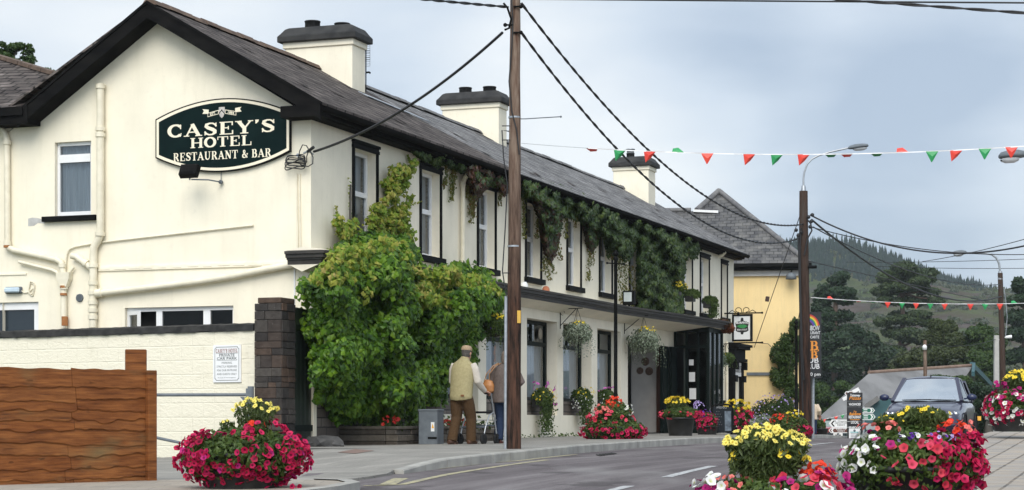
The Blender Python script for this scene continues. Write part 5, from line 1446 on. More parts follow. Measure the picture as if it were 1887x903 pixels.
# ------------------------------------------------------------------ bunting
M_BR = mat('red_pennant_plastic', (.72, .05, .035), (.80, .075, .045), 5, .45); M_BG = mat('green_pennant_plastic', (.02, .26, .075), (.03, .32, .10), 5, .45); M_TAPE = mat('white_tape', (.75, .75, .75), (.68, .68, .68), 5, .6)
def bunting(label, A, B, via, flags, size, tape_from=0.0, r=.010, tw=.0075):
    n = 60; A, B = Vector(A), Vector(B)
    best = (1e9, 0)
    def cv(t, s): return A.lerp(B, t) - Vector((0, 0, 4*s*t*(1-t)))
    for s in [x*.01 for x in range(0, 160)]:
        e = min(math.hypot(CXP+q.x/q.y*FPX-via[0], HZ-(q.z-ZC)/q.y*FPX-via[1]) for q in [cv(i/n, s) for i in range(n+1)])
        if e < best[0]: best = (e, s)
    s = best[1]; o = thing('bunting', label, 'bunting', A)
    mb = MB(); k0 = int(n*tape_from)
    for i in range(k0, n):
        a, b_ = cv(i/n, s)-A, cv((i+1)/n, s)-A
        h_ = Vector((0, tw*.3*math.sin(i*1.3), tw)); mb.quad(a-h_, b_-h_, b_+h_, a+h_)
    mb.build('tape', M_TAPE, o)
    if k0: mb = MB(); mb.tube([cv(i/n, s)-A for i in range(k0+1)], .004, 5); mb.build('cord', M_GALV, o)
    for u, c, kind in flags:
        t = min((abs(CXP + cv(i/600, s).x/cv(i/600, s).y*FPX - u), i/600) for i in range(601))[1]
        q = cv(t, s)-A; d = (B-A).normalized(); w_, h_ = size*.56, size
        mb = MB()
        if kind == 'f': P = [q-d*w_, q+d*w_, q+d*w_*.8+Vector((0, size*.8, -.16*size)), q-d*w_*.2+Vector((0, size*.6, -.22*size))]
        elif kind == 'u': P = [q-d*w_, q+d*w_, q+d*w_*.1+Vector((0, size*.4, .5*size)), q-d*w_*.8+Vector((0, size*.3, .42*size))]
        elif kind == 'l': P = [q-d*w_, q+d*w_, q+d*w_*.25+Vector((0, .05, -h_*.55)), q-d*w_*.7+Vector((0, .03, -h_))]
        else: P = [q-d*w_, q+d*w_, q+d*w_*.12+Vector((0, .06*size, -h_*.9)), q-d*w_*.08+Vector((0, .04*size, -h_))]
        m_ = sum((p for p in P), Vector())/4 + Vector((0, -.12*size, 0))
        mb.add(P+[m_], [(0, 1, 4), (1, 2, 4), (2, 3, 4), (3, 0, 4)])
        if kind == 'w': pass
        mb.build('pennant', {'r': M_BR, 'g': M_BG, 'w': M_TAPE}[c], o)
    return o
bunting('red and green pennants on white tape strung from telegraph pole to right', PX(961, 264, 28.3), PX(2060, 255, 27), (1371, 284.5),
        [(1091, 'r', 'f'), (1142, 'g', 'l'), (1198, 'r', 'l'), (1249, 'g', 'u'), (1303, 'r', 't'), (1381, 'r', 'l'), (1432, 'g', 'l'), (1482, 'r', 'l'), (1531, 'g', 'f'), (1560, 'r', 'f'), (1615, 'g', 'f'), (1663, 'r', 'u'), (1717, 'g', 't'), (1763, 'r', 'l'), (1815, 'g', 't'), (1864, 'r', 't'), (1915, 'g', 't')], .155, .12)
bunting('lower string of small pennants crossing the street at the far utility pole', PX(1494, 548, 50), PX(1990, 555, 46), (1750, 560),
        [(1506, 'g', 'f'), (1530, 'r', 'u'), (1558, 'g', 'f'), (1583, 'r', 'f'), (1610, 'g', 'f'), (1636, 'r', 't'), (1662, 'g', 't'), (1688, 'r', 't'), (1714, 'g', 't'), (1741, 'r', 't'), (1764, 'w', 'f'), (1788, 'r', 't'), (1815, 'g', 't'), (1843, 'r', 't'), (1869, 'g', 'u'), (1900, 'r', 't')], .15)
bunting('short faded pennants strung before the grey roofed shed', PX(1502, 777, 100), PX(1620, 748, 100), (1560, 763), [(1507, 'g', 'f'), (1519, 'r', 't'), (1530, 'g', 'f'), (1541, 'r', 't'), (1553, 'g', 't')], .2)
# ------------------------------------------------------------------ yellow house past the hotel
YS = 33.4
YR = R(-8.6); YO = FA(0, YS, 0) + Vector((0, .4, 0)); YUX = Vector((math.cos(YR), math.sin(YR), 0)); YUY = Vector((-math.sin(YR), math.cos(YR), 0))
yh = thing('yellow_house', 'yellow rendered house with a hipped lichened slate roof beyond the hotel', 'house', YO, YR)
def yl(u, v, ds=0.0):
    t = (u - CXP)/FPX; b_ = YO + YUY*ds; l = (t*b_.y - b_.x)/(YUX.x - t*YUX.y)
    return l, ds, ZC - (v - HZ)*(b_ + YUX*l).y/FPX
pr_, _, ze_ = yl(1474, 489); _, _, zg = yl(1474, 492)
plf = -9.0
b = MB(); b.quad((plf, 0, -1.2), (pr_, 0, -1.2), (pr_, 0, ze_), (plf, 0, ze_)); b.quad((pr_, 0, -1.2), (pr_, 9, -1.2), (pr_, 9, ze_), (pr_, 0, ze_)); b.quad((plf, 0, -1.2), (plf, 0, ze_), (plf, 9, ze_), (plf, 9, -1.2)); b.quad((plf, 9, -1.2), (plf, 9, ze_), (pr_, 9, ze_), (pr_, 9, -1.2))
b.build('wall', M_YELLOW, yh)
b = MB(); _, _, zb_ = yl(1400, 689); b.box(yl(1376, 0)[0], yl(1424, 0)[0], -.05, -.002, zb_-.05, zb_+.05); b.build('string_course', M_GREY, yh)
e = .3; D_ = 3.6
Ap = yl(1325, 354, D_); Nt = yl(1284, 389, D_-.9); Rl = yl(1205, 390, D_-.9); eR = (pr_+e, -e, ze_+.02); eL = (plf, -e, ze_+.02)
b = MB(); b.poly([eL, eR, Ap, Nt, Rl, (plf, D_-.9, Rl[2])]); 
b.quad(eR, (pr_+e, 9, ze_+.02), (Ap[0], 9, Ap[2]), Ap); b.poly([Nt, Ap, (Ap[0], 9, Ap[2]), (Nt[0]-2, 9, Nt[2])]); b.quad(Nt, (Nt[0], 9, Nt[2]-.5), (plf, 9, Nt[2]-.5), (plf, D_-.9, Rl[2]))
rf = b.build('roof', M_SLATE3, yh)
b = MB(); b.tube([Vector(eR)+Vector((0, 0, .03)), Vector(Ap)+Vector((0, 0, .05))], .09, 8); b.tube([Vector(Ap)+Vector((0, 0, .05)), Vector(Nt)+Vector((0, 0, .04))], .10, 8); b.tube([Vector(Nt)+Vector((-.2, 0, .04)), Vector(Rl)+Vector((0, 0, .04))], .08, 8); b.build('ridge_tiles', M_RIDGEG, rf)
b = MB(); q = Vector(Nt); b.bar(q+Vector((-.1, -.05, .0)), q+Vector((.75, -.12, -.06)), .25, .08); b.build('lead_flashing', M_WHITE, rf)
b = MB(); b.box(plf, pr_+e, -e-.02, -.001, ze_-.16, ze_-.02); b.box(plf, pr_+e+.08, -e-.13, -e-.02, ze_-.06, ze_+.05); b.build('gutter', M_BLACK, yh)
b = MB(); b.box(plf, pr_+.0, -.10, -.003, ze_-.34, ze_-.165); b.build('eaves_board', mat('grey_white_board', (.45, .46, .46), (.55, .55, .54), 3, .7), yh)
fl2 = thing('floodlight', 'small floodlight hanging under the eaves of the yellow house', 'light', YO + YUX*yl(1458, 0)[0] - YUY*.1 + Vector((0, 0, yl(1458, 507)[2])), YR)
b = MB(); b.tube([(.05, .1, .3), (.04, -.1, .25), (0, -.2, .05)], .02, 6); b.build('bracket', M_BLACK, fl2)
b = MB(); b.lathe([(.05, .06), (.16, -.02), (.18, -.16), (.15, -.16), (.12, -.06)], (0, -.22, 0), 12); b.build('housing', M_GREY, fl2)

# ------------------------------------------------------------------ grey roofed shed below the crest
M_SHED = mat('grey_sheet_roof', (.115, .112, .108), (.20, .195, .19), .8, .8, .15, 1.2, stretch=(1, .2, 1)); M_TEAL = mat('teal_painted_boards', (.022, .075, .085), (.03, .095, .105), 2, .6); M_PALEG = mat('pale_green_render', (.36, .45, .42), (.42, .50, .47), 2, .8)
sho = PX(1600, 800, 112); sho.z = -5
shed = thing('shed', 'long shed with grey sheet roof and teal gable below the pines', 'shed', sho)
def sh(u, v, Y): return PX(u, v, Y) - sho
b = MB(); a1, a2, a3, a4 = sh(1601, 688, 124), sh(1792, 675, 130), sh(1730, 772, 116), sh(1505, 772, 110)
b.quad(a4, a3, a2, a1); b.quad(a1, a2, a2+Vector((4, 14, -3.2)), a1+Vector((0, 14, -3.2))); b.build('roof', M_SHED, shed)
b = MB(); b.quad(a4+Vector((.1, .1, -.1)), a3+Vector((0, .1, -.1)), a3+Vector((0, .1, -4)), a4+Vector((.1, .1, -4))); b.poly([a4+Vector((.1, .1, -.1)), a1+Vector((.1, 0, -.1)), a1+Vector((.1, 12, -3)), a1+Vector((.1, 12, -6)), a4+Vector((.1, .1, -4))]); b.build('wall', M_PALEG, shed)
b = MB(); n = a2; b.bar(n+Vector((-.1, -.1, .12)), n+Vector((3.2, 8, -1.1)), .2, .35); b.bar(n+Vector((-.9, -4, -.6)), n+Vector((.1, 0, .1)), .2, .3); b.build('verge_board', M_TEAL, shed)
b = MB(); b.tube([a1+Vector((0, 0, .05)), a2+Vector((0, 0, .05))], .12, 8); b.build('ridge_tiles', mat('rusty_ridge', (.16, .10, .07), (.22, .15, .11), 3, .8), shed)
b = MB(); b.box(*sorted((sh(1508, 0, 109.5).x, sh(1560, 0, 109.5).x)), sh(0, 0, 109.6).y, sh(0, 0, 109.8).y, -2, sh(0, 792, 109.7).z); b.build('door', M_TEAL, shed)
wo = PX(1620, 800, 98); wo.z = -4
wing = thing('shed', 'smaller teal walled shed with grey lean-to roof behind the finger signs', 'shed', wo)
def wh(u, v, Y): return PX(u, v, Y) - wo
b = MB(); b.quad(wh(1560, 790, 97), wh(1588, 758, 97), wh(1632, 732, 99), wh(1606, 756, 104)); b.bar(wh(1585, 757, 96.8), wh(1618, 733, 96.8), .3, .25); b.build('roof', M_SHED, wing)
b = MB(); b.poly([wh(1586, 800, 97), wh(1586, 758, 97), wh(1619, 734, 97), wh(1680, 736, 97), wh(1680, 800, 97)]); b.quad(wh(1680, 800, 97), wh(1680, 736, 97), wh(1690, 736, 104), wh(1690, 800, 104)); b.build('wall', M_TEAL, wing)
b = MB(); b.quad(wh(1596, 792, 96.8), wh(1648, 792, 96.8), wh(1648, 777, 96.8), wh(1596, 781, 96.8)); b.build('panel', mat('grey_panel', (.3, .32, .33), (.36, .38, .39), 2, .8), wing)

# ------------------------------------------------------------------ cars
def car(name, label, loc, rz, paint, front=True):
    o = thing(name, label, 'car', loc, rz)
    def half(w, zc, zs, zb): return [(0, zc), (.55*w, zc-.004), (.84*w, zs), (.955*w, zs-.05), (w, zs-.2), (w, (zs+zb)/2-.05), (.985*w, zb+.1), (.9*w, zb), (0, zb)]
    secs = []
    for y, zc, zs, w_, zb in ((-1.97, .56, .53, .60, .34), (-1.94, .63, .59, .70, .24), (-1.86, .685, .65, .765, .20), (-1.68, .745, .71, .80, .18), (-1.3, .815, .785, .82, .18), (-.86, .895, .875, .825, .18), (-.5, .90, .885, .83, .18), (.4, .91, .89, .83, .18), (1.2, .92, .895, .825, .2), (1.7, .91, .88, .80, .24), (1.9, .80, .76, .76, .32), (1.95, .6, .56, .70, .4)):
        h_ = half(w_, zc, zs, zb); secs.append([(x, y, z) for x, z in h_] + [(-x, y, z) for x, z in h_[-2:0:-1]])
    b = MB(); b.loft(secs, 0, True); body = b.build('body', paint, o)
    m_ = body.modifiers.new('s', 'SUBSURF'); m_.levels = 1; m_.render_levels = 2
    # roof and pillars
    b = MB(); rs = []
    for y, hw, z_, dz in ((-.16, .545, 1.365, .035), (-.08, .56, 1.375, .05), (.3, .575, 1.385, .06), (.8, .57, 1.375, .06), (1.15, .545, 1.34, .05), (1.22, .535, 1.31, .03)):
        rs.append([(x*hw, y, z_+dz*(1-x*x)) for x in (-1, -.85, -.5, 0, .5, .85, 1)] + [(x*hw, y, z_-.04) for x in (1, 0, -1)])
    b.loft(rs, 0, True)
    for s in (-1, 1):
        b.bar((s*.715, -.88, .875), (s*.55, -.13, 1.375), .075, .06); b.bar((s*.66, 1.72, .88), (s*.535, 1.18, 1.33), .16, .06); b.bar((s*.745, .42, .87), (s*.57, .45, 1.36), .05, .10, up=(0, 1, 0))
    b.build('roof', paint, o)
    G = M_CARGL
    b = MB(); W_ = []
    for t in [i/6 for i in range(7)]:
        y0, z0, hw = -.90+.77*t, .88+.49*t, .70-.155*t
        W_.append([(x*hw, y0-.10*(1-x*x)*(1-.4*t), z0+.012*math.sin(PI*t)) for x in (-1, -.66, -.33, 0, .33, .66, 1)])
    b.loft(W_, 0, True, False, False); b.build('windscreen', G, o)
    b = MB(); b.quad((-.62, 1.74, .92), (.62, 1.74, .92), (.5, 1.22, 1.32), (-.5, 1.22, 1.32)); b.build('rear_window', M_GLASSD, o)
    for s in (-1, 1):
        b = MB(); b.quad((s*.76, -.74, .885), (s*.765, .40, .885), (s*.585, .42, 1.35), (s*.575, -.10, 1.35)); b.quad((s*.765, .48, .885), (s*.72, 1.5, .90), (s*.565, 1.12, 1.32), (s*.585, .48, 1.35)); b.build('side_window', M_GLASSD, o)
        b = MB(); b.bar((s*.76, -.66, .93), (s*.85, -.68, .95), .05, .03)
        b.ball((s*.915, -.68, .965), .105, .06, .072, 10, 7); b.build('mirror', M_MIRR, o)
        b = MB(); pts = [(s*.48, -1.905, .545), (s*.50, -1.90, .64), (s*.66, -1.83, .665), (s*.765, -1.66, .665), (s*.785, -1.64, .60), (s*.745, -1.80, .545)]
        b.poly(pts if s < 0 else pts[::-1]); c = Vector((s*.62, -1.84, .60)); 
        hl = b.build('headlight', M_HLAMP, o); hl.location = (0, -.035, .0)
        b = MB(); b.ball((s*.585, -1.885, .60), .055, .03, .05, 10, 6); b.ball((s*.69, -1.80, .605), .045, .03, .045, 10, 6); r_ = b.build('reflector', M_CHROME, hl)
    b = MB(); b.box(-.36, .36, -1.985, -1.93, .565, .625, 0, .01); b.build('grille', M_TYRE, o)
    b = MB(); P = []
    for i in range(17):
        t = -1 + i/8; P.append((t*.80, -2.0 + .22*abs(t)**3.2 - .0, .44))
    b.tube(P, .045, 8); b.build('bumper_strip', M_TYRE, o)
    b = MB(); b.box(-.42, .42, -1.975, -1.90, .25, .36, 0, .01); b.build('air_intake', M_TYRE, o)
    b = MB(); b.box(-.26, .26, -2.055, -2.03, .39, .50); b.build('number_plate', M_WHITE, o)
    for s in (-1, 1):
        for y in (-1.22, 1.25):
            b = MB(); M = Matrix.Translation((s*.745, y, .285)) @ Matrix.Rotation(R(90), 4, 'Y')
            prof = [(.17, -.08), (.26, -.09), (.285, -.07), (.288, 0), (.285, .07), (.26, .09), (.17, .08)]
            n = 24; b.loft([[M @ Vector((r*math.cos(2*PI*j/n), r*math.sin(2*PI*j/n), z)) for j in range(n)] for r, z in prof], 0, True); wl = b.build('wheel', M_TYRE, o)
            b = MB(); b.loft([[M @ Vector((r*math.cos(2*PI*j/n), r*math.sin(2*PI*j/n), z)) for j in range(n)] for r, z in ((.17, s*.075), (.15, s*.05), (.05, s*.06), (.004, s*.065))], 0, True); b.build('rim', M_GALV, wl)
            b = MB(); b.tube([(s*.835, y+.34*math.cos(a), .30+.33*math.sin(a)) for a in [PI*i/14 for i in range(15)]], .018, 6); b.build('wheel_arch', M_TYRE, o)
    b = MB(); b.box(-.68, .68, -.86, -.45, .70, .885); 
    b.build('dashboard', M_TYRE, o)
    for s in (-1, 1):
        b = MB(); b.box(s*.36-.22, s*.36+.22, .18, .30, .5, 1.02, 0, .04); b.box(s*.36-.12, s*.36+.12, .2, .28, 1.06, 1.2, 0, .03); b.build('seat', mat('grey_car_seat', (.22, .22, .23), (.28, .28, .29), 20, .9), o)
    b = MB(); c = [( .36+.17*math.cos(t)*-1, -.42+.07*math.sin(t), .92+.16*math.sin(t)) for t in [2*PI*i/20 for i in range(21)]]; b.tube([(-x if False else x, y, z) for x, y, z in c], .014, 6); b.build('steering_wheel', M_TYRE, o)
    b = MB(); b.tube([(-.5, -.95, .905), (.1, -1.0, .915)], .012, 5); b.tube([(.05, -1.0, .91), (.62, -.93, .90)], .012, 5); b.build('wipers', M_TYRE, o)
    b = MB(); b.quad((.30, -.87, .9), (.60, -.84, .9), (.60, -.80, .935), (.30, -.83, .935)); b.build('dash_paper', M_WHITE, o)
    b = MB(); b.tube([(0, 1.0, 1.42), (0, 1.0, 1.46)], [.03, .015], 8); b.tube([(0, -.1, 1.41), (0, -.08, 1.46)], [.016, .01], 8); b.build('aerial_base', M_TYRE, o)
    return o
def carpaint(name, c, c2):
    k = NT(name); lw = k.n('ShaderNodeLayerWeight'); lw.inputs['Blend'].default_value = .4
    col = k.mix(c, c2, lw.outputs['Facing']); k.fin(col, .32, .35); k.bsdf.inputs['Coat Weight'].default_value = .8; k.bsdf.inputs['Coat Roughness'].default_value = .06; return k.m
M_CARGL = glassmat('windscreen_glass', (.72, .80, .80), .72, .05)
M_TYRE = mat('black_rubber', (.012, .012, .013), (.02, .02, .02), 20, .8, spec=.2); M_CHROME = mat('bright_reflector', (.75, .76, .78), (.7, .71, .73), 10, .12, metal=1.); M_HLAMP = glassmat('headlamp_glass', (.92, .94, .95), .18, .02)
M_MIRR = mat('dark_blue_mirror_shell', (.014, .02, .06), (.018, .026, .07), 5, .25)
cx_ = PX(1716, 0, 42.3); cx_.z = zr(41.5)+.006
car('parked_car', 'dark blue hatchback car facing the camera behind the largest planter', cx_, ROT+.03, carpaint('dark_blue_metallic', (.022, .020, .045), (.05, .048, .085)))
rx = PX(1513, 0, 78); rx.z = zr(78)+.25
car('parked_car', 'red car mostly hidden below the road crest beside the sign stack', rx, ROT-.5, carpaint('red_car_paint', (.42, .035, .025), (.5, .06, .05)))

# ------------------------------------------------------------------ signs in the street
M_SB = mat('black_sign_panel', (.010, .010, .011), (.014, .014, .015), 4, .35); M_ORA = mat('orange_lettering', (.80, .30, .03), (.72, .26, .03), 8, .5)
def sgn_frame(u, v, Y): return PX(u, v, Y)
Yb = 51.2
bo = PX(1494.5, 636, Yb); bw, bh = 38*Yb/FPX, 122*Yb/FPX
bn = thing('banner', 'tall black bed and breakfast banner partly hidden behind the dark utility pole', 'sign', bo)
b = MB(); b.box(-bw/2, bw/2, -.01, .02, -bh/2, bh/2); b.build('board', M_SB, bn)
MB_ = frame_M((0, -.011, 0), (1, 0, 0), (0, 0, 1)); k_ = bh/122.0
b = MB()
def bt(mb, tx, y, h, w, font='t', bold=.01):
    t = MB(); text_mb(t, tx, Matrix(), 1.0, 1, bold=bold); xx = [v[0] for v in t.v]
    text_mb(mb, tx, MB_ @ Matrix.Translation((0, (-y)*k_, 0)), h*k_/.7, w/(max(xx)-min(xx))*.7/h, bold=bold, z=.002)
for tx, y, h, w in (('RAINBOW', -27, 9, 31), ('RESTAURANT', -20, 5.5, 33), ('A LA CARTE', -12.5, 5, 30), ('PUB', 32.5, 9.5, 27), ('GRUB', 43.5, 9.5, 31), ('12.30 pm', 56.5, 6, 33)): bt(b, tx, y, h, w)
b.build('lettering', M_WHITE, bn)
b = MB()
for tx, y, h, w in (('B', 9.5, 17, 17), ('B', 24.5, 12.5, 15), ('AND', 12.7, 1.0, 1.0)):
    if tx == 'B': slab_text(b, 'B', MB_ @ Matrix.Translation((6*k_, -y*k_, 0)), h*k_, z=.002, width=w*k_)
bt(b, 'AND', 12.0, 5.2, 30)
b.build('lettering', M_ORA, bn)
for i, c in enumerate(((.55, .03, .03), (.75, .25, .03), (.75, .6, .05), (.05, .3, .08), (.04, .06, .35), (.16, .04, .3))):
    b = MB(); r0 = (24-i*2.2)*k_; r1 = r0-2.3*k_; A = [(-6*k_+r*math.cos(a)*.9, 33*k_+ r*math.sin(a)) for r in (r0, r1) for a in [R(8+82*j/12) for j in range(13)]]
    A = [(min(max(x, -bw/2+.01), bw/2-.01), min(y, bh/2-.01)) for x, y in A]
    b.add([MB_ @ Vector((x, y, .0012)) for x, y in A], [(j, j+1, 14+j, 13+j) for j in range(12)]); b.build('rainbow_band', mat('rainbow_%d' % i, c, c, 5, .5), bn)

# stack of boards on the crest
Ys_ = 56.0; so_ = PX(1575, 0, Ys_); so_.z = zr(56)
stk = thing('sign_stack', 'tall black board stack with takeaway, vacancies and restaurant lettering', 'sign', so_)
ks_ = Ys_/FPX
def sv(v): return ZC-(v-HZ)*ks_-so_.z
for v0, v1 in ((723.5, 739), (739.6, 749.5), (750, 776.5), (777.2, 787), (787.6, 797)):
    b = MB(); b.box(-14.2*ks_, 14.2*ks_, -.02, .02, sv(v1), sv(v0)); b.build('panel', M_SB, stk)
b = MB(); b.box(-13*ks_, -11*ks_, .0, .05, 0, sv(797)); b.box(11*ks_, 13*ks_, .0, .05, 0, sv(797)); b.build('legs', M_SB, stk)
def st_(mb, tx, v, h, w, bold=.02, shear=0):
    t = MB(); text_mb(t, tx, Matrix(), 1.0, 1, bold=bold); xx = [q[0] for q in t.v]
    text_mb(mb, tx, frame_M((0, -.022, sv(v)), (1, 0, 0), (0, 0, 1)), h*ks_/.7, w/(max(xx)-min(xx))*.7/h, bold=bold, z=.002, shear=shear)
b = MB()
for a in (('Takeaway', 730.5, 4.5, 19, .02, .3), ('VACANCIES', 747, 4.3, 22, .03), ('RESTAURANT', 771, 5, 23, .03), ('LOCAL', 780.5, 5, 14.5, .03), ('SEAFOOD', 790.5, 4.5, 22, .03)): st_(b, *a)
b.build('lettering', M_WHITE, stk)
b = MB()
for a in (('Pizzas', 736.5, 6, 21, .01, .3), ('The', 760, 3, 6, .02, .3), ('Rainbow', 765, 5, 21, .03, .3)): st_(b, *a)
z_ = sv(773.5); b.box(-9*ks_, 9*ks_, -.0235, -.0222, z_-.008, z_+.008); b.build('lettering', M_ORA, stk)
po = PX(1574.5, 0, 55.6); po.z = sv(812)+so_.z
ps2 = thing('notice', 'white printed notice leaning at the foot of the sign stack', 'notice', po)
b = MB(); b.box(-10*ks_, 10*ks_, -.01, .01, 0, 22*ks_); b.build('board', M_WHITE, ps2)
b = MB(); b.box(-7.5*ks_, 7.5*ks_, -.0125, -.0112, 15*ks_, 16.5*ks_); b.build('print', mat('teal_print', (.05, .35, .35), (.06, .4, .4), 5, .6), ps2)
b = MB(); b.tube([(0, -.012, 18.5*ks_), (0, -.0105, 18.5*ks_)], 2.3*ks_, 10); b.build('emblem', M_GREY, ps2)
for i in range(4):
    b = MB(); z_ = (12.5-2.6*i)*ks_; b.box(-7*ks_, (6-i)*ks_, -.0125, -.0112, z_, z_+.9*ks_); b.build('print', M_GREY, ps2)
# finger signs
Yf = 62.0; kf = Yf/FPX
M_GSIGN = mat('green_road_sign', (.008, .13, .075), (.01, .15, .085), 4, .4); M_BSIGN = mat('brown_tourist_sign', (.105, .035, .022), (.12, .042, .026), 4, .4)
fo = PX(1591.5, 0, Yf); fo.z = zr(62)
fp = thing('finger_post', 'grey post carrying green and brown direction signs beyond the crest', 'signpost', fo)
b = MB(); b.tube([(0, .05, 0), (0, .05, ZC-(748-HZ)*kf-fo.z)], .04, 8); b.build('post', M_GALV, fp)
def finger(parent, base, u0, u1, v0, v1, m, right=True, slant=0.0, lines=1, words=None, edge=True, dy=0.0):
    z0, z1 = ZC-(v1-HZ)*kf-base.z, ZC-(v0-HZ)*kf-base.z; x0, x1 = (u0-CXP)*kf-base.x, (u1-CXP)*kf-base.x; h_ = (z1-z0)/2; zc = (z0+z1)/2
    tipx = h_*.8
    def outl(i):
        if right: return [(x0+i, zc-h_+i), (x1-tipx-i*.3, zc-h_+i), (x1-i*1.4, zc), (x1-tipx-i*.3, zc+h_-i), (x0+i, zc+h_-i)]
        return [(x1-i, zc+h_-i), (x0+tipx+i*.3, zc+h_-i), (x0+i*1.4, zc), (x0+tipx+i*.3, zc-h_+i), (x1-i, zc-h_+i)]
    F_ = frame_M((0, -.02-dy, 0), (1, 0, 0), (0, 0, 1))
    b = MB(); b.prism(outl(0), F_ @ Matrix.Translation((0, 0, -.03)), .03); bd_ = b.build('sign_blade', M_WHITE, parent)
    b = MB(); b.poly([F_ @ Vector((x, y, .002)) for x, y in outl(.022)]); b.build('face', m, bd_)
    ink = M_WHITE if m is not M_WHITE else M_BLACK
    b = MB()
    if words:
        n = len(words)
        for i, tx in enumerate(words):
            hh = 2*h_*.72/n; t = MB(); text_mb(t, tx, Matrix(), 1., 1); xx = [q[0] for q in t.v]; ww = (x1-x0)*.62
            text_mb(b, tx, F_ @ Matrix.Translation(((x0+x1)/2+(.06 if not right else -.06), zc+h_*.78-(i+1)*hh+.01, 0)), hh/.8, min(1.1, ww/(max(xx)-min(xx))/(hh/.8)), z=.004)
    else:
        for i in range(lines):
            zz_ = zc + (.35-.7*i)*h_*(1 if lines > 1 else 0); b.box(x0+.12, x1-.24, -.026-dy, -.0245-dy, zz_-h_*.13, zz_+h_*.13)
    b.build('lettering', ink, bd_)
    s_ = -1 if not right else 1; xt = x1-.05 if right else x0+.05
    b = MB()
    for o_ in (0,): b.poly([F_ @ Vector(q) for q in ((xt-s_*.02, zc, .004), (xt-s_*tipx*.9, zc+h_*.72, .004), (xt-s_*tipx*.9-s_*.05, zc+h_*.72, .004), (xt-s_*.07, zc, .004), (xt-s_*tipx*.9-s_*.05, zc-h_*.72, .004), (xt-s_*tipx*.9, zc-h_*.72, .004))])
    b.build('chevron', ink, bd_)
finger(fp, fo, 1584, 1612, 751.5, 761, M_GSIGN, True, lines=2); finger(fp, fo, 1584, 1613, 762.5, 774, M_GSIGN, True, lines=2, dy=.01)
fo2 = PX(1584, 0, Yf+.5); fo2.z = zr(62.5)
fp2 = thing('finger_post', 'second grey post with brown camping signs above the black stack', 'signpost', fo2)
b = MB(); b.tube([(0, .05, 0), (0, .05, ZC-(718-HZ)*kf-fo2.z)], .04, 8); b.build('post', M_GALV, fp2)
finger(fp2, fo2, 1561, 1581, 720.5, 728.5, M_BSIGN, False, lines=1); finger(fp2, fo2, 1562, 1582, 729.5, 737.5, M_BSIGN, False, lines=1, dy=.01)
for u0, v0, u1, v1 in ((1571, 722.5, 1583, 716.5), (1553, 736, 1566, 730)):
    b = MB(); a, c = PX(u0, v0, Yf+.4)-fo2, PX(u1, v1, Yf+.4)-fo2; b.bar(a, c, .03, .11, up=(0, 0, 1)); b.build('sign_edge', M_WHITE, fp2)
for u, v in ((1584, 722), (1587, 744)):
    b = MB(); c = PX(u, v, Yf+.3)-fo2; b.box(c.x-.02, c.x+.02, c.y-.02, c.y+.02, c.z-.05, c.z+.05); b.build('clip', M_WHITE, fp2)
fo3 = PX(1545, 0, Yf); fo3.z = zr(62)
fp3 = thing('finger_post', 'white and brown arrow signs pointing left beside the black stack', 'signpost', fo3)
b = MB(); b.tube([(0, .06, 0), (0, .06, ZC-(772-HZ)*kf-fo3.z)], .035, 8); b.build('post', M_GALV, fp3)
finger(fp3, fo3, 1527, 1566, 773, 788, M_WHITE, False, words=('R. Chapman', 'CASTLETOWN', 'KERRY')); finger(fp3, fo3, 1527, 1566, 788.6, 798, M_BSIGN, False, words=('KING OF', 'KERRY'), dy=.01)
# white pavement board beyond the crest
wo2 = PX(1544, 0, 63); wo2.z = zr(63)
wb = thing('pavement_board', 'small white pavement board with a dark picture beside the red car', 'sign', wo2)
kk = 63/FPX; zb2 = ZC-(812-HZ)*kk-wo2.z
b = MB(); b.prism([(-9*kk, 0), (9*kk, 0), (8.5*kk, zb2+14*kk), (6*kk, zb2+17.5*kk), (-6*kk, zb2+17.5*kk), (-8.5*kk, zb2+14*kk)], frame_M((0, .01, 0), (1, 0, 0), (0, 0, 1)), .03); b.build('board', M_WHITE, wb)
b = MB(); b.box(-5*kk, 5*kk, -.024, -.0215, zb2+2*kk, zb2+11*kk); b.build('picture', M_BLACK, wb)
b = MB(); b.box(-3*kk, 3*kk, -.027, -.0245, zb2+3*kk, zb2+8*kk); b.build('picture_glass', mat('amber_print', (.35, .2, .04), (.5, .3, .06), 10, .6), wb)

# hanging pub sign
Ph = .9
hs0, hz0 = FS(1352, 630, .35); s_h = 28.9
def pub(u, v): p_, z_ = GP(u, v, s_h); return p_, z_
hp = thing('hanging_sign', 'white stout sign with dark crest hung from iron bracket at the hotel end', 'sign', FA(pub(1368, 0)[0], s_h, pub(0, 628)[1]), ROT)
pa, za = pub(1351.5, 629.5); pb, zb3 = pub(1388.5, 578.5); w2 = (pb-pa)/2; h2 = (zb3-za)/2; z0c = (za+zb3)/2 - pub(0, 628)[1]
b = MB(); 
for x0, x1, z0, z1 in ((-w2, -w2+.06, -h2, h2), (w2-.06, w2, -h2, h2), (-w2+.06, w2-.06, -h2, -h2+.06), (-w2+.06, w2-.06, h2-.06, h2)): b.box(x0, x1, -.05, .05, z0+z0c, z1+z0c)
b.build('frame', M_BLACK, hp)
b = MB(); b.box(-w2+.055, w2-.055, -.035, .035, z0c-h2+.055, z0c+h2-.055); pnl = b.build('panel', mat('white_lit_panel', (.74, .75, .74), (.7, .71, .71), 4, .4), hp)
b = MB(); b.bar((-w2-.25, 0, z0c-h2-.04), (w2+.28, 0, z0c-h2-.04), .03, .04); b.ball((w2+.3, 0, z0c-h2-.04), .035, n=8, m=6); b.build('lower_bar', M_BLACK, hp)
b = MB(); b.bar((-w2-.25, 0, z0c+h2+.03), (w2+.28, 0, z0c+h2+.03), .03, .04)
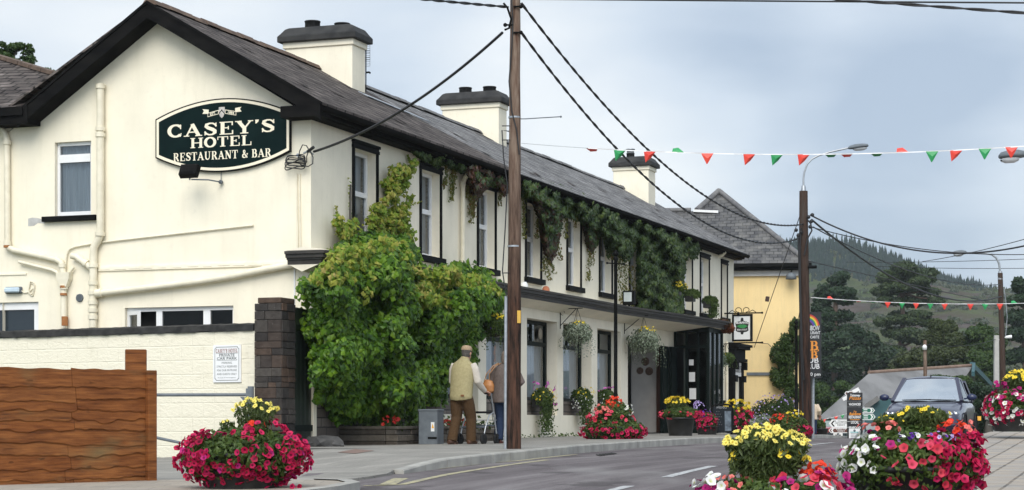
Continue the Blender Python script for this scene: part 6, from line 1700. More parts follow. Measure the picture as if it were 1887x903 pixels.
for s in (-1, 1):
    b.tube([(s*.02, 0, z0c+h2+.05)] + [(s*(.12+.09*math.cos(t)), 0, z0c+h2+.13+.07*math.sin(t)) for t in [PI - i*.6 for i in range(9)]], .012, 5); b.tube([(s*.2, 0, z0c+h2+.06), (s*.32, 0, z0c+h2+.12), (s*.42, 0, z0c+h2+.05)], .012, 5)
b.ball((w2+.3, 0, z0c+h2+.03), .035, n=8, m=6)
b.tube([(-w2*.3, -.05, z0c+h2+.03), (-w2*.3, -.16, z0c+h2-.0), ], .03, 6)
b.build('bracket', M_BLACK, hp)
MH = frame_M((0, -.036, z0c+h2*.12), (1, 0, 0), (0, 0, 1)); k3 = w2/18.5
b = MB()
b.poly([MH @ Vector((x*k3, y*k3, .001)) for x, y in ((-13, 6), (-8, 8.5), (0, 9.5), (8, 8.5), (13, 6), (11, -1), (12, -8), (8, -10.5), (0, -11.5), (-8, -10.5), (-12, -8), (-11, -1))]); b.poly([MH @ Vector((x*k3, y*k3, .0005)) for x, y in ((-2, 15), (2, 15), (3, 9), (-3, 9))]); b.poly([MH @ Vector((x*k3, y*k3, .0005)) for x, y in ((-3, -11), (3, -11), (2, -15), (-2, -15))]); crest = b.build('emblem', M_SB, pnl)
b = MB(); b.poly([MH @ Vector((x*k3, y*k3, .002)) for x, y in ((-10.5, 0), (-4, 2.8), (4, 2.8), (10.5, 0), (4, -3.4), (-4, -3.4))]); b.build('emblem_centre', mat('stout_green', (.03, .22, .06), (.04, .28, .08), 9, .4), crest)
b = MB(); text_mb(b, 'MURPHYS', MH @ Matrix.Translation((0, 4.2*k3, 0)), 5.6*k3, .98, bold=.03, z=.003, arc=.18); text_mb(b, 'IRISH STOUT', MH @ Matrix.Translation((0, -8.0*k3, 0)), 4.0*k3, .82, bold=.02, z=.003, arc=-.12); b.build('lettering', M_WHITE, crest)

# A-frame menu board on the pavement
ao = PX(1331, 0, 50.5); ao.z = .075; ka = 50.5/FPX
ab = thing('menu_board', 'black framed pavement menu board with rounded top beside the porch', 'sign', ao, .06)
W2 = 19.5*ka; Hh = 55*ka
b = MB(); P = [(-W2, -.12, 0), (-W2, -.02, Hh-.12), (-W2+.04, -.01, Hh-.03), (-W2+.13, 0, Hh), (W2-.13, 0, Hh), (W2-.04, -.01, Hh-.03), (W2, -.02, Hh-.12), (W2, -.12, 0)]
b.tube(P, .022, 8); b.tube([(x, -y+.02, z) for x, y, z in P], .022, 8); b.build('frame', M_BLACK, ab)
b = MB(); b.add([(-W2+.03, -.115, .04), (W2-.03, -.115, .04), (W2-.03, -.03, Hh-.06), (-W2+.03, -.03, Hh-.06), (-W2+.03, -.095, .04), (W2-.03, -.095, .04), (W2-.03, -.01, Hh-.06), (-W2+.03, -.01, Hh-.06)], [(0, 1, 2, 3), (7, 6, 5, 4), (0, 4, 5, 1), (3, 2, 6, 7), (0, 3, 7, 4), (1, 5, 6, 2)]); b.build('board', mat('chalkboard_black', (.008, .010, .013), (.012, .015, .019), 3, .5, spec=.1), ab)
Mb = frame_M((0, -.0735, Hh*.5), (1, 0, 0), (0, .085, Hh-.1))
b = MB(); b.quad(*[Mb @ Vector(q) for q in ((.05, -Hh*.38, .004), (W2-.06, -Hh*.38, .004), (W2-.06, Hh*.28, .004), (.05, Hh*.28, .004))]); b.build('poster', mat('blue_grey_poster', (.02, .03, .045), (.13, .17, .21), 6, .5), ab)
b = MB(); text_mb(b, 'MENU', Mb @ Matrix.Translation((-.02, Hh*.36, 0)), .09, 1.1, z=.004)
for i in range(6): text_mb(b, 'o o o o'[:3+2*(i % 3)].replace('o', '-'), Mb @ Matrix.Translation((-W2*.45, Hh*(.25-.09*i), 0)), .07, 1.4, z=.004)
b.build('lettering', mat('chalk', (.30, .31, .32), (.22, .23, .24), 20, .9), ab)
# small yellow marker far right, round the corner
mo = PX(1797, 0, 60); mo.z = -.6; km = 60/FPX
mk = thing('marker_post', 'yellow and black marker post with small yellow plate near the car', 'marker', mo)
b = MB(); b.tube([(0, 0, 0), (0, 0, ZC-(762-HZ)*km+.6)], .03, 8); b.build('post', mat('yellow_black_bands', (.75, .45, .03), (.70, .42, .03), 4, .5), mk)
b = MB(); b.tube([(0, 0, .42), (0, 0, .62)], .034, 8); b.build('band', M_BLACK, mk)
b = MB(); b.box(.04, .18, -.01, .01, ZC-(775-HZ)*km+.6, ZC-(767-HZ)*km+.6); b.build('plate', mat('yellow_marker_plate', (.75, .38, .04), (.8, .42, .05), 6, .5), mk)

# rooftop aerial, utility cabinet, small lights on the canopy
c1 = FA(GP(668, 0, s1b)[0], s1b+.03, 0); zt_a = GP(674, 80, s1b)[1]
an = thing('roof_aerial', 'thin television aerial strapped behind the nearest chimney', 'aerial', FA(GP(672, 0, s1b)[0], s1b+.06, GP(672, 168, s1b)[1]), ROT)
H_ = zt_a - GP(672, 168, s1b)[1]
b = MB(); b.tube([(0, 0, 0), (0, 0, H_)], .012, 6); b.tube([(0, 0, H_*.4), (.08, -.02, H_*.4), (.1, -.0, H_*.38)], .02, 6); b.build('mast', M_BLACK, an)
b = MB()
for gz in (.72, .85, 1.0):
    for i in range(5): z_ = H_*gz - i*.045; b.tube([(-.02, 0, z_), (.09, 0, z_)], .004, 4)
    b.tube([(.09, 0, H_*gz), (.09, 0, H_*gz-.18)], .004, 4)
b.build('elements', M_GREY, an)
co = PX(790, 816, 33.4); cz_ = co.z
cab = thing('utility_cabinet', 'small grey metal utility cabinet with warning sticker beside the climber', 'cabinet', co, ROT+.12)
kc = 33.4/FPX; 
b = MB(); b.box(-16*kc, 20*kc, -.12, .3, -.1, 60*kc, 0, .012); b.box(-17*kc, 21*kc, -.13, .31, 58*kc, 62*kc, 0, .01); b.build('body', M_GREY, cab)
b = MB(); b.box(8*kc, 14.5*kc, -.126, -.121, 21*kc, 38*kc); b.build('sticker', M_WHITE, cab)
b = MB(); b.poly([(9*kc, -.1275, 27*kc), (14*kc, -.1275, 27*kc), (11.3*kc, -.1275, 36*kc)]); b.build('warning_triangle', mat('amber_warning', (.8, .4, .02), (.8, .42, .03), 5, .5), cab)
b = MB(); b.box(2*kc, 19*kc, -.125, -.1205, 7*kc, 11*kc); b.build('vent_slot', M_BLACK, cab)
fs_, fz_ = FS(1159, 571, .45)
f3 = thing('floodlight', 'square black floodlight standing on the canopy edge', 'light', FA(.45, fs_, 3.24), ROT)
kq = Yof(1159, .45)[1]/FPX
b = MB(); b.box(-11*kq, 11*kq, -.08, .12, .04, 29*kq, 0, .02); b.build('housing', M_BLACK, f3)
b = MB(); b.box(-8*kq, 7*kq, -.086, -.081, 9*kq, 26*kq); b.build('lens', mat('pale_lamp_glass', (.45, .50, .50), (.55, .6, .6), 4, .15), f3)
b = MB(); b.tube([(0, .02, -.02), (0, .02, .06)], .03, 8); b.build('bracket', M_BLACK, f3)
for u, v, lab, m_ in ((966, 529, 'small white lamp on the canopy behind the telegraph pole', M_WHITE), (1006, 536, 'small terracotta pot lamp standing on the canopy edge', mat('terracotta', (.40, .14, .07), (.48, .18, .09), 8, .8))):
    s_, z_ = FS(u, v, .25); b = MB(); b.lathe([(.07, 0), (.085, .05), (.08, .12), (.05, .17), (.004, .18)], (0, 0, 0), 12)
    q = b.build('canopy_lamp', m_, None, origin=(0, 0, 0)); q.location = FA(.25, s_, 3.2); tag(q, lab, 'lamp')
# ------------------------------------------------------------------ hills and far woods
def hillmat():
    k = NT('heather_hillside'); v = k.coord('Object', (.02, .02, .045))
    n1 = k.noise(1.0, v, 9, .62)
    col = k.ramp(n1, [(.30, (.030, .052, .018)), (.42, (.085, .105, .032)), (.54, (.070, .050, .036)), (.66, (.125, .10, .082))])
    rk = k.noise(2.2, k.coord('Object', (.03, .03, .12)), 8, .7)
    col = k.mix(col, (.095, .075, .078), k.ramp(rk, [(.52, 0.), (.62, .8)]))
    col = k.mix(col, (.065, .115, .026), k.ramp(k.noise(3, k.coord('Object', (.012, .02, .05)), 5), [(.55, 0.), (.65, .8)]))
    k.bump(rk, 1., 6.)
    return k.fin(col, .95, spec=.1)
RX = [-900, -420, -120, 60, 125, 150, 164, 182, 200, 218, 236, 260, 330, 600, 1200]
RZ = [20, 20, 42, 74, 82, 80, 76, 70, 66, 62, 58, 54, 46, 30, 10]
def hill_z(x, y):
    t = (y-300)/620
    rz = float(np.interp(x, RX, RZ))
    tt = min(1, max(0, t)); prof = tt**1.15
    base = -10 + (rz+10)*prof if t <= 1 else rz - (t-1)*90
    w_ = math.sin(x*.021+y*.013)*4 + math.sin(x*.055-y*.031+1)*2.2 + math.sin(x*.11+y*.09)*1.1 + math.sin(x*.3+1.7*math.sin(y*.05))*.6
    return max(-30, base + w_*min(1, tt*2)*(.9 if t < .95 else .2))
hm = MB(); ny, nxh = 64, 150
ysh = [300 + 900*(j/ny) for j in range(ny+1)]; xsh = [-700 + 1500*i/nxh for i in range(nxh+1)]
hm.add([(x, y, hill_z(x, y)) for y in ysh for x in xsh], [(j*(nxh+1)+i, j*(nxh+1)+i+1, (j+1)*(nxh+1)+i+1, (j+1)*(nxh+1)+i) for j in range(ny) for i in range(nxh)], 0, True)
tag(hm.build('hills', hillmat(), origin=(0, 0, -10)), kind='structure')
def needlemat(name, cols):
    k = NT(name); nz = k.noise(.12, k.coord('Object'), 4); r = k.island()
    col = k.ramp(k.math('ADD', k.math('MULTIPLY', r, .7), k.math('SUBTRACT', nz, .35)), [(i/(len(cols)-1), c) for i, c in enumerate(cols)])
    return k.fin(col, .9, spec=.1)
# conifer plantation along the ridge
V, F = [], []; rr = random.Random(21)
for _ in range(3000):
    x = rr.uniform(115, 262); y = rr.uniform(760, 925)
    edge = 765 + 40*math.sin(x*.04) + 35*max(0, (x-150)/70) + (55 if x > 215 else 0)
    if y < edge: continue
    h = rr.choice([rr.uniform(3.2, 5.5), rr.uniform(4.5, 7.2)]); z0 = hill_z(x, y)-.5; r = h*rr.uniform(.17, .24)
    for lv in range(4):
        zb = z0 + h*(.06+.22*lv); zt = z0 + h*(.46+.18*lv); rb = r*(1-.22*lv); b = len(V); ph = rr.uniform(0, 6); n = 6
        V.append((x+rr.uniform(-.1, .1), y, zt))
        for j in range(n): 
            a = ph+2*PI*j/n; q = rb*rr.uniform(.7, 1.2); V.append((x+q*math.cos(a), y+q*math.sin(a), zb-rr.uniform(0, .5)))
        F += [(b, b+1+j, b+1+(j+1) % n) for j in range(n)]
o = npmesh('conifer_plantation', V, F, needlemat('distant_spruce', [(.008, .020, .018), (.014, .030, .024), (.022, .040, .028)]), origin=(180, 850, 50)); tag(o, 'dark conifer plantation along the crest of the far hill', 'wood', kind='stuff')
# scrub patches on the hillside
C, N = [], []
for _ in range(900):
    x = rr.uniform(60, 330); y = rr.uniform(420, 860); z = hill_z(x, y); n = 26; r = rr.uniform(1.0, 3.2)
    d = unit(rng.normal(0, 1, (n, 3))); d[:, 2] = np.abs(d[:, 2]); C.append(np.array((x, y, z)) + d*r*np.array((1.2, 1, .7))); N.append(d)
o = leaves('hillside_scrub', np.concatenate(C), np.concatenate(N), 1.5, leafmat('scrub_leaf', [(.022, .034, .016), (.04, .055, .022), (.06, .065, .028)], patch=.02), aspect=.9); tag(o, 'low scrub scattered over the far hillside', 'scrub', kind='stuff')

# the damp air over the valley
hz_b = MB(); hz_b.box(-1520, 1520, -75, 1520, -32, 112)
k_h = bpy.data.materials.new('haze'); k_h.use_nodes = True; t_h = k_h.node_tree; t_h.nodes.clear()
o_h = t_h.nodes.new('ShaderNodeOutputMaterial'); v_h = t_h.nodes.new('ShaderNodeVolumePrincipled')
v_h.inputs['Color'].default_value = (.86, .92, .97, 1); v_h.inputs['Density'].default_value = .00018; v_h.inputs['Anisotropy'].default_value = .0
t_h.links.new(v_h.outputs[0], o_h.inputs['Volume'])
tag(hz_b.build('haze', k_h, uv=False, origin=(0, 700, -32)), kind='stuff')

# ------------------------------------------------------------------ trees
M_BARK = mat('pine_bark', (.06, .04, .03), (.13, .085, .06), 3, .9, .5, stretch=(1, 1, .3)); M_BARKG = mat('grey_bark', (.05, .045, .038), (.10, .09, .075), 3, .9, .5, stretch=(1, 1, .3))
def crown_pts(clumps, n, fill=.55):
    vol = np.array([a*b*c for _, (a, b, c) in clumps])**.7; cnt = np.maximum(30, (n*vol/vol.sum())).astype(int); C, N = [], []
    for (c, r), k in zip(clumps, cnt):
        d = unit(rng.normal(0, 1, (k, 3))); t = rng.uniform(fill, 1.08, k)**.8
        C.append(np.array(c) + d*np.array(r)*t[:, None]); N.append(d*.8 + np.array([0, 0, .45]))
    return np.concatenate(C), np.concatenate(N)
def tree(name, label, u, Y, z0, trunk_px, clumps_px, m, n, leaf, bark=M_BARK, tr=.3, sub=5, spread=.55, group=None, flat=1.05, droop=.3):
    """trunk_px: rows of (u, v) up the trunk; clumps_px: (u, v, half width, half height) in photo pixels at that distance"""
    k = Y/FPX; base = PX(u, HZ, Y); base.z = z0
    o = thing(name, label, 'tree', base, 0, group)
    P = [PX(a, b, Y)-base for a, b in trunk_px]; P = [Vector((0, 0, -.5))] + P
    b = MB(); b.tube(P, [tr*(1-.7*i/(len(P)-1)) for i in range(len(P))], 8)
    cl = []
    for (a, c, rw, rh) in clumps_px:
        q = PX(a, c, Y)-base; q.y += random.uniform(-.7, .7)*rw*k
        for _ in range(sub):
            off = Vector((random.uniform(-1, 1)*rw*spread, random.uniform(-1, 1)*rw*spread, random.uniform(-1, 1)*rh*spread))*k
            s_ = random.uniform(.38, .72); cl.append((tuple(q+off), (rw*k*s_, rw*k*s_, rh*k*s_*flat)))
        j = min(range(len(P)), key=lambda i: abs(P[i].z-(q.z-.15*(q-P[i]).length))); b.tube([P[j], P[j].lerp(q, .5)+Vector((0, 0, -.05*(q-P[j]).length)), q], [tr*.4, tr*.25, tr*.1], 5)
    b.build('trunk', bark, o)
    C, N = crown_pts(cl, n); leaves('crown', C, N, leaf, m, o, droop=droop, aspect=.75, jit=.7)
    return o
L_PINE = leafmat('scots_pine_needles', [(.012, .024, .010), (.022, .040, .015), (.038, .060, .022), (.06, .085, .032)], patch=.25, trans=.15); L_DARK = leafmat('dark_conifer_needles', [(.009, .021, .010), (.016, .036, .016), (.032, .058, .024)], patch=.25, trans=.15)
L_BROAD = leafmat('broad_leaf_green', [(.014, .032, .008), (.030, .060, .013), (.060, .10, .022)], patch=.3); L_OLIVE = leafmat('olive_leaf', [(.022, .032, .011), (.040, .056, .017), (.068, .085, .027)], patch=.3)
tree('pine_tree', 'tall spreading pine with flat tiered crown in front of the hill', 1664, 205, -8, [(1664, 700), (1660, 640), (1664, 590), (1662, 540), (1668, 505)],
     [(1668, 494, 30, 14), (1640, 512, 32, 15), (1700, 510, 26, 13), (1665, 528, 45, 15), (1628, 534, 22, 12), (1708, 534, 24, 12), (1690, 556, 36, 12), (1640, 556, 26, 11), (1722, 552, 16, 8), (1672, 585, 46, 14), (1632, 590, 22, 12), (1705, 590, 24, 10), (1655, 614, 36, 14), (1690, 622, 24, 12), (1648, 650, 38, 18)], L_PINE, 22000, .42, tr=.45)
tree('pine_tree', 'dark cone shaped pine just right of the utility pole', 1538, 185, -8, [(1538, 760), (1538, 640), (1540, 540), (1541, 515)],
     [(1540, 516, 20, 14), (1528, 536, 26, 15), (1557, 545, 26, 14), (1520, 560, 22, 14), (1545, 575, 38, 16), (1518, 600, 28, 16), (1560, 610, 32, 16), (1535, 630, 44, 18), (1515, 660, 34, 20), (1560, 665, 40, 20), (1535, 700, 50, 24), (1515, 740, 40, 24)], L_DARK, 20000, .42, tr=.4)
tree('pine_tree', 'dark pine cut off by the right edge of the picture', 1886, 170, -8, [(1888, 740), (1888, 620), (1886, 540)],
     [(1884, 528, 18, 16), (1872, 552, 22, 13), (1898, 556, 24, 14), (1880, 584, 32, 14), (1870, 615, 26, 14), (1895, 620, 28, 16), (1880, 652, 34, 18), (1885, 690, 36, 20)], L_DARK, 12000, .40)
tree('conifer_tree', 'dense dark evergreen between the two pines above the shed', 1602, 190, -8, [(1602, 760), (1602, 650)], [(1602, 640, 34, 30), (1620, 668, 32, 28), (1580, 680, 38, 30), (1605, 710, 46, 30), (1640, 690, 34, 28), (1560, 730, 44, 30)], L_DARK, 16000, .45)
tree('broadleaf_tree', 'rounded green tree between pine and wooden post', 1744, 150, -7, [(1744, 740), (1744, 640)], [(1742, 608, 24, 22), (1728, 632, 26, 22), (1762, 636, 24, 22), (1742, 660, 36, 24), (1722, 690, 34, 22), (1765, 690, 34, 22)], L_OLIVE, 14000, .30, M_BARKG)
tree('broadleaf_tree', 'rounded green tree left of the right hand pole', 1808, 150, -7, [(1808, 740), (1808, 650)], [(1808, 612, 26, 20), (1788, 634, 26, 20), (1828, 632, 28, 20), (1806, 660, 40, 24), (1780, 690, 34, 22), (1832, 690, 36, 22)], L_BROAD, 14000, .30, M_BARKG)
tree('broadleaf_tree', 'low green tree filling the gap below the tall pine', 1682, 160, -7, [(1682, 740), (1682, 680)], [(1690, 655, 30, 22), (1665, 672, 30, 20), (1705, 680, 30, 22), (1640, 690, 30, 18)], L_OLIVE, 10000, .32, M_BARKG)
tree('shrub', 'lighter green hedge tree left of the shed roof', 1530, 135, -6, [(1530, 780), (1530, 750)], [(1512, 722, 22, 18), (1535, 740, 26, 18), (1512, 752, 24, 18), (1555, 712, 24, 14)], L_BROAD, 9000, .26, M_BARKG, group=None)
tree('shrub', 'bushy green shrub rising behind the dark car roof', 1765, 95, -5, [(1765, 780), (1765, 730)], [(1760, 706, 26, 12), (1738, 700, 20, 9), (1785, 716, 26, 14), (1765, 730, 34, 16)], L_BROAD, 11000, .17, M_BARKG)
tree('shrub', 'dark green shrub mass right of the dark car', 1822, 88, -5, [(1822, 790), (1822, 750)], [(1812, 718, 26, 16), (1836, 726, 26, 16), (1808, 750, 30, 20), (1836, 760, 28, 22), (1808, 780, 30, 18)], L_DARK, 12000, .17, M_BARKG)
tree('broadleaf_tree', 'green tree top showing above the roof at the upper left corner', 18, 62, 1, [(15, 260), (16, 160), (20, 120)], [(32, 90, 22, 10), (8, 96, 22, 12), (50, 112, 14, 8), (18, 112, 34, 12), (34, 122, 40, 8), (80, 130, 20, 5), (-30, 112, 40, 20), (55, 88, 8, 6), (12, 84, 10, 6)], L_BROAD, 7000, .11, M_BARKG, tr=.12, sub=9, flat=.8, spread=.8)

# ------------------------------------------------------------------ the big climber on the hotel corner
def in_poly(x, y, P):
    P = np.array(P); n = len(P); ins = np.zeros(len(x), bool); j = n-1
    for i in range(n):
        c = ((P[i, 1] > y) != (P[j, 1] > y)) & (x < (P[j, 0]-P[i, 0])*(y-P[i, 1])/(P[j, 1]-P[i, 1]+1e-12)+P[i, 0]); ins ^= c; j = i
    return ins
def edge_dist(x, y, P):
    P = np.array(P, float); d = np.full(len(x), 1e9)
    for i in range(len(P)):
        a, b = P[i-1], P[i]; ab = b-a; t = np.clip(((x-a[0])*ab[0]+(y-a[1])*ab[1])/(ab@ab+1e-9), 0, 1); d = np.minimum(d, np.hypot(x-a[0]-t*ab[0], y-a[1]-t*ab[1]))
    return d
def poly_pts(P, n):
    Pn = np.array(P, float); lo, hi = Pn.min(0), Pn.max(0); X = np.zeros(0); Y_ = np.zeros(0)
    while len(X) < n:
        x = rng.uniform(lo[0], hi[0], n*3); y = rng.uniform(lo[1], hi[1], n*3); k = in_poly(x, y, P); X = np.append(X, x[k]); Y_ = np.append(Y_, y[k])
    return X[:n], Y_[:n]
L_CLIMB = leafmat('climber_leaf', [(.009, .030, .003), (.026, .076, .005), (.062, .145, .008), (.115, .220, .012), (.165, .26, .018)], rough=.42, trans=.25, patch=1.9)
L_CLIMBT = leafmat('climber_top_leaf', [(.06, .125, .012), (.12, .205, .018), (.20, .28, .028), (.32, .32, .05), (.42, .33, .11)], rough=.5, trans=.3, patch=1.6)
climb_main = [(556, 540), (566, 515), (590, 500), (606, 482), (622, 474), (632, 452), (655, 444), (690, 436), (720, 442), (745, 440), (762, 462), (772, 492), (790, 508), (812, 494), (838, 488), (868, 494), (892, 506), (912, 522), (928, 536), (930, 558), (918, 580), (898, 596), (884, 610), (866, 628), (872, 655), (850, 690), (838, 715), (812, 740), (800, 752), (768, 768), (740, 784), (700, 786), (660, 782), (622, 778), (604, 752), (592, 720), (576, 700), (572, 672), (580, 650), (570, 620), (560, 590), (576, 566)]
climb_top = [(690, 440), (668, 400), (690, 378), (706, 384), (714, 350), (706, 332), (722, 318), (724, 308), (746, 306), (764, 294), (768, 302), (752, 322), (746, 345), (764, 362), (754, 385), (748, 412), (760, 440), (752, 452)]
climb_l = [(630, 455), (618, 410), (624, 404), (640, 428), (650, 452)]; climb_l2 = [(640, 438), (642, 414), (654, 412), (656, 440)]
def climber():
    o = thing('climbing_shrub', 'big bright green climbing shrub covering the hotel corner and canopy', 'climber', FA(.5, 3, .1), ROT)
    base = np.array((.5, 3, .1)); C, N, S = [], [], []
    def clump(x, y, p, rad, n, lsize):
        s_, z_ = FS(x, y, p); c = np.array((p, s_, z_)) - base
        d = unit(rng.normal(0, 1, (n, 3)) + np.array([.75, -.35, .35])); t = rng.uniform(.55, 1.05, n)[:, None]
        C.append(c + d*t*np.array([rad*.9, rad*1.1, rad*.85])); N.append(unit(d*.7 + np.array([.5, -.3, .55]))); S.append(np.full(n, lsize))
    X, Y_ = poly_pts(climb_main, 620); D = edge_dist(X, Y_, climb_main)
    for x, y, d in zip(X, Y_, D):
        low = np.clip((y-480)/260, 0, 1)
        # the shrub leans out from the wall: deepest around its middle
        if d < 22: x += random.gauss(0, 6); y += random.gauss(0, 5)
        dep = .28 + (.75+.25*math.sin(x*.045)+.2*math.sin(y*.05+x*.02))*min(1, d/55)
        dep *= 1.0 - .45*max(0, (y-700)/90)
        # the dark fold between the two lobes
        if abs(x-(775-.06*(y-500))) < 16 and y < 690: dep *= .35
        clump(x, y, max(.08, dep*random.uniform(.72, 1.0)), min(random.uniform(.15, .30), .06+.0085*d), 56, .118)
    for P, n in ((climb_main, 900),):          # inner, shaded leaves close the wall off
        X, Y_ = poly_pts(P, n); 
        for x, y in zip(X, Y_): clump(x, y, random.uniform(.05, .25), .22, 9, .13)
    V, F = leaf_geo(np.concatenate(C), np.concatenate(N), np.concatenate(S), droop=1.1, aspect=.82, jit=.38); npmesh('foliage', V, F, L_CLIMB, o)
    C.clear(); N.clear(); S.clear()
    for P, n in ((climb_top, 120), (climb_l, 16), (climb_l2, 9)):
        X, Y_ = poly_pts(P, n)
        for x, y in zip(X, Y_): clump(x, y, random.uniform(.06, .26), random.uniform(.08, .16), 20, .095)
    X, Y_ = poly_pts([(600, 486), (640, 452), (740, 446), (775, 505), (840, 496), (920, 540), (900, 556), (780, 560), (640, 540), (580, 520)], 190)
    for x, y in zip(X, Y_): clump(x, y, random.uniform(.5, 1.1), random.uniform(.10, .2), 22, .11)
    # stray shoots
    for x0, y0, x1, y1 in ((622, 405, 619, 380), (646, 412, 644, 330), (755, 300, 752, 288), (612, 470, 604, 460), (745, 380, 775, 372), (760, 440, 768, 470)):
        for i in range(14): clump(x0+(x1-x0)*i/13, y0+(y1-y0)*i/13, .05, .03, 3, .045)
    V, F = leaf_geo(np.concatenate(C), np.concatenate(N), np.concatenate(S), droop=1.0, aspect=.82, jit=.45); npmesh('young_foliage', V, F, L_CLIMBT, o)
    b = MB()
    for pts in ([(690, 790), (684, 700), (700, 600), (690, 520), (720, 440), (735, 350), (760, 300)], [(640, 790), (630, 700), (640, 600), (620, 480), (645, 420), (646, 340)], [(760, 790), (790, 690), (820, 600), (860, 540)], [(720, 790), (740, 690), (730, 560)], [(700, 790), (668, 640), (700, 480)]):
        b.tube([Vector((.07 if i else .3, *FS(u, v, .07))) - Vector(base) for i, (u, v) in enumerate(pts)], [.045*(1-.12*i) for i in range(len(pts))], 6)
    b.build('stem', M_BARKG, o)
climber()
# low stone bed under it with a few weeds and stones
bs0, bs1 = .9, 6.0
bed = thing('stone_bed', 'low raised bed of flat stones at the foot of the climber', 'flower bed', FA(1.15, 3, 0), ROT)
b = MB(); rr = random.Random(4); z = -.15
for lv, h in enumerate((.12, .10, .11, .09, .06)):
    s = bs0-3
    while s < bs1-3:
        L = rr.uniform(.3, .8); b.box(-.2, .0+rr.uniform(-.02, .03), s+.004, min(s+L, bs1-3)-.004, z+.003, z+h-.003, 0, .01); s += L
    for q in (0,):
        b.box(-1.1, -.2, bs0-3-.02, bs0-3+.2, z+.003, z+h-.003, 0, .01)
    z += h
b.build('stonework', island_stone('flat_bed_stone', [(.07, .058, .046), (.105, .085, .068), (.14, .12, .095), (.09, .08, .07)]), bed)
b = MB(); b.box(-1.1, -.1, bs0-3+.1, bs1-3-.02, .0, z-.08); b.build('soil', mat('dark_soil', (.02, .016, .012), (.035, .028, .02), 20, .95, .6), bed)
n = 700; C = np.stack([rng.uniform(-.9, .02, n), rng.uniform(bs0-3, bs1-3, n), z-.08+np.abs(rng.normal(0, .09, n))], 1); leaves('ground_cover', C, np.tile([[.3, -.2, .8]], (n, 1)), .085, leafmat('bed_leaf', [(.02, .035, .01), (.04, .07, .015), (.08, .11, .03)]), bed)['kind'] = 'stuff'
n = 34; C = np.stack([rng.uniform(-.1, .05, n), rng.choice([1.2, 1.9, -1.3], n)-.9+rng.normal(0, .16, n), z+.02+rng.uniform(0, .16, n)], 1)
P_DRED = petalmat('dark_red_petal', [(.22, .008, .008), (.35, .015, .01), (.5, .03, .02)], (.1, .0, .0)); blooms('geranium_blooms', C, np.tile([[.7, -.4, .5]], (n, 1)), .07, P_DRED, bed)
st_m = mat('loose_slate_stone', (.035, .035, .036), (.07, .068, .065), 8, .8, .6)
for (u, v, w_, h_), lab in (((601, 816, .30, .12), 'flat dark loose stone lying at the corner of the raised bed'), ((576, 819, .10, .07), 'small dark stone at the foot of the corner pilaster')):
    bm = bmesh.new(); bmesh.ops.create_icosphere(bm, subdivisions=2, radius=1)
    for q in bm.verts: q.co = Vector((q.co.x*w_, q.co.y*.18, q.co.z*h_)) * (1+.25*math.sin(q.co.x*3+q.co.y*5)) 
    b = MB(); b.bm(bm, 0, False); q = b.build('loose_stone', st_m, None, origin=(0, 0, 0)); q.location = PX(u, v, 31.3); q.rotation_euler = (0, .12, ROT); tag(q, lab, 'stone')

# ------------------------------------------------------------------ ivy along the eaves
L_IVY = leafmat('dark_green_creeper', [(.012, .028, .008), (.026, .052, .012), (.048, .082, .018), (.085, .115, .026)], rough=.42, trans=.15, patch=1.2)
L_IVYR = leafmat('bronze_red_creeper', [(.022, .012, .010), (.045, .018, .013), (.085, .026, .016), (.040, .045, .015), (.06, .07, .018)], rough=.45, trans=.2, patch=1.5)
L_IVYL = leafmat('trailing_creeper', [(.05, .075, .018), (.10, .12, .025), (.17, .15, .035), (.16, .05, .025)], rough=.5, trans=.3, patch=2.)
def ivy(name, label, polys, streams, n_per=.55):
    P0 = polys[0][0]; s0, z0 = FS(sum(p[0] for p in P0)/len(P0), sum(p[1] for p in P0)/len(P0), .1); base = np.array((.05, s0, z0)); o = thing(name, label, 'climber', FA(*base), ROT)
    def gen(items, m, nm):
        C, N, S = [], [], []
        for P, n, dep, ls in items:
            X, Y_ = poly_pts(P, n); D = edge_dist(X, Y_, P)
            lump = .45 + .55*np.sin(X*.19+1.3*np.sin(Y_*.11))*np.sin(Y_*.16+X*.05) + .35*np.sin(X*.07-Y_*.05); p = .03 + dep*np.minimum(1, D/9)*np.clip(.55+lump, .15, 1.7)*rng.uniform(.55, 1.05, n)
            for x, y, q in zip(X, Y_, p): s_, z_ = FS(x, y, q); C.append((q, s_, z_)); S.append(ls)
        C = np.array(C)-base; N = np.tile([[.85, -.35, .35]], (len(C), 1)); V, F = leaf_geo(C, N, np.array(S), droop=1.5, aspect=.78, jit=.42); npmesh(nm, V, F, m, o)
    g_ = [(P, n, d, l) for P, k, n, d, l in polys if k == 'g']; r_ = [(P, n, d, l) for P, k, n, d, l in polys if k == 'r']
    if g_: gen(g_, L_IVY, 'foliage')
    if r_: gen(r_, L_IVYR, 'bronze_foliage')
    C, S = [], []
    for pts, w_ in streams:
        n = int(sum(math.hypot(b[0]-a[0], b[1]-a[1]) for a, b in zip(pts[:-1], pts[1:]))*1.5)
        for i in range(n):
            t = i/n*(len(pts)-1); j = int(t); f = t-j; x = pts[j][0]+(pts[j+1][0]-pts[j][0])*f + random.gauss(0, w_); y = pts[j][1]+(pts[j+1][1]-pts[j][1])*f
            s_, z_ = FS(x, y, .06); C.append((.06+random.uniform(-.02, .05), s_, z_)); S.append(.062)
    if C:
        V, F = leaf_geo(np.array(C)-base, np.tile([[.85, -.35, .3]], (len(C), 1)), np.array(S), droop=1.4, aspect=.7, jit=.5); npmesh('trailing_shoots', V, F, L_IVYL, o)['kind'] = 'stuff'
    return o
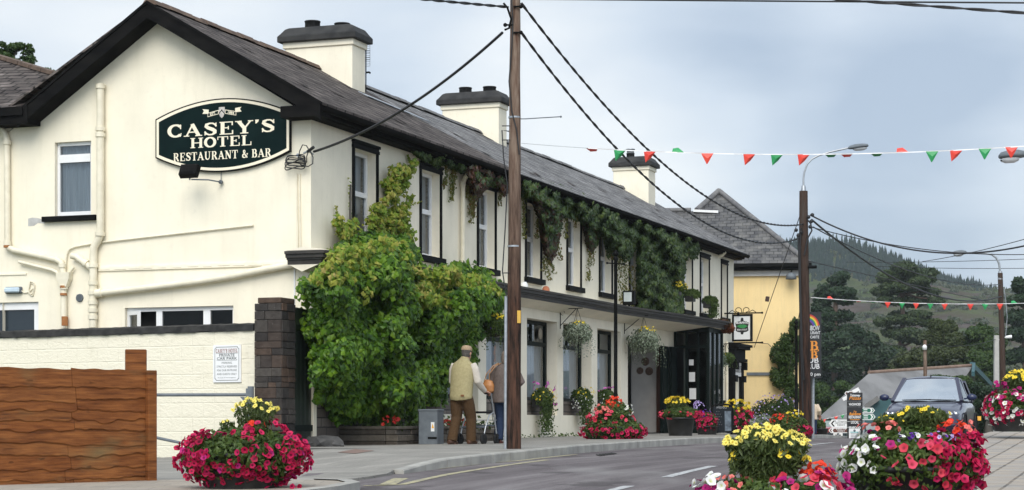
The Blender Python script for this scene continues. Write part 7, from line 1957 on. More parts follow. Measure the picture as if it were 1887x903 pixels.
ivy('wall_creeper', 'green and bronze creeper under the eaves left of the telegraph pole',
    [([(745, 268), (770, 276), (800, 274), (830, 276), (862, 300), (862, 316), (840, 312), (822, 302), (806, 308), (790, 300), (772, 290)], 'g', 900, .26, .10), ([(800, 274), (830, 280), (870, 296), (866, 320), (846, 318), (826, 308)], 'g', 420, .2, .10),
     ([(852, 300), (880, 300), (938, 322), (938, 350), (930, 362), (916, 346), (902, 344), (890, 352), (878, 372), (866, 356), (858, 330)], 'r', 1250, .28, .10), ([(852, 300), (938, 322), (938, 346), (880, 345)], 'g', 420, .3, .10)],
    [([(822, 306), (820, 330), (817, 348)], 1.), ([(834, 312), (833, 345), (831, 372)], 2.2), ([(836, 312), (833, 350)], 3.), ([(863, 330), (860, 366)], 1.6), ([(868, 350), (870, 380), (869, 412)], 3.), ([(866, 345), (867, 395)], 3.), ([(873, 350), (871, 400)], 1.5), ([(922, 352), (920, 380)], 1.)])
ivy('wall_creeper', 'heavy creeper hanging from the eaves right of the telegraph pole',
    [([(958, 324), (990, 330), (1040, 346), (1100, 372), (1180, 400), (1240, 420), (1296, 440), (1296, 458), (1284, 470), (1262, 470), (1240, 462), (1212, 460), (1180, 452), (1160, 470), (1140, 470), (1122, 460), (1108, 430), (1085, 420), (1065, 396), (1040, 392), (1012, 380), (990, 372), (975, 360), (960, 352)], 'g', 6500, .30, .115),
     ([(958, 322), (1030, 342), (1100, 368), (1180, 398), (1292, 438), (1286, 476), (1262, 480), (1180, 452), (1100, 424), (1030, 396), (990, 376), (960, 362)], 'g', 2600, .34, .11),
     ([(985, 345), (1040, 360), (1036, 420), (1024, 462), (1010, 470), (998, 430)], 'g', 700, .34, .11), ([(1065, 372), (1108, 392), (1104, 450), (1088, 462), (1072, 410)], 'g', 500, .30, .11), ([(1100, 390), (1172, 410), (1168, 470), (1150, 490), (1140, 470), (1120, 476), (1112, 440)], 'g', 700, .2, .10),
     ([(958, 326), (985, 332), (1008, 345), (1034, 360), (1036, 400), (1032, 440), (1024, 470), (1014, 488), (1004, 468), (996, 430), (990, 396), (978, 366), (960, 352)], 'r', 1500, .28, .11),
     ([(1065, 372), (1108, 392), (1108, 430), (1100, 452), (1090, 470), (1080, 448), (1072, 410)], 'r', 480, .24, .105),
     ([(1172, 404), (1230, 426), (1266, 436), (1262, 500), (1258, 540), (1262, 586), (1225, 584), (1200, 578), (1172, 572), (1174, 500), (1176, 450)], 'g', 4600, .32, .125),
     ([(1236, 430), (1270, 440), (1264, 490), (1258, 530), (1240, 524), (1242, 480)], 'g', 700, .3, .11)],
    [([(1010, 480), (1008, 500), (1012, 516)], 2.4), ([(1016, 484), (1020, 505)], 2.), ([(1004, 470), (1000, 500)], 1.4), ([(990, 400), (988, 440)], 1.3), ([(1028, 450), (1032, 480)], 1.2), ([(1086, 460), (1084, 500), (1085, 518)], 2.3), ([(1092, 462), (1090, 490)], 1.8), ([(1060, 392), (1060, 420)], 1.2), ([(1044, 390), (1042, 440)], 1.2),
     ([(1144, 468), (1142, 510), (1146, 560)], 3.), ([(1152, 470), (1154, 520), (1150, 565)], 3.), ([(1138, 465), (1136, 500)], 2.), ([(1164, 490), (1166, 540), (1162, 580)], 3.), ([(965, 352), (964, 400), (966, 440)], 1.4), ([(1160, 545), (1180, 560), (1195, 570)], 4.), ([(1130, 462), (1128, 480)], 2.), ([(1266, 460), (1240, 530)], 4.)])

# ------------------------------------------------------------------ baskets, boxes and tubs
P_RED = petalmat('crimson_petunia', [(.30, .004, .035), (.48, .008, .06), (.62, .02, .10), (.42, .005, .08)], (.07, .0, .015)); P_PINK = petalmat('pink_red_petunia', [(.62, .03, .07), (.75, .08, .15), (.68, .06, .09), (.55, .015, .05)], (.30, .02, .04))
P_MAG = petalmat('magenta_petunia', [(.36, .006, .14), (.48, .02, .18), (.28, .004, .10)], (.12, .0, .05)); P_WHITE = petalmat('white_petunia', [(.82, .82, .78), (.86, .86, .84), (.78, .80, .74)], (.55, .6, .25)); P_ORG = petalmat('scarlet_geranium', [(.75, .04, .015), (.85, .08, .03), (.70, .03, .02)], (.5, .03, .01))
P_YEL = petalmat('yellow_daisy_petal', [(.85, .62, .03), (.90, .70, .05), (.88, .72, .10)], (.55, .30, .01)); P_PYEL = petalmat('pale_yellow_daisy_petal', [(.85, .72, .12), (.90, .80, .22)], (.6, .4, .03)); P_LIL = petalmat('lilac_petal', [(.35, .25, .60), (.48, .38, .70), (.62, .55, .80)], (.2, .1, .4)); P_VIO = petalmat('violet_petal', [(.10, .02, .30), (.18, .05, .42), (.30, .14, .5)], (.04, .01, .1)); P_PKD = petalmat('mauve_dahlia', [(.55, .12, .42), (.66, .22, .55)], (.35, .05, .25)); P_SAL = petalmat('salmon_geranium', [(.75, .16, .14), (.82, .26, .22)], (.6, .1, .08))
L_PET = leafmat('petunia_leaf', [(.020, .040, .010), (.040, .075, .016), (.075, .12, .026), (.12, .17, .04)], trans=.3, patch=4); L_SILV = leafmat('silver_trailing_leaf', [(.06, .085, .05), (.14, .175, .12), (.26, .30, .22), (.40, .43, .34)], rough=.7, trans=.2, patch=3); L_FERN = leafmat('feathery_daisy_leaf', [(.035, .058, .016), (.065, .095, .028), (.11, .14, .045)], trans=.3, patch=4)
M_STEM = mat('green_stem', (.05, .085, .02), (.09, .12, .035), 8, .7); M_TUB = mat('black_plastic_tub', (.012, .012, .012), (.022, .022, .021), 6, .5); M_WICK = mat('dark_basket_liner', (.03, .022, .014), (.05, .04, .025), 20, .9)
def bl(name, parent, c, rad, n, size, m, lo=-.3, hi=.95, t0=.96, t1=1.08, keep=None, fn=blooms, jit=.35, up=0.0):
    C, N = shell(c, rad, n*(8 if n < 70 else 3), lo, hi, t0, t1); k = np.ones(len(C), bool)
    if keep is not None: k = keep(C - np.array(c), N)
    k &= N[:, 1] < .75
    C, N = C[k][:n], N[k][:n]
    if up: N = unit(N + np.array([0, 0, up]))
    o = fn(name, C, N, size, m, parent, jit=jit)
    o['kind'] = 'stuff'
    return o
def daisy_clump(parent, c, rx, rz, h0, n, size, m, leafn=900, leafsz=.05, tilt=.5, nm='yellow_daisies'):
    """a fan of wiry stems with flowers at their tips and feathery leaves between"""
    c = np.array(c, float); a = rng.uniform(0, 2*PI, n); q = np.sqrt(rng.uniform(0, 1, n)); d = np.stack([np.cos(a)*q*rx, np.sin(a)*q*rx*.8, h0 + rz*np.sqrt(np.maximum(0, 1-.75*q*q))*rng.uniform(.80, 1.03, n)], 1)
    tips = c + d; N = unit(np.stack([np.cos(a)*q*tilt, np.sin(a)*q*tilt-.45, np.ones(n)*.75], 1)); o = daisies(nm, tips, N, size, m, parent, jit=.35)
    o['kind'] = 'stuff'
    S = []
    for t in tips[:140]:
        b0 = c + np.array([(t-c)[0]*.25, (t-c)[1]*.25, -.02]); S.append(([Vector(b0), Vector(b0*.45+t*.55 + np.array([0, 0, .02])), Vector(t)], max(.0022, size*.045)))
    stems('flower_stems', S, M_STEM, parent)
    k = leafn; a = rng.uniform(0, 2*PI, k); q = np.sqrt(rng.uniform(0, 1, k)); hh = rng.uniform(0, .93, k)
    P = c + np.stack([np.cos(a)*q*rx*(.35+.65*hh), np.sin(a)*q*rx*.8*(.35+.65*hh), hh*(h0 + rz*np.sqrt(np.maximum(0, 1-.75*q*q)))], 1)
    leaves('feathery_foliage', P, np.stack([np.cos(a), np.sin(a), np.ones(k)*.3], 1), leafsz, L_FERN, parent, droop=-.9, aspect=.22, jit=.6)
def mound(parent, c, rad, n, size, m=L_PET, lo=-.55, hi=1., nm='foliage', t0=.6, t1=1.0, aspect=.62, droop=.5):
    C, N = shell(c, rad, n, lo, hi, t0, t1); leaves(nm, C, N, size, m, parent, aspect=aspect, droop=droop)
def tub(parent, r, h, z0=0.0, m=M_TUB): b = MB(); b.lathe([(r*.78, z0), (r*.96, z0+h*.92), (r*1.03, z0+h*.92), (r*1.03, z0+h), (r*.92, z0+h), (r*.9, z0+h-.05), (.01, z0+h-.05)], (0, 0, 0), 24); return b.build('tub', m, parent)
def planter(label, base, cat='flower planter', name='flower_planter', rot=0.0, group=None): return thing(name, label, cat, base, rot, group)

# left foreground planter on the island
Y0 = 17.4; k = Y0/FPX; b0 = PX(447, 909, Y0)
pA_ = planter('round planter of crimson petunias with pale daisies on the traffic island', b0)
tub(pA_, .40, .36)
cz_ = PX(447, 838, Y0).z - b0.z; cA = (0, 0, cz_-.02); rA = (.575, .50, .285)
mound(pA_, cA, (.55, .48, .28), 5200, .055, lo=-.95)
bl('petunia_blooms', pA_, cA, rA, 620, .064, P_RED, -.95, .80, .90, 1.1, jit=.5, keep=lambda d, N: (np.hypot((d[:, 0]+.12)/.2, (d[:, 2]-.13)/.07) > 1) & (np.hypot((d[:, 0]-.28)/.12, (d[:, 2]-.17)/.06) > 1))
bl('petunia_blooms', pA_, (0, 0, cz_-.03), (.60, .52, .29), 24, .060, P_MAG, -.7, .85)
bl('geranium_blooms', pA_, (.22, -.1, cz_+.22), (.2, .2, .10), 22, .06, P_RED, .0, .9)
bl('geranium_blooms', pA_, (.14, -.1, cz_+.26), (.08, .08, .05), 5, .055, P_ORG, .0, .9)
daisy_clump(pA_, (.10, .05, cz_+.16), .22, .26, .10, 46, .050, P_PYEL, 1100, .05)
daisy_clump(pA_, (-.14, .02, cz_+.18), .08, .08, .06, 5, .042, P_PYEL, 120, .05)
C = np.stack([rng.normal(.44, .05, 6), rng.normal(-.3, .05, 6), cz_-.30+rng.uniform(-.04, .04, 6)], 1); blooms('hanging_blooms', C, np.tile([[.4, -.6, -.4]], (6, 1)), .05, P_RED, pA_)

# big right foreground planter
Y0 = 11.4; k = Y0/FPX; b0 = PX(1680, 930, Y0); b0.z = PX(0, 845, Y0).z - .46
pB_ = planter('largest planter with pink red and white petunias below yellow daisies', b0)
tub(pB_, .34, .42)
def zB(v): return PX(0, v, Y0).z - b0.z
cB = (0, 0, zB(858)); rB = (.415, .37, .235)
mound(pB_, cB, (.40, .36, .225), 6200, .042, lo=-.98, t1=1.06)
bl('petunia_blooms', pB_, cB, rB, 290, .055, P_RED, -.98, .86, .90, 1.10, keep=lambda d, N: (d[:, 0] > .06), jit=.55)
bl('petunia_blooms', pB_, cB, rB, 62, .058, P_PINK, -.95, .62, .92, 1.10, keep=lambda d, N: (d[:, 0] > -.22) & (d[:, 0] < .16), jit=.5)
bl('petunia_blooms', pB_, cB, rB, 40, .055, P_WHITE, -.2, .8, .95, 1.08, keep=lambda d, N: (d[:, 0] < -.24), jit=.5)
bl('petunia_blooms', pB_, (-.02, 0, zB(846)), (.40, .36, .20), 22, .054, P_MAG, .2, .9, keep=lambda d, N: np.abs(d[:, 0]) > .10, jit=.6)
bl('petunia_blooms', pB_, (.33, -.08, zB(830)), (.09, .2, .12), 16, .056, P_RED, -.6, .9, jit=.6)
bl('geranium_blooms', pB_, (-.20, -.08, zB(790)), (.13, .12, .05), 20, .036, P_SAL, -.1, .95, .7, 1.15)
bl('geranium_blooms', pB_, (.22, -.10, zB(792)), (.09, .10, .06), 26, .036, P_ORG, -.2, .95, .7, 1.15)
bl('geranium_blooms', pB_, (.29, -.10, zB(795)), (.07, .1, .06), 14, .036, P_SAL, -.2, .95, .7, 1.15)
bl('pansy_blooms', pB_, (.03, -.22, zB(806)), (.15, .08, .04), 18, .026, P_LIL, -.5, .9, .6, 1.3)
bl('pansy_blooms', pB_, (.05, -.22, zB(806)), (.16, .08, .04), 9, .027, P_VIO, -.5, .9, .6, 1.3)
bl('pansy_blooms', pB_, (.02, -.23, zB(808)), (.20, .08, .04), 7, .030, P_WHITE, -.5, .9)
daisy_clump(pB_, (.07, .05, zB(806)), .17, .11, .08, 26, .030, P_YEL, 3000, .045)
daisy_clump(pB_, (-.09, .05, zB(806)), .14, .08, .06, 14, .018, P_YEL, 2400, .042)

# yellow daisies planter, lower middle right
Y0 = 11.0; k = Y0/FPX; b0 = PX(1415, 930, Y0); b0.z = -.42
pC_ = planter('planter with a tall clump of yellow daisies over mixed petunias', b0)
tub(pC_, .36, .36)
def zz(v): return PX(0, v, 11.0).z - b0.z
daisy_clump(pC_, (-.01, 0, zz(897)), .25, .20, .15, 120, .046, P_PYEL, 5200, .06, tilt=.8)
daisy_clump(pC_, (.05, -.02, zz(885)), .19, .14, .06, 40, .044, P_YEL, 900, .05, tilt=.8)
for u_, v_, n in ((1342, 828, 4), (1333, 842, 3), (1450, 800, 6)):
    q = PX(u_, v_, 11.0)-b0; daisy_clump(pC_, (q.x*.8, -.05, q.z-.09), .03, .06, .03, n, .05, P_YEL, 90, .05)
cC = (.0, 0, zz(925)); rC = (.40, .34, .16)
mound(pC_, cC, (.42, .34, .15), 3600, .045, lo=-.6)
bl('petunia_blooms', pC_, (.18, -.05, zz(905)), (.22, .25, .13), 46, .062, P_PINK, -.3, .9)
bl('petunia_blooms', pC_, (.22, -.02, zz(900)), (.25, .26, .13), 40, .062, P_MAG, -.3, .9)
bl('geranium_blooms', pC_, (.28, .02, zz(880)), (.10, .12, .09), 44, .040, P_ORG, -.2, .95)
bl('petunia_blooms', pC_, (.20, -.16, zz(908)), (.24, .14, .11), 10, .066, P_WHITE, -.1, .9)
bl('petunia_blooms', pC_, (-.30, -.05, zz(912)), (.16, .22, .10), 26, .055, P_MAG, -.3, .9)
bl('geranium_blooms', pC_, (-.20, -.08, zz(905)), (.13, .16, .10), 54, .036, P_SAL, -.2, .95)
bl('petunia_blooms', pC_, (-.28, -.12, zz(902)), (.15, .16, .10), 9, .062, P_WHITE, .0, .9)

# far right planter on the corner pavement
Y0 = 26.5; k = Y0/FPX; b0 = PX(1872, 795, Y0)
pD_ = planter('planter at the right edge with yellow daisies over red and white petunias', b0)
tub(pD_, .36, .30)
cD = (0, 0, PX(0, 752, Y0).z-b0.z); mound(pD_, cD, (.40, .36, .28), 3600, .05, lo=-.9)
bl('petunia_blooms', pD_, cD, (.43, .38, .30), 190, .066, P_RED, -.95, .75); bl('petunia_blooms', pD_, cD, (.435, .39, .31), 80, .064, P_WHITE, -.9, .6, keep=lambda d, N: d[:, 0] < .22); bl('petunia_blooms', pD_, cD, (.43, .38, .33), 40, .06, P_MAG, .2, .95)
daisy_clump(pD_, (.06, 0, cD[2]+.16), .25, .26, .10, 95, .060, P_YEL, 1800, .06)
bl('petunia_blooms', pD_, (-.22, -.05, cD[2]+.27), (.10, .1, .10), 12, .055, P_MAG, .0, .95)

# pavement planters in front of the hotel
Y0 = 38.9; b0 = PX(1131, 814, Y0); k = Y0/FPX
pE_ = planter('cascading planter of pinkish red petunias wrapped round a black lamp post', b0)
def zE(v): return PX(0, v, Y0).z - b0.z
tub(pE_, .42, .30)
mound(pE_, (0, 0, zE(792)), (.62, .5, .26), 3200, .075, lo=-.8); mound(pE_, (0, 0, zE(764)), (.38, .34, .28), 1800, .07, lo=-.6)
bl('petunia_blooms', pE_, (.0, 0, zE(795)), (.66, .52, .22), 150, .085, P_RED, -.75, .55); bl('petunia_blooms', pE_, (-.04, 0, zE(775)), (.48, .42, .26), 60, .08, P_PINK, -.3, .8); bl('geranium_blooms', pE_, (.0, -.05, zE(745)), (.16, .16, .16), 60, .06, P_ORG, -.6, .95); bl('geranium_blooms', pE_, (-.18, -.1, zE(757)), (.22, .2, .14), 40, .065, P_SAL, -.4, .9); bl('petunia_blooms', pE_, (.28, -.15, zE(755)), (.1, .1, .13), 18, .055, P_WHITE, -.8, .9)
Y0 = 46.5; b0 = PX(1254, 803.5, Y0); k = Y0/FPX
pF_ = planter('black tub with a dome of yellow chrysanthemums before the porch', b0)
tub(pF_, .35, .44); 
def zF(v): return PX(0, v, 46.5).z - b0.z
mound(pF_, (0, 0, zF(762)), (.45, .4, .18), 1500, .06); bl('petunia_blooms', pF_, (0, 0, zF(764)), (.50, .42, .17), 40, .08, P_PINK, -.6, .6); bl('petunia_blooms', pF_, (.38, -.1, zF(764)), (.16, .16, .16), 22, .07, P_RED, -.6, .6)
mound(pF_, (-.08, 0, zF(750)), (.27, .25, .20), 900, .05, L_FERN); bl('chrysanthemum_blooms', pF_, (-.08, 0, zF(746)), (.31, .29, .20), 110, .085, P_YEL, .25, 1., fn=daisies, up=.5); bl('lobelia_blooms', pF_, (.42, -.12, zF(748)), (.13, .12, .12), 40, .045, P_LIL, -.5, 1.)
def bed_plant(label, u, v, Y, parts, leafrad, leafn=900, leafm=L_PET, lsz=.07, lv=None, rb=.3, tubh=.22):
    b0 = PX(u, v, Y); o = planter(label, b0); k = Y/FPX
    if tubh: tub(o, rb, tubh)
    q = PX(u, lv or v-25, Y)-b0
    mound(o, (0, 0, q.z), leafrad, leafn, lsz, leafm)
    for nm, pu, pv, ru, rv, n, sz, m, fn in parts:
        c = PX(pu, pv, Y)-b0; bl(nm, o, (c.x, -.08, c.z), (ru*k, ru*k*.8, rv*k), n, sz, m, -.7, .98, fn=fn)
    return o
bed_plant('small planter of red and violet petunias left of the menu board', 1303, 801, 50.2, [('petunia_blooms', 1302, 780, 20, 20, 70, .085, P_RED, blooms), ('petunia_blooms', 1296, 764, 15, 10, 18, .08, P_VIO, blooms)], (.26, .24, .26), 900, lv=778)
bed_plant('planter of yellow flowers over crimson petunias right of the menu board', 1362, 802, 51.5, [('petunia_blooms', 1366, 776, 24, 24, 90, .09, P_RED, blooms), ('petunia_blooms', 1372, 762, 16, 12, 26, .085, P_PINK, blooms), ('chrysanthemum_blooms', 1358, 750, 24, 14, 80, .095, P_YEL, daisies)], (.34, .3, .40), 1300, lv=772)
bed_plant('mixed planter of scarlet and crimson flowers by the dark utility pole', 1452, 812, 46.5, [('petunia_blooms', 1470, 795, 26, 16, 80, .085, P_RED, blooms), ('geranium_blooms', 1437, 774, 18, 12, 60, .065, P_ORG, blooms), ('chrysanthemum_blooms', 1462, 764, 16, 9, 40, .07, P_YEL, daisies), ('petunia_blooms', 1425, 795, 16, 14, 26, .08, P_MAG, blooms)], (.52, .4, .36), 2000, lv=788, rb=.4)
bed_plant('clump of silvery blue trailing flowers beyond the menu board', 1408, 806, 50.5, [('lobelia_blooms', 1404, 778, 24, 16, 45, .04, P_LIL, blooms), ('petunia_blooms', 1398, 795, 16, 10, 14, .07, P_MAG, blooms)], (.40, .32, .28), 1300, L_SILV, lv=784, rb=.3)
bed_plant('pot of dark red foliage standing at the road crest beside the red car', 1512, 812, 55.0, [('petunia_blooms', 1505, 800, 8, 10, 14, .08, P_RED, blooms)], (.16, .15, .22), 420, lv=786, rb=.22, tubh=.34)
# purple flowering shrub by the yellow house and the creeper on its wall
b0 = PX(1425, 812, 60.5); b0.z = -.15
o = thing('flowering_shrub', 'purple flowering shrub against the foot of the yellow house', 'shrub', b0)
c = PX(1425, 756, 60.5)-b0; k = 60.5/FPX
b = MB(); 
for i in range(7): a = 2*PI*i/7; b.tube([(.08*math.cos(a), .08*math.sin(a), 0), (.35*math.cos(a), .3*math.sin(a), c.z*.6), (.55*math.cos(a), .4*math.sin(a), c.z)], [.03, .02, .01], 5)
b.build('stem', M_BARKG, o)
mound(o, (c.x-.1, 0, c.z-.25), (.72, .5, .62), 3200, .075, L_BROAD, lo=-.9); mound(o, (c.x+.35, 0, c.z-.05), (.42, .4, .45), 1500, .07, L_BROAD)
bl('buddleia_flowers', o, (c.x+.05, -.1, c.z-.1), (.75, .5, .62), 80, .055, P_LIL, -.1, .98)
wl_ = YO + YUX*yl(1444, 0)[0] - YUY*.1; wl_.z = yl(1444, 690)[2]
o = thing('wall_climber', 'bushy green climber on the right end of the yellow wall', 'climber', wl_, YR)
k = 64/FPX
for cu, cv, ru, rv, n in ((1448, 640, 24, 34, 1500), (1440, 680, 22, 40, 1400), (1462, 610, 12, 26, 700), (1455, 720, 22, 36, 1400), (1462, 660, 18, 40, 1000)):
    q = Vector(((cu-1444)*k, -.15, -(cv-690)*k)); [mound(o, tuple(q + Vector((random.uniform(-.8, .8)*ru*k, random.uniform(-.1, .05), random.uniform(-.8, .8)*rv*k))), (ru*k*.45, .24, rv*k*.42), n//6, .10, L_BROAD, lo=-1.) for _ in range(7)]
b = MB(); b.tube([(0, 0, -1.2), (.1, -.05, 0), (.2, -.05, .8), (.35, -.04, 1.4)], .03, 6); b.tube([(0, -.04, .5), (-.5, -.03, 1.0), (-1.0, -.03, 1.05)], .012, 5); b.build('stem', M_BARKG, o)
# hanging baskets on the pillars
def basket(label, u, v, p, ru, rv, brk_s, silver=True, extra=(), trail=8, seed=0):
    s_, z_ = FS(u, v, p); base = FA(p, s_, z_); o = thing('hanging_basket', label, 'hanging basket', base, ROT, 'hanging baskets on the hotel front'); k = Yof(u, p)[1]/FPX
    b = MB(); b.ball((0, 0, -.05), .2, .2, .16, 14, 7); b.build('bowl', M_WICK, o)
    ru_, rv_ = ru*k, rv*k
    mound(o, (0, 0, .0), (ru_*.95, ru_*1.05, rv_*.85), 2000, .06, L_SILV if silver else L_PET, lo=-.9, t0=.35, droop=.8)
    C, N = [], []
    for i in range(trail*3):
        a = rng.uniform(0, 2*PI); r = rng.uniform(.5, 1.25)*ru_; L = rng.uniform(.5, 1.3)*rv_*1.3
        for j in range(16):
            t = j/15; C.append((math.cos(a)*r*min(1, t*1.8)+rng.normal(0, .015), math.sin(a)*r*min(1, t*1.8)+rng.normal(0, .015), .10*math.sin(min(1, t*2)*PI)*rv_*2-L*t*t)); N.append((math.cos(a), math.sin(a), .4))
    leaves('trailing_shoots', np.array(C), np.array(N), .05, L_SILV if silver else L_PET, o, droop=.8, aspect=.5)['kind'] = 'stuff'
    for nm, dx, dz, r, n, sz, m in extra: bl(nm, o, (dx*k, -.05, dz*k), (r*k, r*k, r*k*.6), n, sz, m, -.3, .95)
    w_ = -(p-.02); bs = brk_s - s_
    b = MB(); zt = rv_+.22; b.tube([(w_, bs, zt), (.12, bs*.0, zt)], .011, 6); b.tube([(w_, bs, zt-.45), (w_, bs, zt+.06)], .011, 6); b.tube([(w_, bs, zt-.38), (-.02, 0, zt)], .009, 5)
    b.tube([(w_+.06+.05*math.cos(t), bs*.9, zt-.09+.05*math.sin(t)) for t in [i*.5 for i in range(11)]], .006, 5)
    for a in (0, 2.1, 4.2): b.tube([(.0, 0, zt), (.19*math.cos(a), .19*math.sin(a), -.02)], .005, 4)
    b.build('bracket', M_BLACK, o); return o
basket('green hanging basket with yellow flowers behind the telegraph pole', 912, 602, .5, 30, 26, 8.0, False, (('yellow_blooms', 8, 16, 14, 26, .05, P_YEL), ('blooms', -4, -4, 20, 14, .045, P_VIO)))
basket('silver trailing hanging basket between the first two visible windows', 1064, 614, .48, 30, 28, 12.95, True, (('yellow_blooms', 4, 17, 12, 20, .045, P_YEL),))
basket('largest silver trailing hanging basket beside the entrance', 1186, 628, .50, 34, 30, 18.05, True, (('yellow_blooms', 8, 18, 16, 34, .05, P_YEL), ('blooms', 4, -4, 12, 10, .05, P_VIO)), 12)
basket('pale trailing hanging basket right of the porch', 1318, 664, .5, 22, 26, 25.3, True, (), 9)
basket('small green hanging basket over a dark bowl near the shopfront', 1338, 660, .6, 18, 13, 27.1, False, (('yellow_blooms', -4, 6, 8, 8, .04, P_YEL),), 4)
def window_box(label, u, v, p, ru, rv, blist, trail=True, grp='flower boxes at the hotel windows'):
    s_, z_ = FS(u, v, p); base = FA(p, s_, z_); k = Yof(u, p)[1]/FPX; o = thing('window_box', label, 'window box', base, ROT, grp); L = ru*k/.36
    b = MB(); b.box(-.12, .12, -L*.42, L*.42, -.12, .08, 0, .01); b.build('trough', M_TUB, o)
    mound(o, (.05, 0, .08), (.26, L*.55, rv*k*.62), 1400, .065, L_PET, lo=-.8, t0=.4)
    if trail:
        n = 900; C = np.stack([rng.normal(.16, .06, n), rng.uniform(-L*.5, L*.5, n), -rng.uniform(0, 1, n)**1.4*rv*k*1.5], 1); C[:, 1] *= 1+.3*C[:, 2]; leaves('trailing_foliage', C, np.tile([[.9, -.3, .3]], (n, 1)), .055, L_PET, o, droop=1.2)
    for nm, dx, dz, r, rz, n, sz, m, fn in blist: bl(nm, o, (.1, dx*k/.36, dz*k), (.2, r*k/.36, rz*k), n, sz, m, -.5, .98, fn=fn)
    return o
window_box('window box with mauve dahlias over yellow flowers right of the telegraph pole', 996, 742, .10, 17, 36, [('mauve_blooms', -2, 30, 16, 12, 9, .11, P_PKD, blooms), ('yellow_blooms', 0, 12, 18, 16, 60, .045, P_YEL, daisies), ('mauve_blooms', 3, 0, 12, 12, 8, .09, P_PKD, blooms)])
window_box('window box of white and yellow trailing flowers between two cream pillars', 1068, 738, .10, 16, 30, [('yellow_blooms', 4, 12, 14, 14, 46, .05, P_YEL, daisies), ('white_blooms', -2, -6, 16, 16, 70, .035, P_WHITE, blooms)])
window_box('window box with mauve flowers left of the entrance', 1112, 738, .10, 10, 24, [('mauve_blooms', 0, 20, 8, 8, 8, .10, P_PKD, blooms), ('white_blooms', 0, 0, 10, 14, 40, .035, P_WHITE, blooms)])
window_box('upper window box of dark greenery beside the creeper', 1272, 548, .16, 8, 18, [], False); window_box('upper window box of greenery with long trailing strands', 1305, 560, .16, 8, 17, [], True); window_box('yellow flowering window box caught in the creeper', 1246, 536, .18, 8, 16, [('yellow_blooms', 0, 8, 9, 10, 70, .055, P_YEL, daisies)], False)
s_, z_ = FS(1322, 612, .6); o = thing('canopy_plant', 'tuft of reddish creeper hanging over the end of the canopy', 'plant', FA(.9, 23.9, 3.12), ROT)
mound(o, (.1, .2, .0), (.30, .5, .17), 900, .085, L_IVYR, lo=-.9); mound(o, (.2, .5, -.1), (.24, .36, .17), 700, .08, leafmat('rust_red_leaf', [(.12, .03, .015), (.20, .045, .02), (.10, .07, .02)]), lo=-.9, nm='rusty_foliage')
# a worn brick-coloured service cover let into the slabs, and a drain in the gutter
bpy.context.view_layer.update(); dg_ = bpy.context.evaluated_depsgraph_get()
pv_o = bpy.data.objects['pavement']
def on_pave(u, v):
    ok, loc, nn, ix = pv_o.ray_cast(Vector((0, 0, ZC)), PX(u, v, 10) - Vector((0, 0, ZC)))
    return loc + Vector((0, 0, .006)) if ok else PX(u, v, 28)
b = MB(); P = [on_pave(u, v) for u, v in ((622, 834), (655, 836.5), (690, 831), (655, 828))]; b.poly(P)
tag(b.build('service_cover', mat('red_brown_cover', (.15, .095, .075), (.22, .15, .12), 9, .9)), kind='structure')
b = MB(); P = [ground_px(u, v, .009) for u, v in ((1098, 838.5), (1130, 834.5), (1138, 836), (1106, 840.5))]; b.poly(P)
for i in range(6):
    p_, q_ = P[0].lerp(P[1], (i+.3)/6), P[3].lerp(P[2], (i+.3)/6); b.bar(p_ + Vector((0, 0, .006)), q_ + Vector((0, 0, .006)), .03, .008)
tag(b.build('drain_grating', mat('dark_iron_grating', (.02, .019, .018), (.04, .037, .034), 12, .8)), kind='structure')
# weeds along the joints
n = 260; C = []
for _ in range(n): s = rng.uniform(6, 18); C.append(tuple(FA(.08+abs(rng.normal(0, .07)), s, inner_z(s)+rng.uniform(.0, .08))))
o = leaves('wall_weeds', np.array(C), np.tile([[.3, -.4, .7]], (n, 1)), .06, L_PET); tag(o, 'small weeds growing along the foot of the hotel front', 'weeds', kind='stuff')
# ------------------------------------------------------------------ people
M_SKIN = mat('skin', (.42, .22, .15), (.48, .26, .185), 8, .6, spec=.3)
def ell_tube(path, n=14):
    """path: (centre, rx, ry[, yaw]) -> closed loft of ellipses lying across the path"""
    secs = []
    P = [Vector(p[0]) for p in path]
    for i, p in enumerate(path):
        d = (P[min(i+1, len(P)-1)] - P[max(i-1, 0)]).normalized()
        x = Vector((1, 0, 0)); x = (x - d*x.dot(d)); x = x.normalized() if x.length > .2 else Vector((0, 1, 0)).cross(d).normalized(); y = d.cross(x)
        secs.append([P[i] + x*(p[1]*math.cos(2*PI*j/n)) + y*(p[2]*math.sin(2*PI*j/n)) for j in range(n)])
    b = MB(); b.loft(secs, 0, True); return b
def fused(name, parts, m, parent, voxel=.011, smooth=6):
    b = MB()
    for q in parts: b.add(q.v, q.f, 0, True)
    me = bpy.data.meshes.new(name); me.from_pydata(b.v, [], b.f)
    bm = bmesh.new(); bm.from_mesh(me); bmesh.ops.recalc_face_normals(bm, faces=bm.faces); bm.to_mesh(me); bm.free()
    o = bpy.data.objects.new(name, me); COL.objects.link(o)
    r_ = o.modifiers.new('r', 'REMESH'); r_.mode = 'VOXEL'; r_.voxel_size = voxel; r_.use_smooth_shade = True
    s_ = o.modifiers.new('s', 'SMOOTH'); s_.factor = .5; s_.iterations = smooth
    dg = bpy.context.evaluated_depsgraph_get(); new = bpy.data.meshes.new_from_object(o.evaluated_get(dg))
    o.modifiers.clear(); o.data = new; bpy.data.meshes.remove(me); new.name = name
    new.materials.clear(); new.materials.append(m); new.polygons.foreach_set('use_smooth', [True]*len(new.polygons))
    o.parent = parent; return o
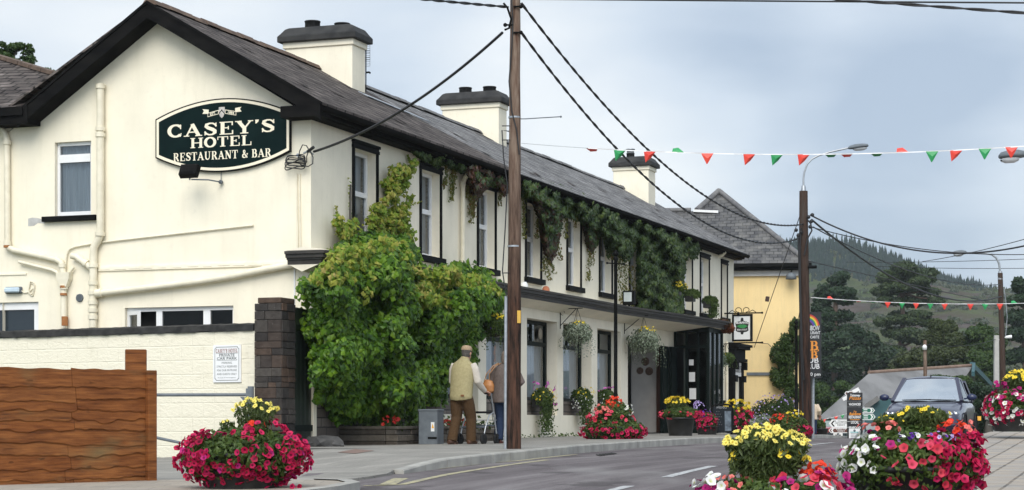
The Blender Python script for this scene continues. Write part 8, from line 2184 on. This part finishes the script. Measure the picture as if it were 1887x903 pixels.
def cloth(name, c1, c2, sc=30, wr=4):
    k = NT(name); v = k.coord('Object'); col = k.ramp(k.noise(sc, v, 4), [(.35, c1), (.65, c2)])
    n1 = k.noise(wr, k.coord('Object', (1.6, 1.6, .8)), 4); k.bump(n1, .5, .03); return k.fin(col, .9, spec=.15)
def limb(pts, rad, flat=1.0): return ell_tube([(p, r, r*flat) for p, r in zip(pts, rad)], 12)
def hand(wrist, aim, side, curl=.9):
    """palm, four unequal curled fingers and a thumb, as tubes rooted in the palm"""
    w = Vector(wrist); a = Vector(aim).normalized(); s = Vector(side).normalized(); n = a.cross(s).normalized(); out = []
    out.append(ell_tube([(w - a*.03, .026, .024), (w + a*.02, .034, .022), (w + a*.065, .040, .020), (w + a*.09, .036, .016)], 10))
    for i, L in enumerate((.062, .074, .07, .054)):
        b0 = w + a*.08 + s*(-.030+.020*i); p1 = b0 + a*L*.45*math.cos(curl*.4) - n*L*.45*math.sin(curl*.4); p2 = p1 + a*L*.35*math.cos(curl) - n*L*.35*math.sin(curl); p3 = p2 + a*L*.3*math.cos(curl*1.8) - n*L*.3*math.sin(curl*1.8)
        out.append(ell_tube([(b0 - a*.03, .0095, .0095), (b0, .0095, .0095), (p1, .009, .009), (p2, .008, .008), (p3, .006, .006)], 8))
    t0 = w + a*.025 - s*.034; t1 = t0 - s*.03 + a*.025 - n*.01; t2 = t1 + a*.03 - n*.02
    out.append(ell_tube([(t0 + s*.02, .013, .013), (t0, .012, .012), (t1, .010, .010), (t2, .007, .007)], 8)); return out
def head_parts(c, tilt=0.0, r=1.0):
    """skull, face and ears; faces +y"""
    M = Matrix.Translation(Vector(c)) @ Matrix.Rotation(tilt, 4, 'X'); out = []
    def ball(p, rx, ry, rz): b = MB(); b.ball((0, 0, 0), rx*r, ry*r, rz*r, 16, 10); q = MB(); q.add([M @ (Vector(v) + Vector(p)*r) for v in b.v], b.f); out.append(q)
    ball((0, -.012, .02), .074, .092, .10); ball((0, .028, -.05), .056, .066, .072); ball((0, .10, -.018), .014, .022, .026); ball((0, .085, -.064), .026, .014, .012); ball((0, .07, -.10), .03, .025, .02)
    for s in (-1, 1): ball((s*.077, -.005, -.015), .011, .020, .032); ball((s*.03, .083, .012), .016, .010, .010)
    return out, M
def face_bits(o, M, r=1.0):
    for s in (-1, 1):
        b = MB(); q = M @ (Vector((s*.03, .093, .008))*r); b.ball(q, .010, .007, .007, 8, 6); b.build('eye', mat('eye', (.5, .5, .5), (.06, .05, .04), 60, .3), o)

# the man with the walking frame
HX = R(-31); mo_ = PX(851, 0, 33.0); mo_.z = ZC - (820-HZ)*33.0/FPX
man = thing('person', 'man in tan cap, beige gilet and brown trousers pushing a wheeled walking frame', 'person', mo_, HX)
LH, RH = (-.235, .44, .855), (.235, .44, .87)
hp_, M_h = head_parts((.015, .135, 1.555), -.12)
legL = [(-.095, -.02, .86), (-.10, .0, .47), (-.10, -.15, .09)]; legR = [(.095, -.0, .86), (.105, .12, .47), (.105, .13, .08)]
def tl(L, r): return limb(L, r)
body = hp_ + [ell_tube([((0, -.02, .80), .15, .11), ((0, .0, .98), .165, .115), ((0, .035, 1.20), .185, .12), ((0, .06, 1.33), .175, .10), ((.005, .085, 1.42), .07, .065), ((.01, .11, 1.50), .058, .06)]),
    tl(legL, (.085, .062, .045)), tl(legR, (.085, .062, .045)),
    limb([(-.185, .06, 1.345), (-.245, .10, 1.07), (-.24, .36, .90)], (.055, .045, .030)), limb([(.185, .06, 1.345), (.25, .10, 1.07), (.24, .36, .905)], (.055, .045, .030)),
    limb([(-.10, -.15, .09), (-.10, -.12, .04), (-.10, -.02, .035)], (.04, .045, .035)), limb([(.105, .13, .08), (.105, .16, .04), (.105, .26, .035)], (.04, .045, .035))]
body += hand((-.24, .37, .895), (.0, 1, -.25), (1, 0, 0)) + hand((.24, .37, .905), (0, 1, -.25), (-1, 0, 0))
fused('body', body, M_SKIN, man, .008, 3); face_bits(man, M_h)
M_GILET = cloth('beige_gilet_cloth', (.30, .26, .135), (.36, .31, .17)); M_SHIRT = cloth('cream_shirt_cloth', (.52, .47, .40), (.58, .53, .46)); M_TROUS = cloth('brown_corduroy', (.055, .030, .014), (.085, .05, .025), 60, 5)
fused('gilet', [ell_tube([((0, -.02, .775), .20, .15), ((0, -.025, .80), .208, .158), ((0, -.01, .95), .208, .155), ((0, .02, 1.15), .215, .158), ((0, .045, 1.28), .222, .145), ((0, .06, 1.36), .205, .115), ((.002, .072, 1.41), .13, .09), ((.006, .085, 1.445), .082, .08), ((.008, .095, 1.475), .078, .078)], 22)], M_GILET, man, .011, 4)
b = MB(); b.box(.09, .15, -.176, -.168, .815, .845); b.build('label_tab', mat('brown_leather_tab', (.16, .06, .02), (.2, .08, .03), 8, .6), man)
for s, el, wr2 in ((-1, (-.25, .10, 1.07), (-.242, .345, .905)), (1, (.255, .10, 1.07), (.242, .345, .912))):
    fused('shirt_sleeve', [limb([(s*.17, .06, 1.36), (s*.215, .07, 1.27), el, (el[0]*.99, .20, .99), wr2], (.072, .075, .066, .058, .044))], M_SHIRT, man, .011, 4)
fused('trousers', [ell_tube([((0, -.02, .90), .17, .13), ((0, -.025, .82), .192, .145), ((0, -.02, .74), .18, .13)], 18), limb([(-.085, -.02, .84), (-.098, -.01, .65), (-.103, .0, .46), (-.105, -.08, .26), (-.104, -.15, .06)], (.115, .108, .092, .085, .088)), limb([(.085, -.01, .84), (.10, .06, .65), (.108, .12, .46), (.108, .125, .26), (.108, .125, .055)], (.115, .108, .092, .085, .088))], M_TROUS, man, .011, 4)
M_SHOE = mat('brown_leather_shoe', (.06, .025, .012), (.10, .04, .02), 8, .45)
for x, y in ((-.104, -.16), (.108, .12)):
    fused('shoe', [ell_tube([((x, y-.09, .045), .035, .035), ((x, y-.04, .05), .046, .05), ((x, y+.06, .045), .05, .045), ((x, y+.15, .035), .042, .033), ((x, y+.18, .03), .02, .018)], 12)], M_SHOE, man, .008, 2)
b = MB(); q = M_h @ Vector((0, -.01, .055))
secs = []
for z_, f in ((-.015, 1.0), (.01, 1.03), (.035, .98), (.058, .80), (.07, .45), (.073, .05)):
    secs.append([M_h @ Vector((.086*f*math.cos(a), -.012+.103*f*math.sin(a), .055+z_)) for a in [2*PI*i/20 for i in range(20)]])
b.loft(secs, 0, True)
br_ = [[M_h @ Vector((.070*x, .07+.075*(1-x*x)*t+.02*t, .045-.018*t-.012*x*x)) for x in [-1+i/5 for i in range(11)]] for t in (0, .4, .8, 1)]
b.loft(br_, 0, True, False, False); b.build('cap', cloth('tan_check_cap', (.30, .21, .13), (.40, .30, .20), 90, 9), man)
b = MB(); secs = [[M_h @ Vector((.081*f*math.cos(a), -.015+.098*f*math.sin(a)-.0, z_)) for a in [PI*.93+PI*1.14*i/14 for i in range(15)]] for z_, f in ((.05, 1.), (.0, .99), (-.05, .86), (-.075, .74))]
b.loft(secs, 0, True, False, False); b.build('hair', mat('dark_grey_hair', (.045, .038, .034), (.10, .09, .08), 40, .8), man)

# the walking frame
wf = thing('walking_frame', 'grey four wheeled walking frame with black seat held by the man in a cap', 'walking frame', mo_, HX)
M_FR = mat('silver_frame_paint', (.42, .44, .46), (.36, .38, .40), 10, .35, metal=.6); M_FRD = mat('dark_blue_grey_frame', (.13, .16, .20), (.16, .19, .23), 10, .4)
for s in (-1, 1):
    b = MB(); x = s*.235
    b.tube([(x, .40, .875), (x, .50, .885), (x, .56, .85), (x, .66, .50), (x, .74, .17)], .0135, 8); b.build('front_leg', M_FR, wf)
    b = MB(); b.tube([(x, .655, .56), (x, .50, .50), (x, .38, .30), (x, .33, .17)], .012, 8); b.build('rear_leg', M_FR, wf)
    b = MB(); b.tube([(x, .38, .876), (x, .49, .882)], .021, 10); b.tube([(x, .50, .87), (x, .44, .82), (x, .42, .80)], .008, 6); b.build('handgrip', M_TYRE, wf)
    for y in (.74, .32):
        b = MB(); c = Vector((x, y, .095)); n = 20
        b.loft([[c + Vector((q, r*math.cos(2*PI*j/n), r*math.sin(2*PI*j/n))) for j in range(n)] for r, q in ((.068, -.014), (.09, -.016), (.095, 0), (.09, .016), (.068, .014))], 0, True); wl = b.build('wheel', M_TYRE, wf)
        b = MB(); b.loft([[c + Vector((q, r*math.cos(2*PI*j/n), r*math.sin(2*PI*j/n))) for j in range(n)] for r, q in ((.07, -.011), (.02, -.013), (.02, .013), (.07, .011))], 0, True); b.build('rim', M_FR, wl)
        b = MB(); b.tube([(x+.022*1, y, .095), (x+.02, y-.01, .16), (x, y, .20)], .010, 6); b.tube([(x-.022, y, .095), (x-.02, y-.01, .16), (x, y, .20)], .010, 6); b.build('fork', M_TYRE, wl)
b = MB(); b.box(-.22, .22, .40, .62, .535, .57, 0, .012); b.build('seat', M_TYRE, wf)
b = MB(); b.tube([(-.235, .70, .33), (.235, .70, .33)], .011, 8); b.tube([(-.235, .37, .30), (.235, .37, .30)], .011, 8); b.build('cross_bar', M_FRD, wf)
b = MB(); b.tube([(-.2, .66, .5), (-.2, .80, .42), (.2, .80, .42), (.2, .66, .5)], .006, 6); b.tube([(-.2, .62, .36), (-.2, .8, .42)], .005, 5); b.tube([(.2, .62, .36), (.2, .8, .42)], .005, 5); b.build('basket_rail', M_FR, wf)
b = MB(); b.tube([(.235, .44, .815), (.25, .55, .70), (.24, .60, .45), (.235, .70, .25)], .005, 5); b.tube([(-.235, .44, .815), (-.25, .55, .70), (-.24, .60, .45), (-.235, .70, .25)], .005, 5); b.build('brake_cable', M_TYRE, wf)

# the woman half hidden by the telegraph pole
wo_ = PX(928, 0, 33.6); wo_.z = ZC - (818-HZ)*33.6/FPX; WX = R(-24)
woman = thing('person', 'woman in grey-brown jacket and jeans walking behind the telegraph pole', 'person', wo_, WX)
hp_, M_w = head_parts((.03, .07, 1.49), -.05, .95)
body = hp_ + [ell_tube([((0, -.01, .80), .15, .11), ((0, .0, .98), .14, .10), ((.01, .02, 1.20), .155, .105), ((.01, .03, 1.31), .145, .085), ((.02, .045, 1.37), .055, .055), ((.025, .06, 1.44), .05, .052)]),
    limb([(-.085, -.0, .82), (-.09, .05, .46), (-.09, -.02, .08)], (.09, .06, .042)), limb([(.085, 0, .82), (.09, .08, .46), (.09, .12, .08)], (.09, .06, .042)),
    limb([(-.16, .03, 1.30), (-.22, -.0, 1.05), (-.17, .10, .83)], (.05, .042, .03)), limb([(.16, .03, 1.30), (.335, .0, 1.06), (.17, .18, 1.0)], (.05, .042, .03)),
    limb([(-.09, -.02, .08), (-.09, .0, .04), (-.09, .10, .03)], (.038, .04, .03)), limb([(.09, .12, .08), (.09, .14, .04), (.09, .24, .03)], (.038, .04, .03))]
body += hand((-.17, .10, .83), (.0, .35, -1), (1, 0, 0), .7) + hand((.17, .18, 1.0), (-.8, .5, 0), (0, 0, 1), .9)
fused('body', body, M_SKIN, woman, .008, 3); face_bits(woman, M_w, .95)
M_JACK = cloth('grey_brown_jacket', (.105, .082, .072), (.135, .108, .096)); M_JEAN = cloth('dark_blue_denim', (.016, .026, .055), (.028, .042, .08), 70, 5)
fused('jacket', [ell_tube([((0, -.015, .70), .215, .155), ((0, -.01, .80), .205, .15), ((0, .0, .98), .185, .135), ((.008, .018, 1.18), .20, .138), ((.01, .03, 1.29), .19, .115), ((.015, .04, 1.345), .11, .08), ((.02, .045, 1.385), .072, .068)], 20),
    limb([(-.14, .03, 1.31), (-.19, .02, 1.22), (-.225, 0, 1.05), (-.18, .085, .86)], (.07, .07, .062, .048)), limb([(.14, .03, 1.31), (.24, .02, 1.22), (.34, 0, 1.06), (.20, .16, 1.0)], (.07, .07, .062, .048))], M_JACK, woman, .011, 4)
fused('jeans', [ell_tube([((0, -.015, .85), .16, .12), ((0, -.02, .76), .172, .13), ((0, -.01, .70), .15, .11)], 16), limb([(-.08, -.0, .78), (-.09, .05, .46), (-.09, -.02, .07)], (.10, .08, .085)), limb([(.08, 0, .78), (.09, .08, .46), (.09, .12, .07)], (.10, .08, .085))], M_JEAN, woman, .011, 4)
for x, y in ((-.09, -.0), (.09, .14)):
    fused('shoe', [ell_tube([((x, y-.08, .04), .03, .03), ((x, y-.03, .045), .04, .042), ((x, y+.06, .035), .043, .035), ((x, y+.14, .025), .03, .024)], 12)], mat('red_brown_shoe', (.16, .03, .018), (.2, .045, .025), 8, .5), woman, .008, 2)
b = MB(); secs = [[M_w @ Vector((.086*f*math.cos(a), -.02+.104*f*math.sin(a), z_)) for a in [2*PI*i/18 for i in range(18)]] for z_, f in ((-.02, .9), (.02, 1.0), (.07, .93), (.105, .62), (.12, .06))]
b.loft(secs, 0, True); secs = [[M_w @ Vector((.088*f*math.cos(a), -.022+.104*f*math.sin(a), z_)) for a in [PI*.95+PI*1.1*i/14 for i in range(15)]] for z_, f in ((.02, 1.), (-.06, .98), (-.11, .85))]; b.loft(secs, 0, True, False, False); b.build('hair', mat('grey_brown_hair', (.10, .07, .05), (.18, .14, .11), 40, .8), woman)
hb_ = thing('shoulder_bag', 'tan leather shoulder bag hanging at the left side of the woman in jeans', 'bag', wo_, WX)
fused('bag', [ell_tube([((-.245, -.09, .86), .07, .05), ((-.25, -.095, .90), .115, .07), ((-.25, -.09, 1.0), .115, .07), ((-.245, -.08, 1.08), .08, .045), ((-.24, -.075, 1.10), .05, .025)], 16)], mat('tan_leather', (.30, .115, .030), (.42, .18, .055), 6, .5, .2), hb_, .010, 3)
b = MB()
for dx in (-.02, .03): b.tube([(-.28+dx*2, -.10, 1.07), (-.24+dx, -.135, 1.20), (-.13+dx, -.10, 1.34), (-.09+dx, .03, 1.39), (-.13+dx, .13, 1.30), (-.22+dx, .08, 1.12)], .009, 6)
b.build('strap', mat('tan_strap', (.34, .17, .07), (.40, .21, .09), 8, .6), hb_)

# a woman in cream, farther on behind the flowers and posts
po_ = PX(1494, 0, 54.5); po_.z = .02
third = thing('person', 'fair haired person in a cream top beyond the flowers by the dark pole', 'person', po_, R(-20))
k = 54.5/FPX; ht = ZC-(733-HZ)*k-.02; sc_ = ht/1.58
hp_, M_t = head_parts((0, .03, 1.46*sc_), 0, .95*sc_)
body = hp_ + [ell_tube([((0, 0, .78*sc_), .15, .11), ((0, 0, .98*sc_), .15, .10), ((0, .01, 1.2*sc_), .17, .105), ((0, .01, 1.29*sc_), .15, .085), ((0, .02, 1.34*sc_), .055, .055), ((0, .03, 1.42*sc_), .05, .05)]), limb([(-.08, 0, .8*sc_), (-.09, .03, .44*sc_), (-.09, 0, .03)], (.09, .06, .045)), limb([(.08, 0, .8*sc_), (.09, .03, .44*sc_), (.09, .04, .03)], (.09, .06, .045)),
    limb([(-.17, .01, 1.27*sc_), (-.25, .0, 1.02*sc_), (-.22, .14, .85*sc_)], (.05, .042, .03)), limb([(.17, .01, 1.27*sc_), (.25, .0, 1.02*sc_), (.22, .14, .85*sc_)], (.05, .042, .03))] + hand((-.22, .14, .85*sc_), (0, .5, -1), (1, 0, 0)) + hand((.22, .14, .85*sc_), (0, .5, -1), (-1, 0, 0))
fused('body', body, M_SKIN, third, .011, 2); face_bits(third, M_t, .95*sc_)
fused('top', [ell_tube([((0, 0, .66*sc_), .19, .14), ((0, 0, .95*sc_), .185, .13), ((0, .01, 1.18*sc_), .21, .135), ((0, .01, 1.28*sc_), .19, .11), ((0, .02, 1.335*sc_), .08, .07)], 16), limb([(-.15, .01, 1.27*sc_), (-.24, .0, 1.04*sc_), (-.225, .12, .88*sc_)], (.075, .065, .05)), limb([(.15, .01, 1.27*sc_), (.24, .0, 1.04*sc_), (.225, .12, .88*sc_)], (.075, .065, .05))], cloth('cream_top_cloth', (.62, .50, .36), (.68, .56, .42)), third, .014, 3)
fused('trousers', [ell_tube([((0, 0, .82*sc_), .16, .12), ((0, 0, .7*sc_), .16, .12)], 14), limb([(-.08, 0, .76*sc_), (-.09, .03, .44*sc_), (-.09, 0, .04)], (.1, .08, .075)), limb([(.08, 0, .76*sc_), (.09, .03, .44*sc_), (.09, .04, .04)], (.1, .08, .075))], M_JEAN, third, .014, 3)
b = MB(); b.loft([[M_t @ Vector((.088*f*math.cos(a), -.02+.105*f*math.sin(a), z_)) for a in [2*PI*i/18 for i in range(18)]] for z_, f in ((-.02, .9), (.02, 1.0), (.07, .93), (.11, .62), (.125, .06))], 0, True); b.loft([[M_t @ Vector((.09*f*math.cos(a), -.022+.106*f*math.sin(a), z_)) for a in [PI*.9+PI*1.2*i/14 for i in range(15)]] for z_, f in ((.02, 1.), (-.06, 1.0), (-.13, .9))], 0, True, False, False); b.build('hair', mat('fair_hair', (.36, .22, .11), (.48, .32, .17), 40, .7), third)
bg = thing('shoulder_bag', 'white bag with black strap carried by the person in cream', 'bag', po_, R(-20))
b = MB(); b.box(-.36, -.22, -.16, .05, .72*sc_, 1.10*sc_, 0, .03); b.build('bag', M_WHITE, bg)
b = MB(); b.tube([(-.30, -.06, 1.08*sc_), (-.20, -.08, 1.25*sc_), (-.10, .0, 1.35*sc_), (-.16, .10, 1.2*sc_), (-.28, .06, 1.06*sc_)], .014, 6); b.build('strap', M_BLACK, bg)
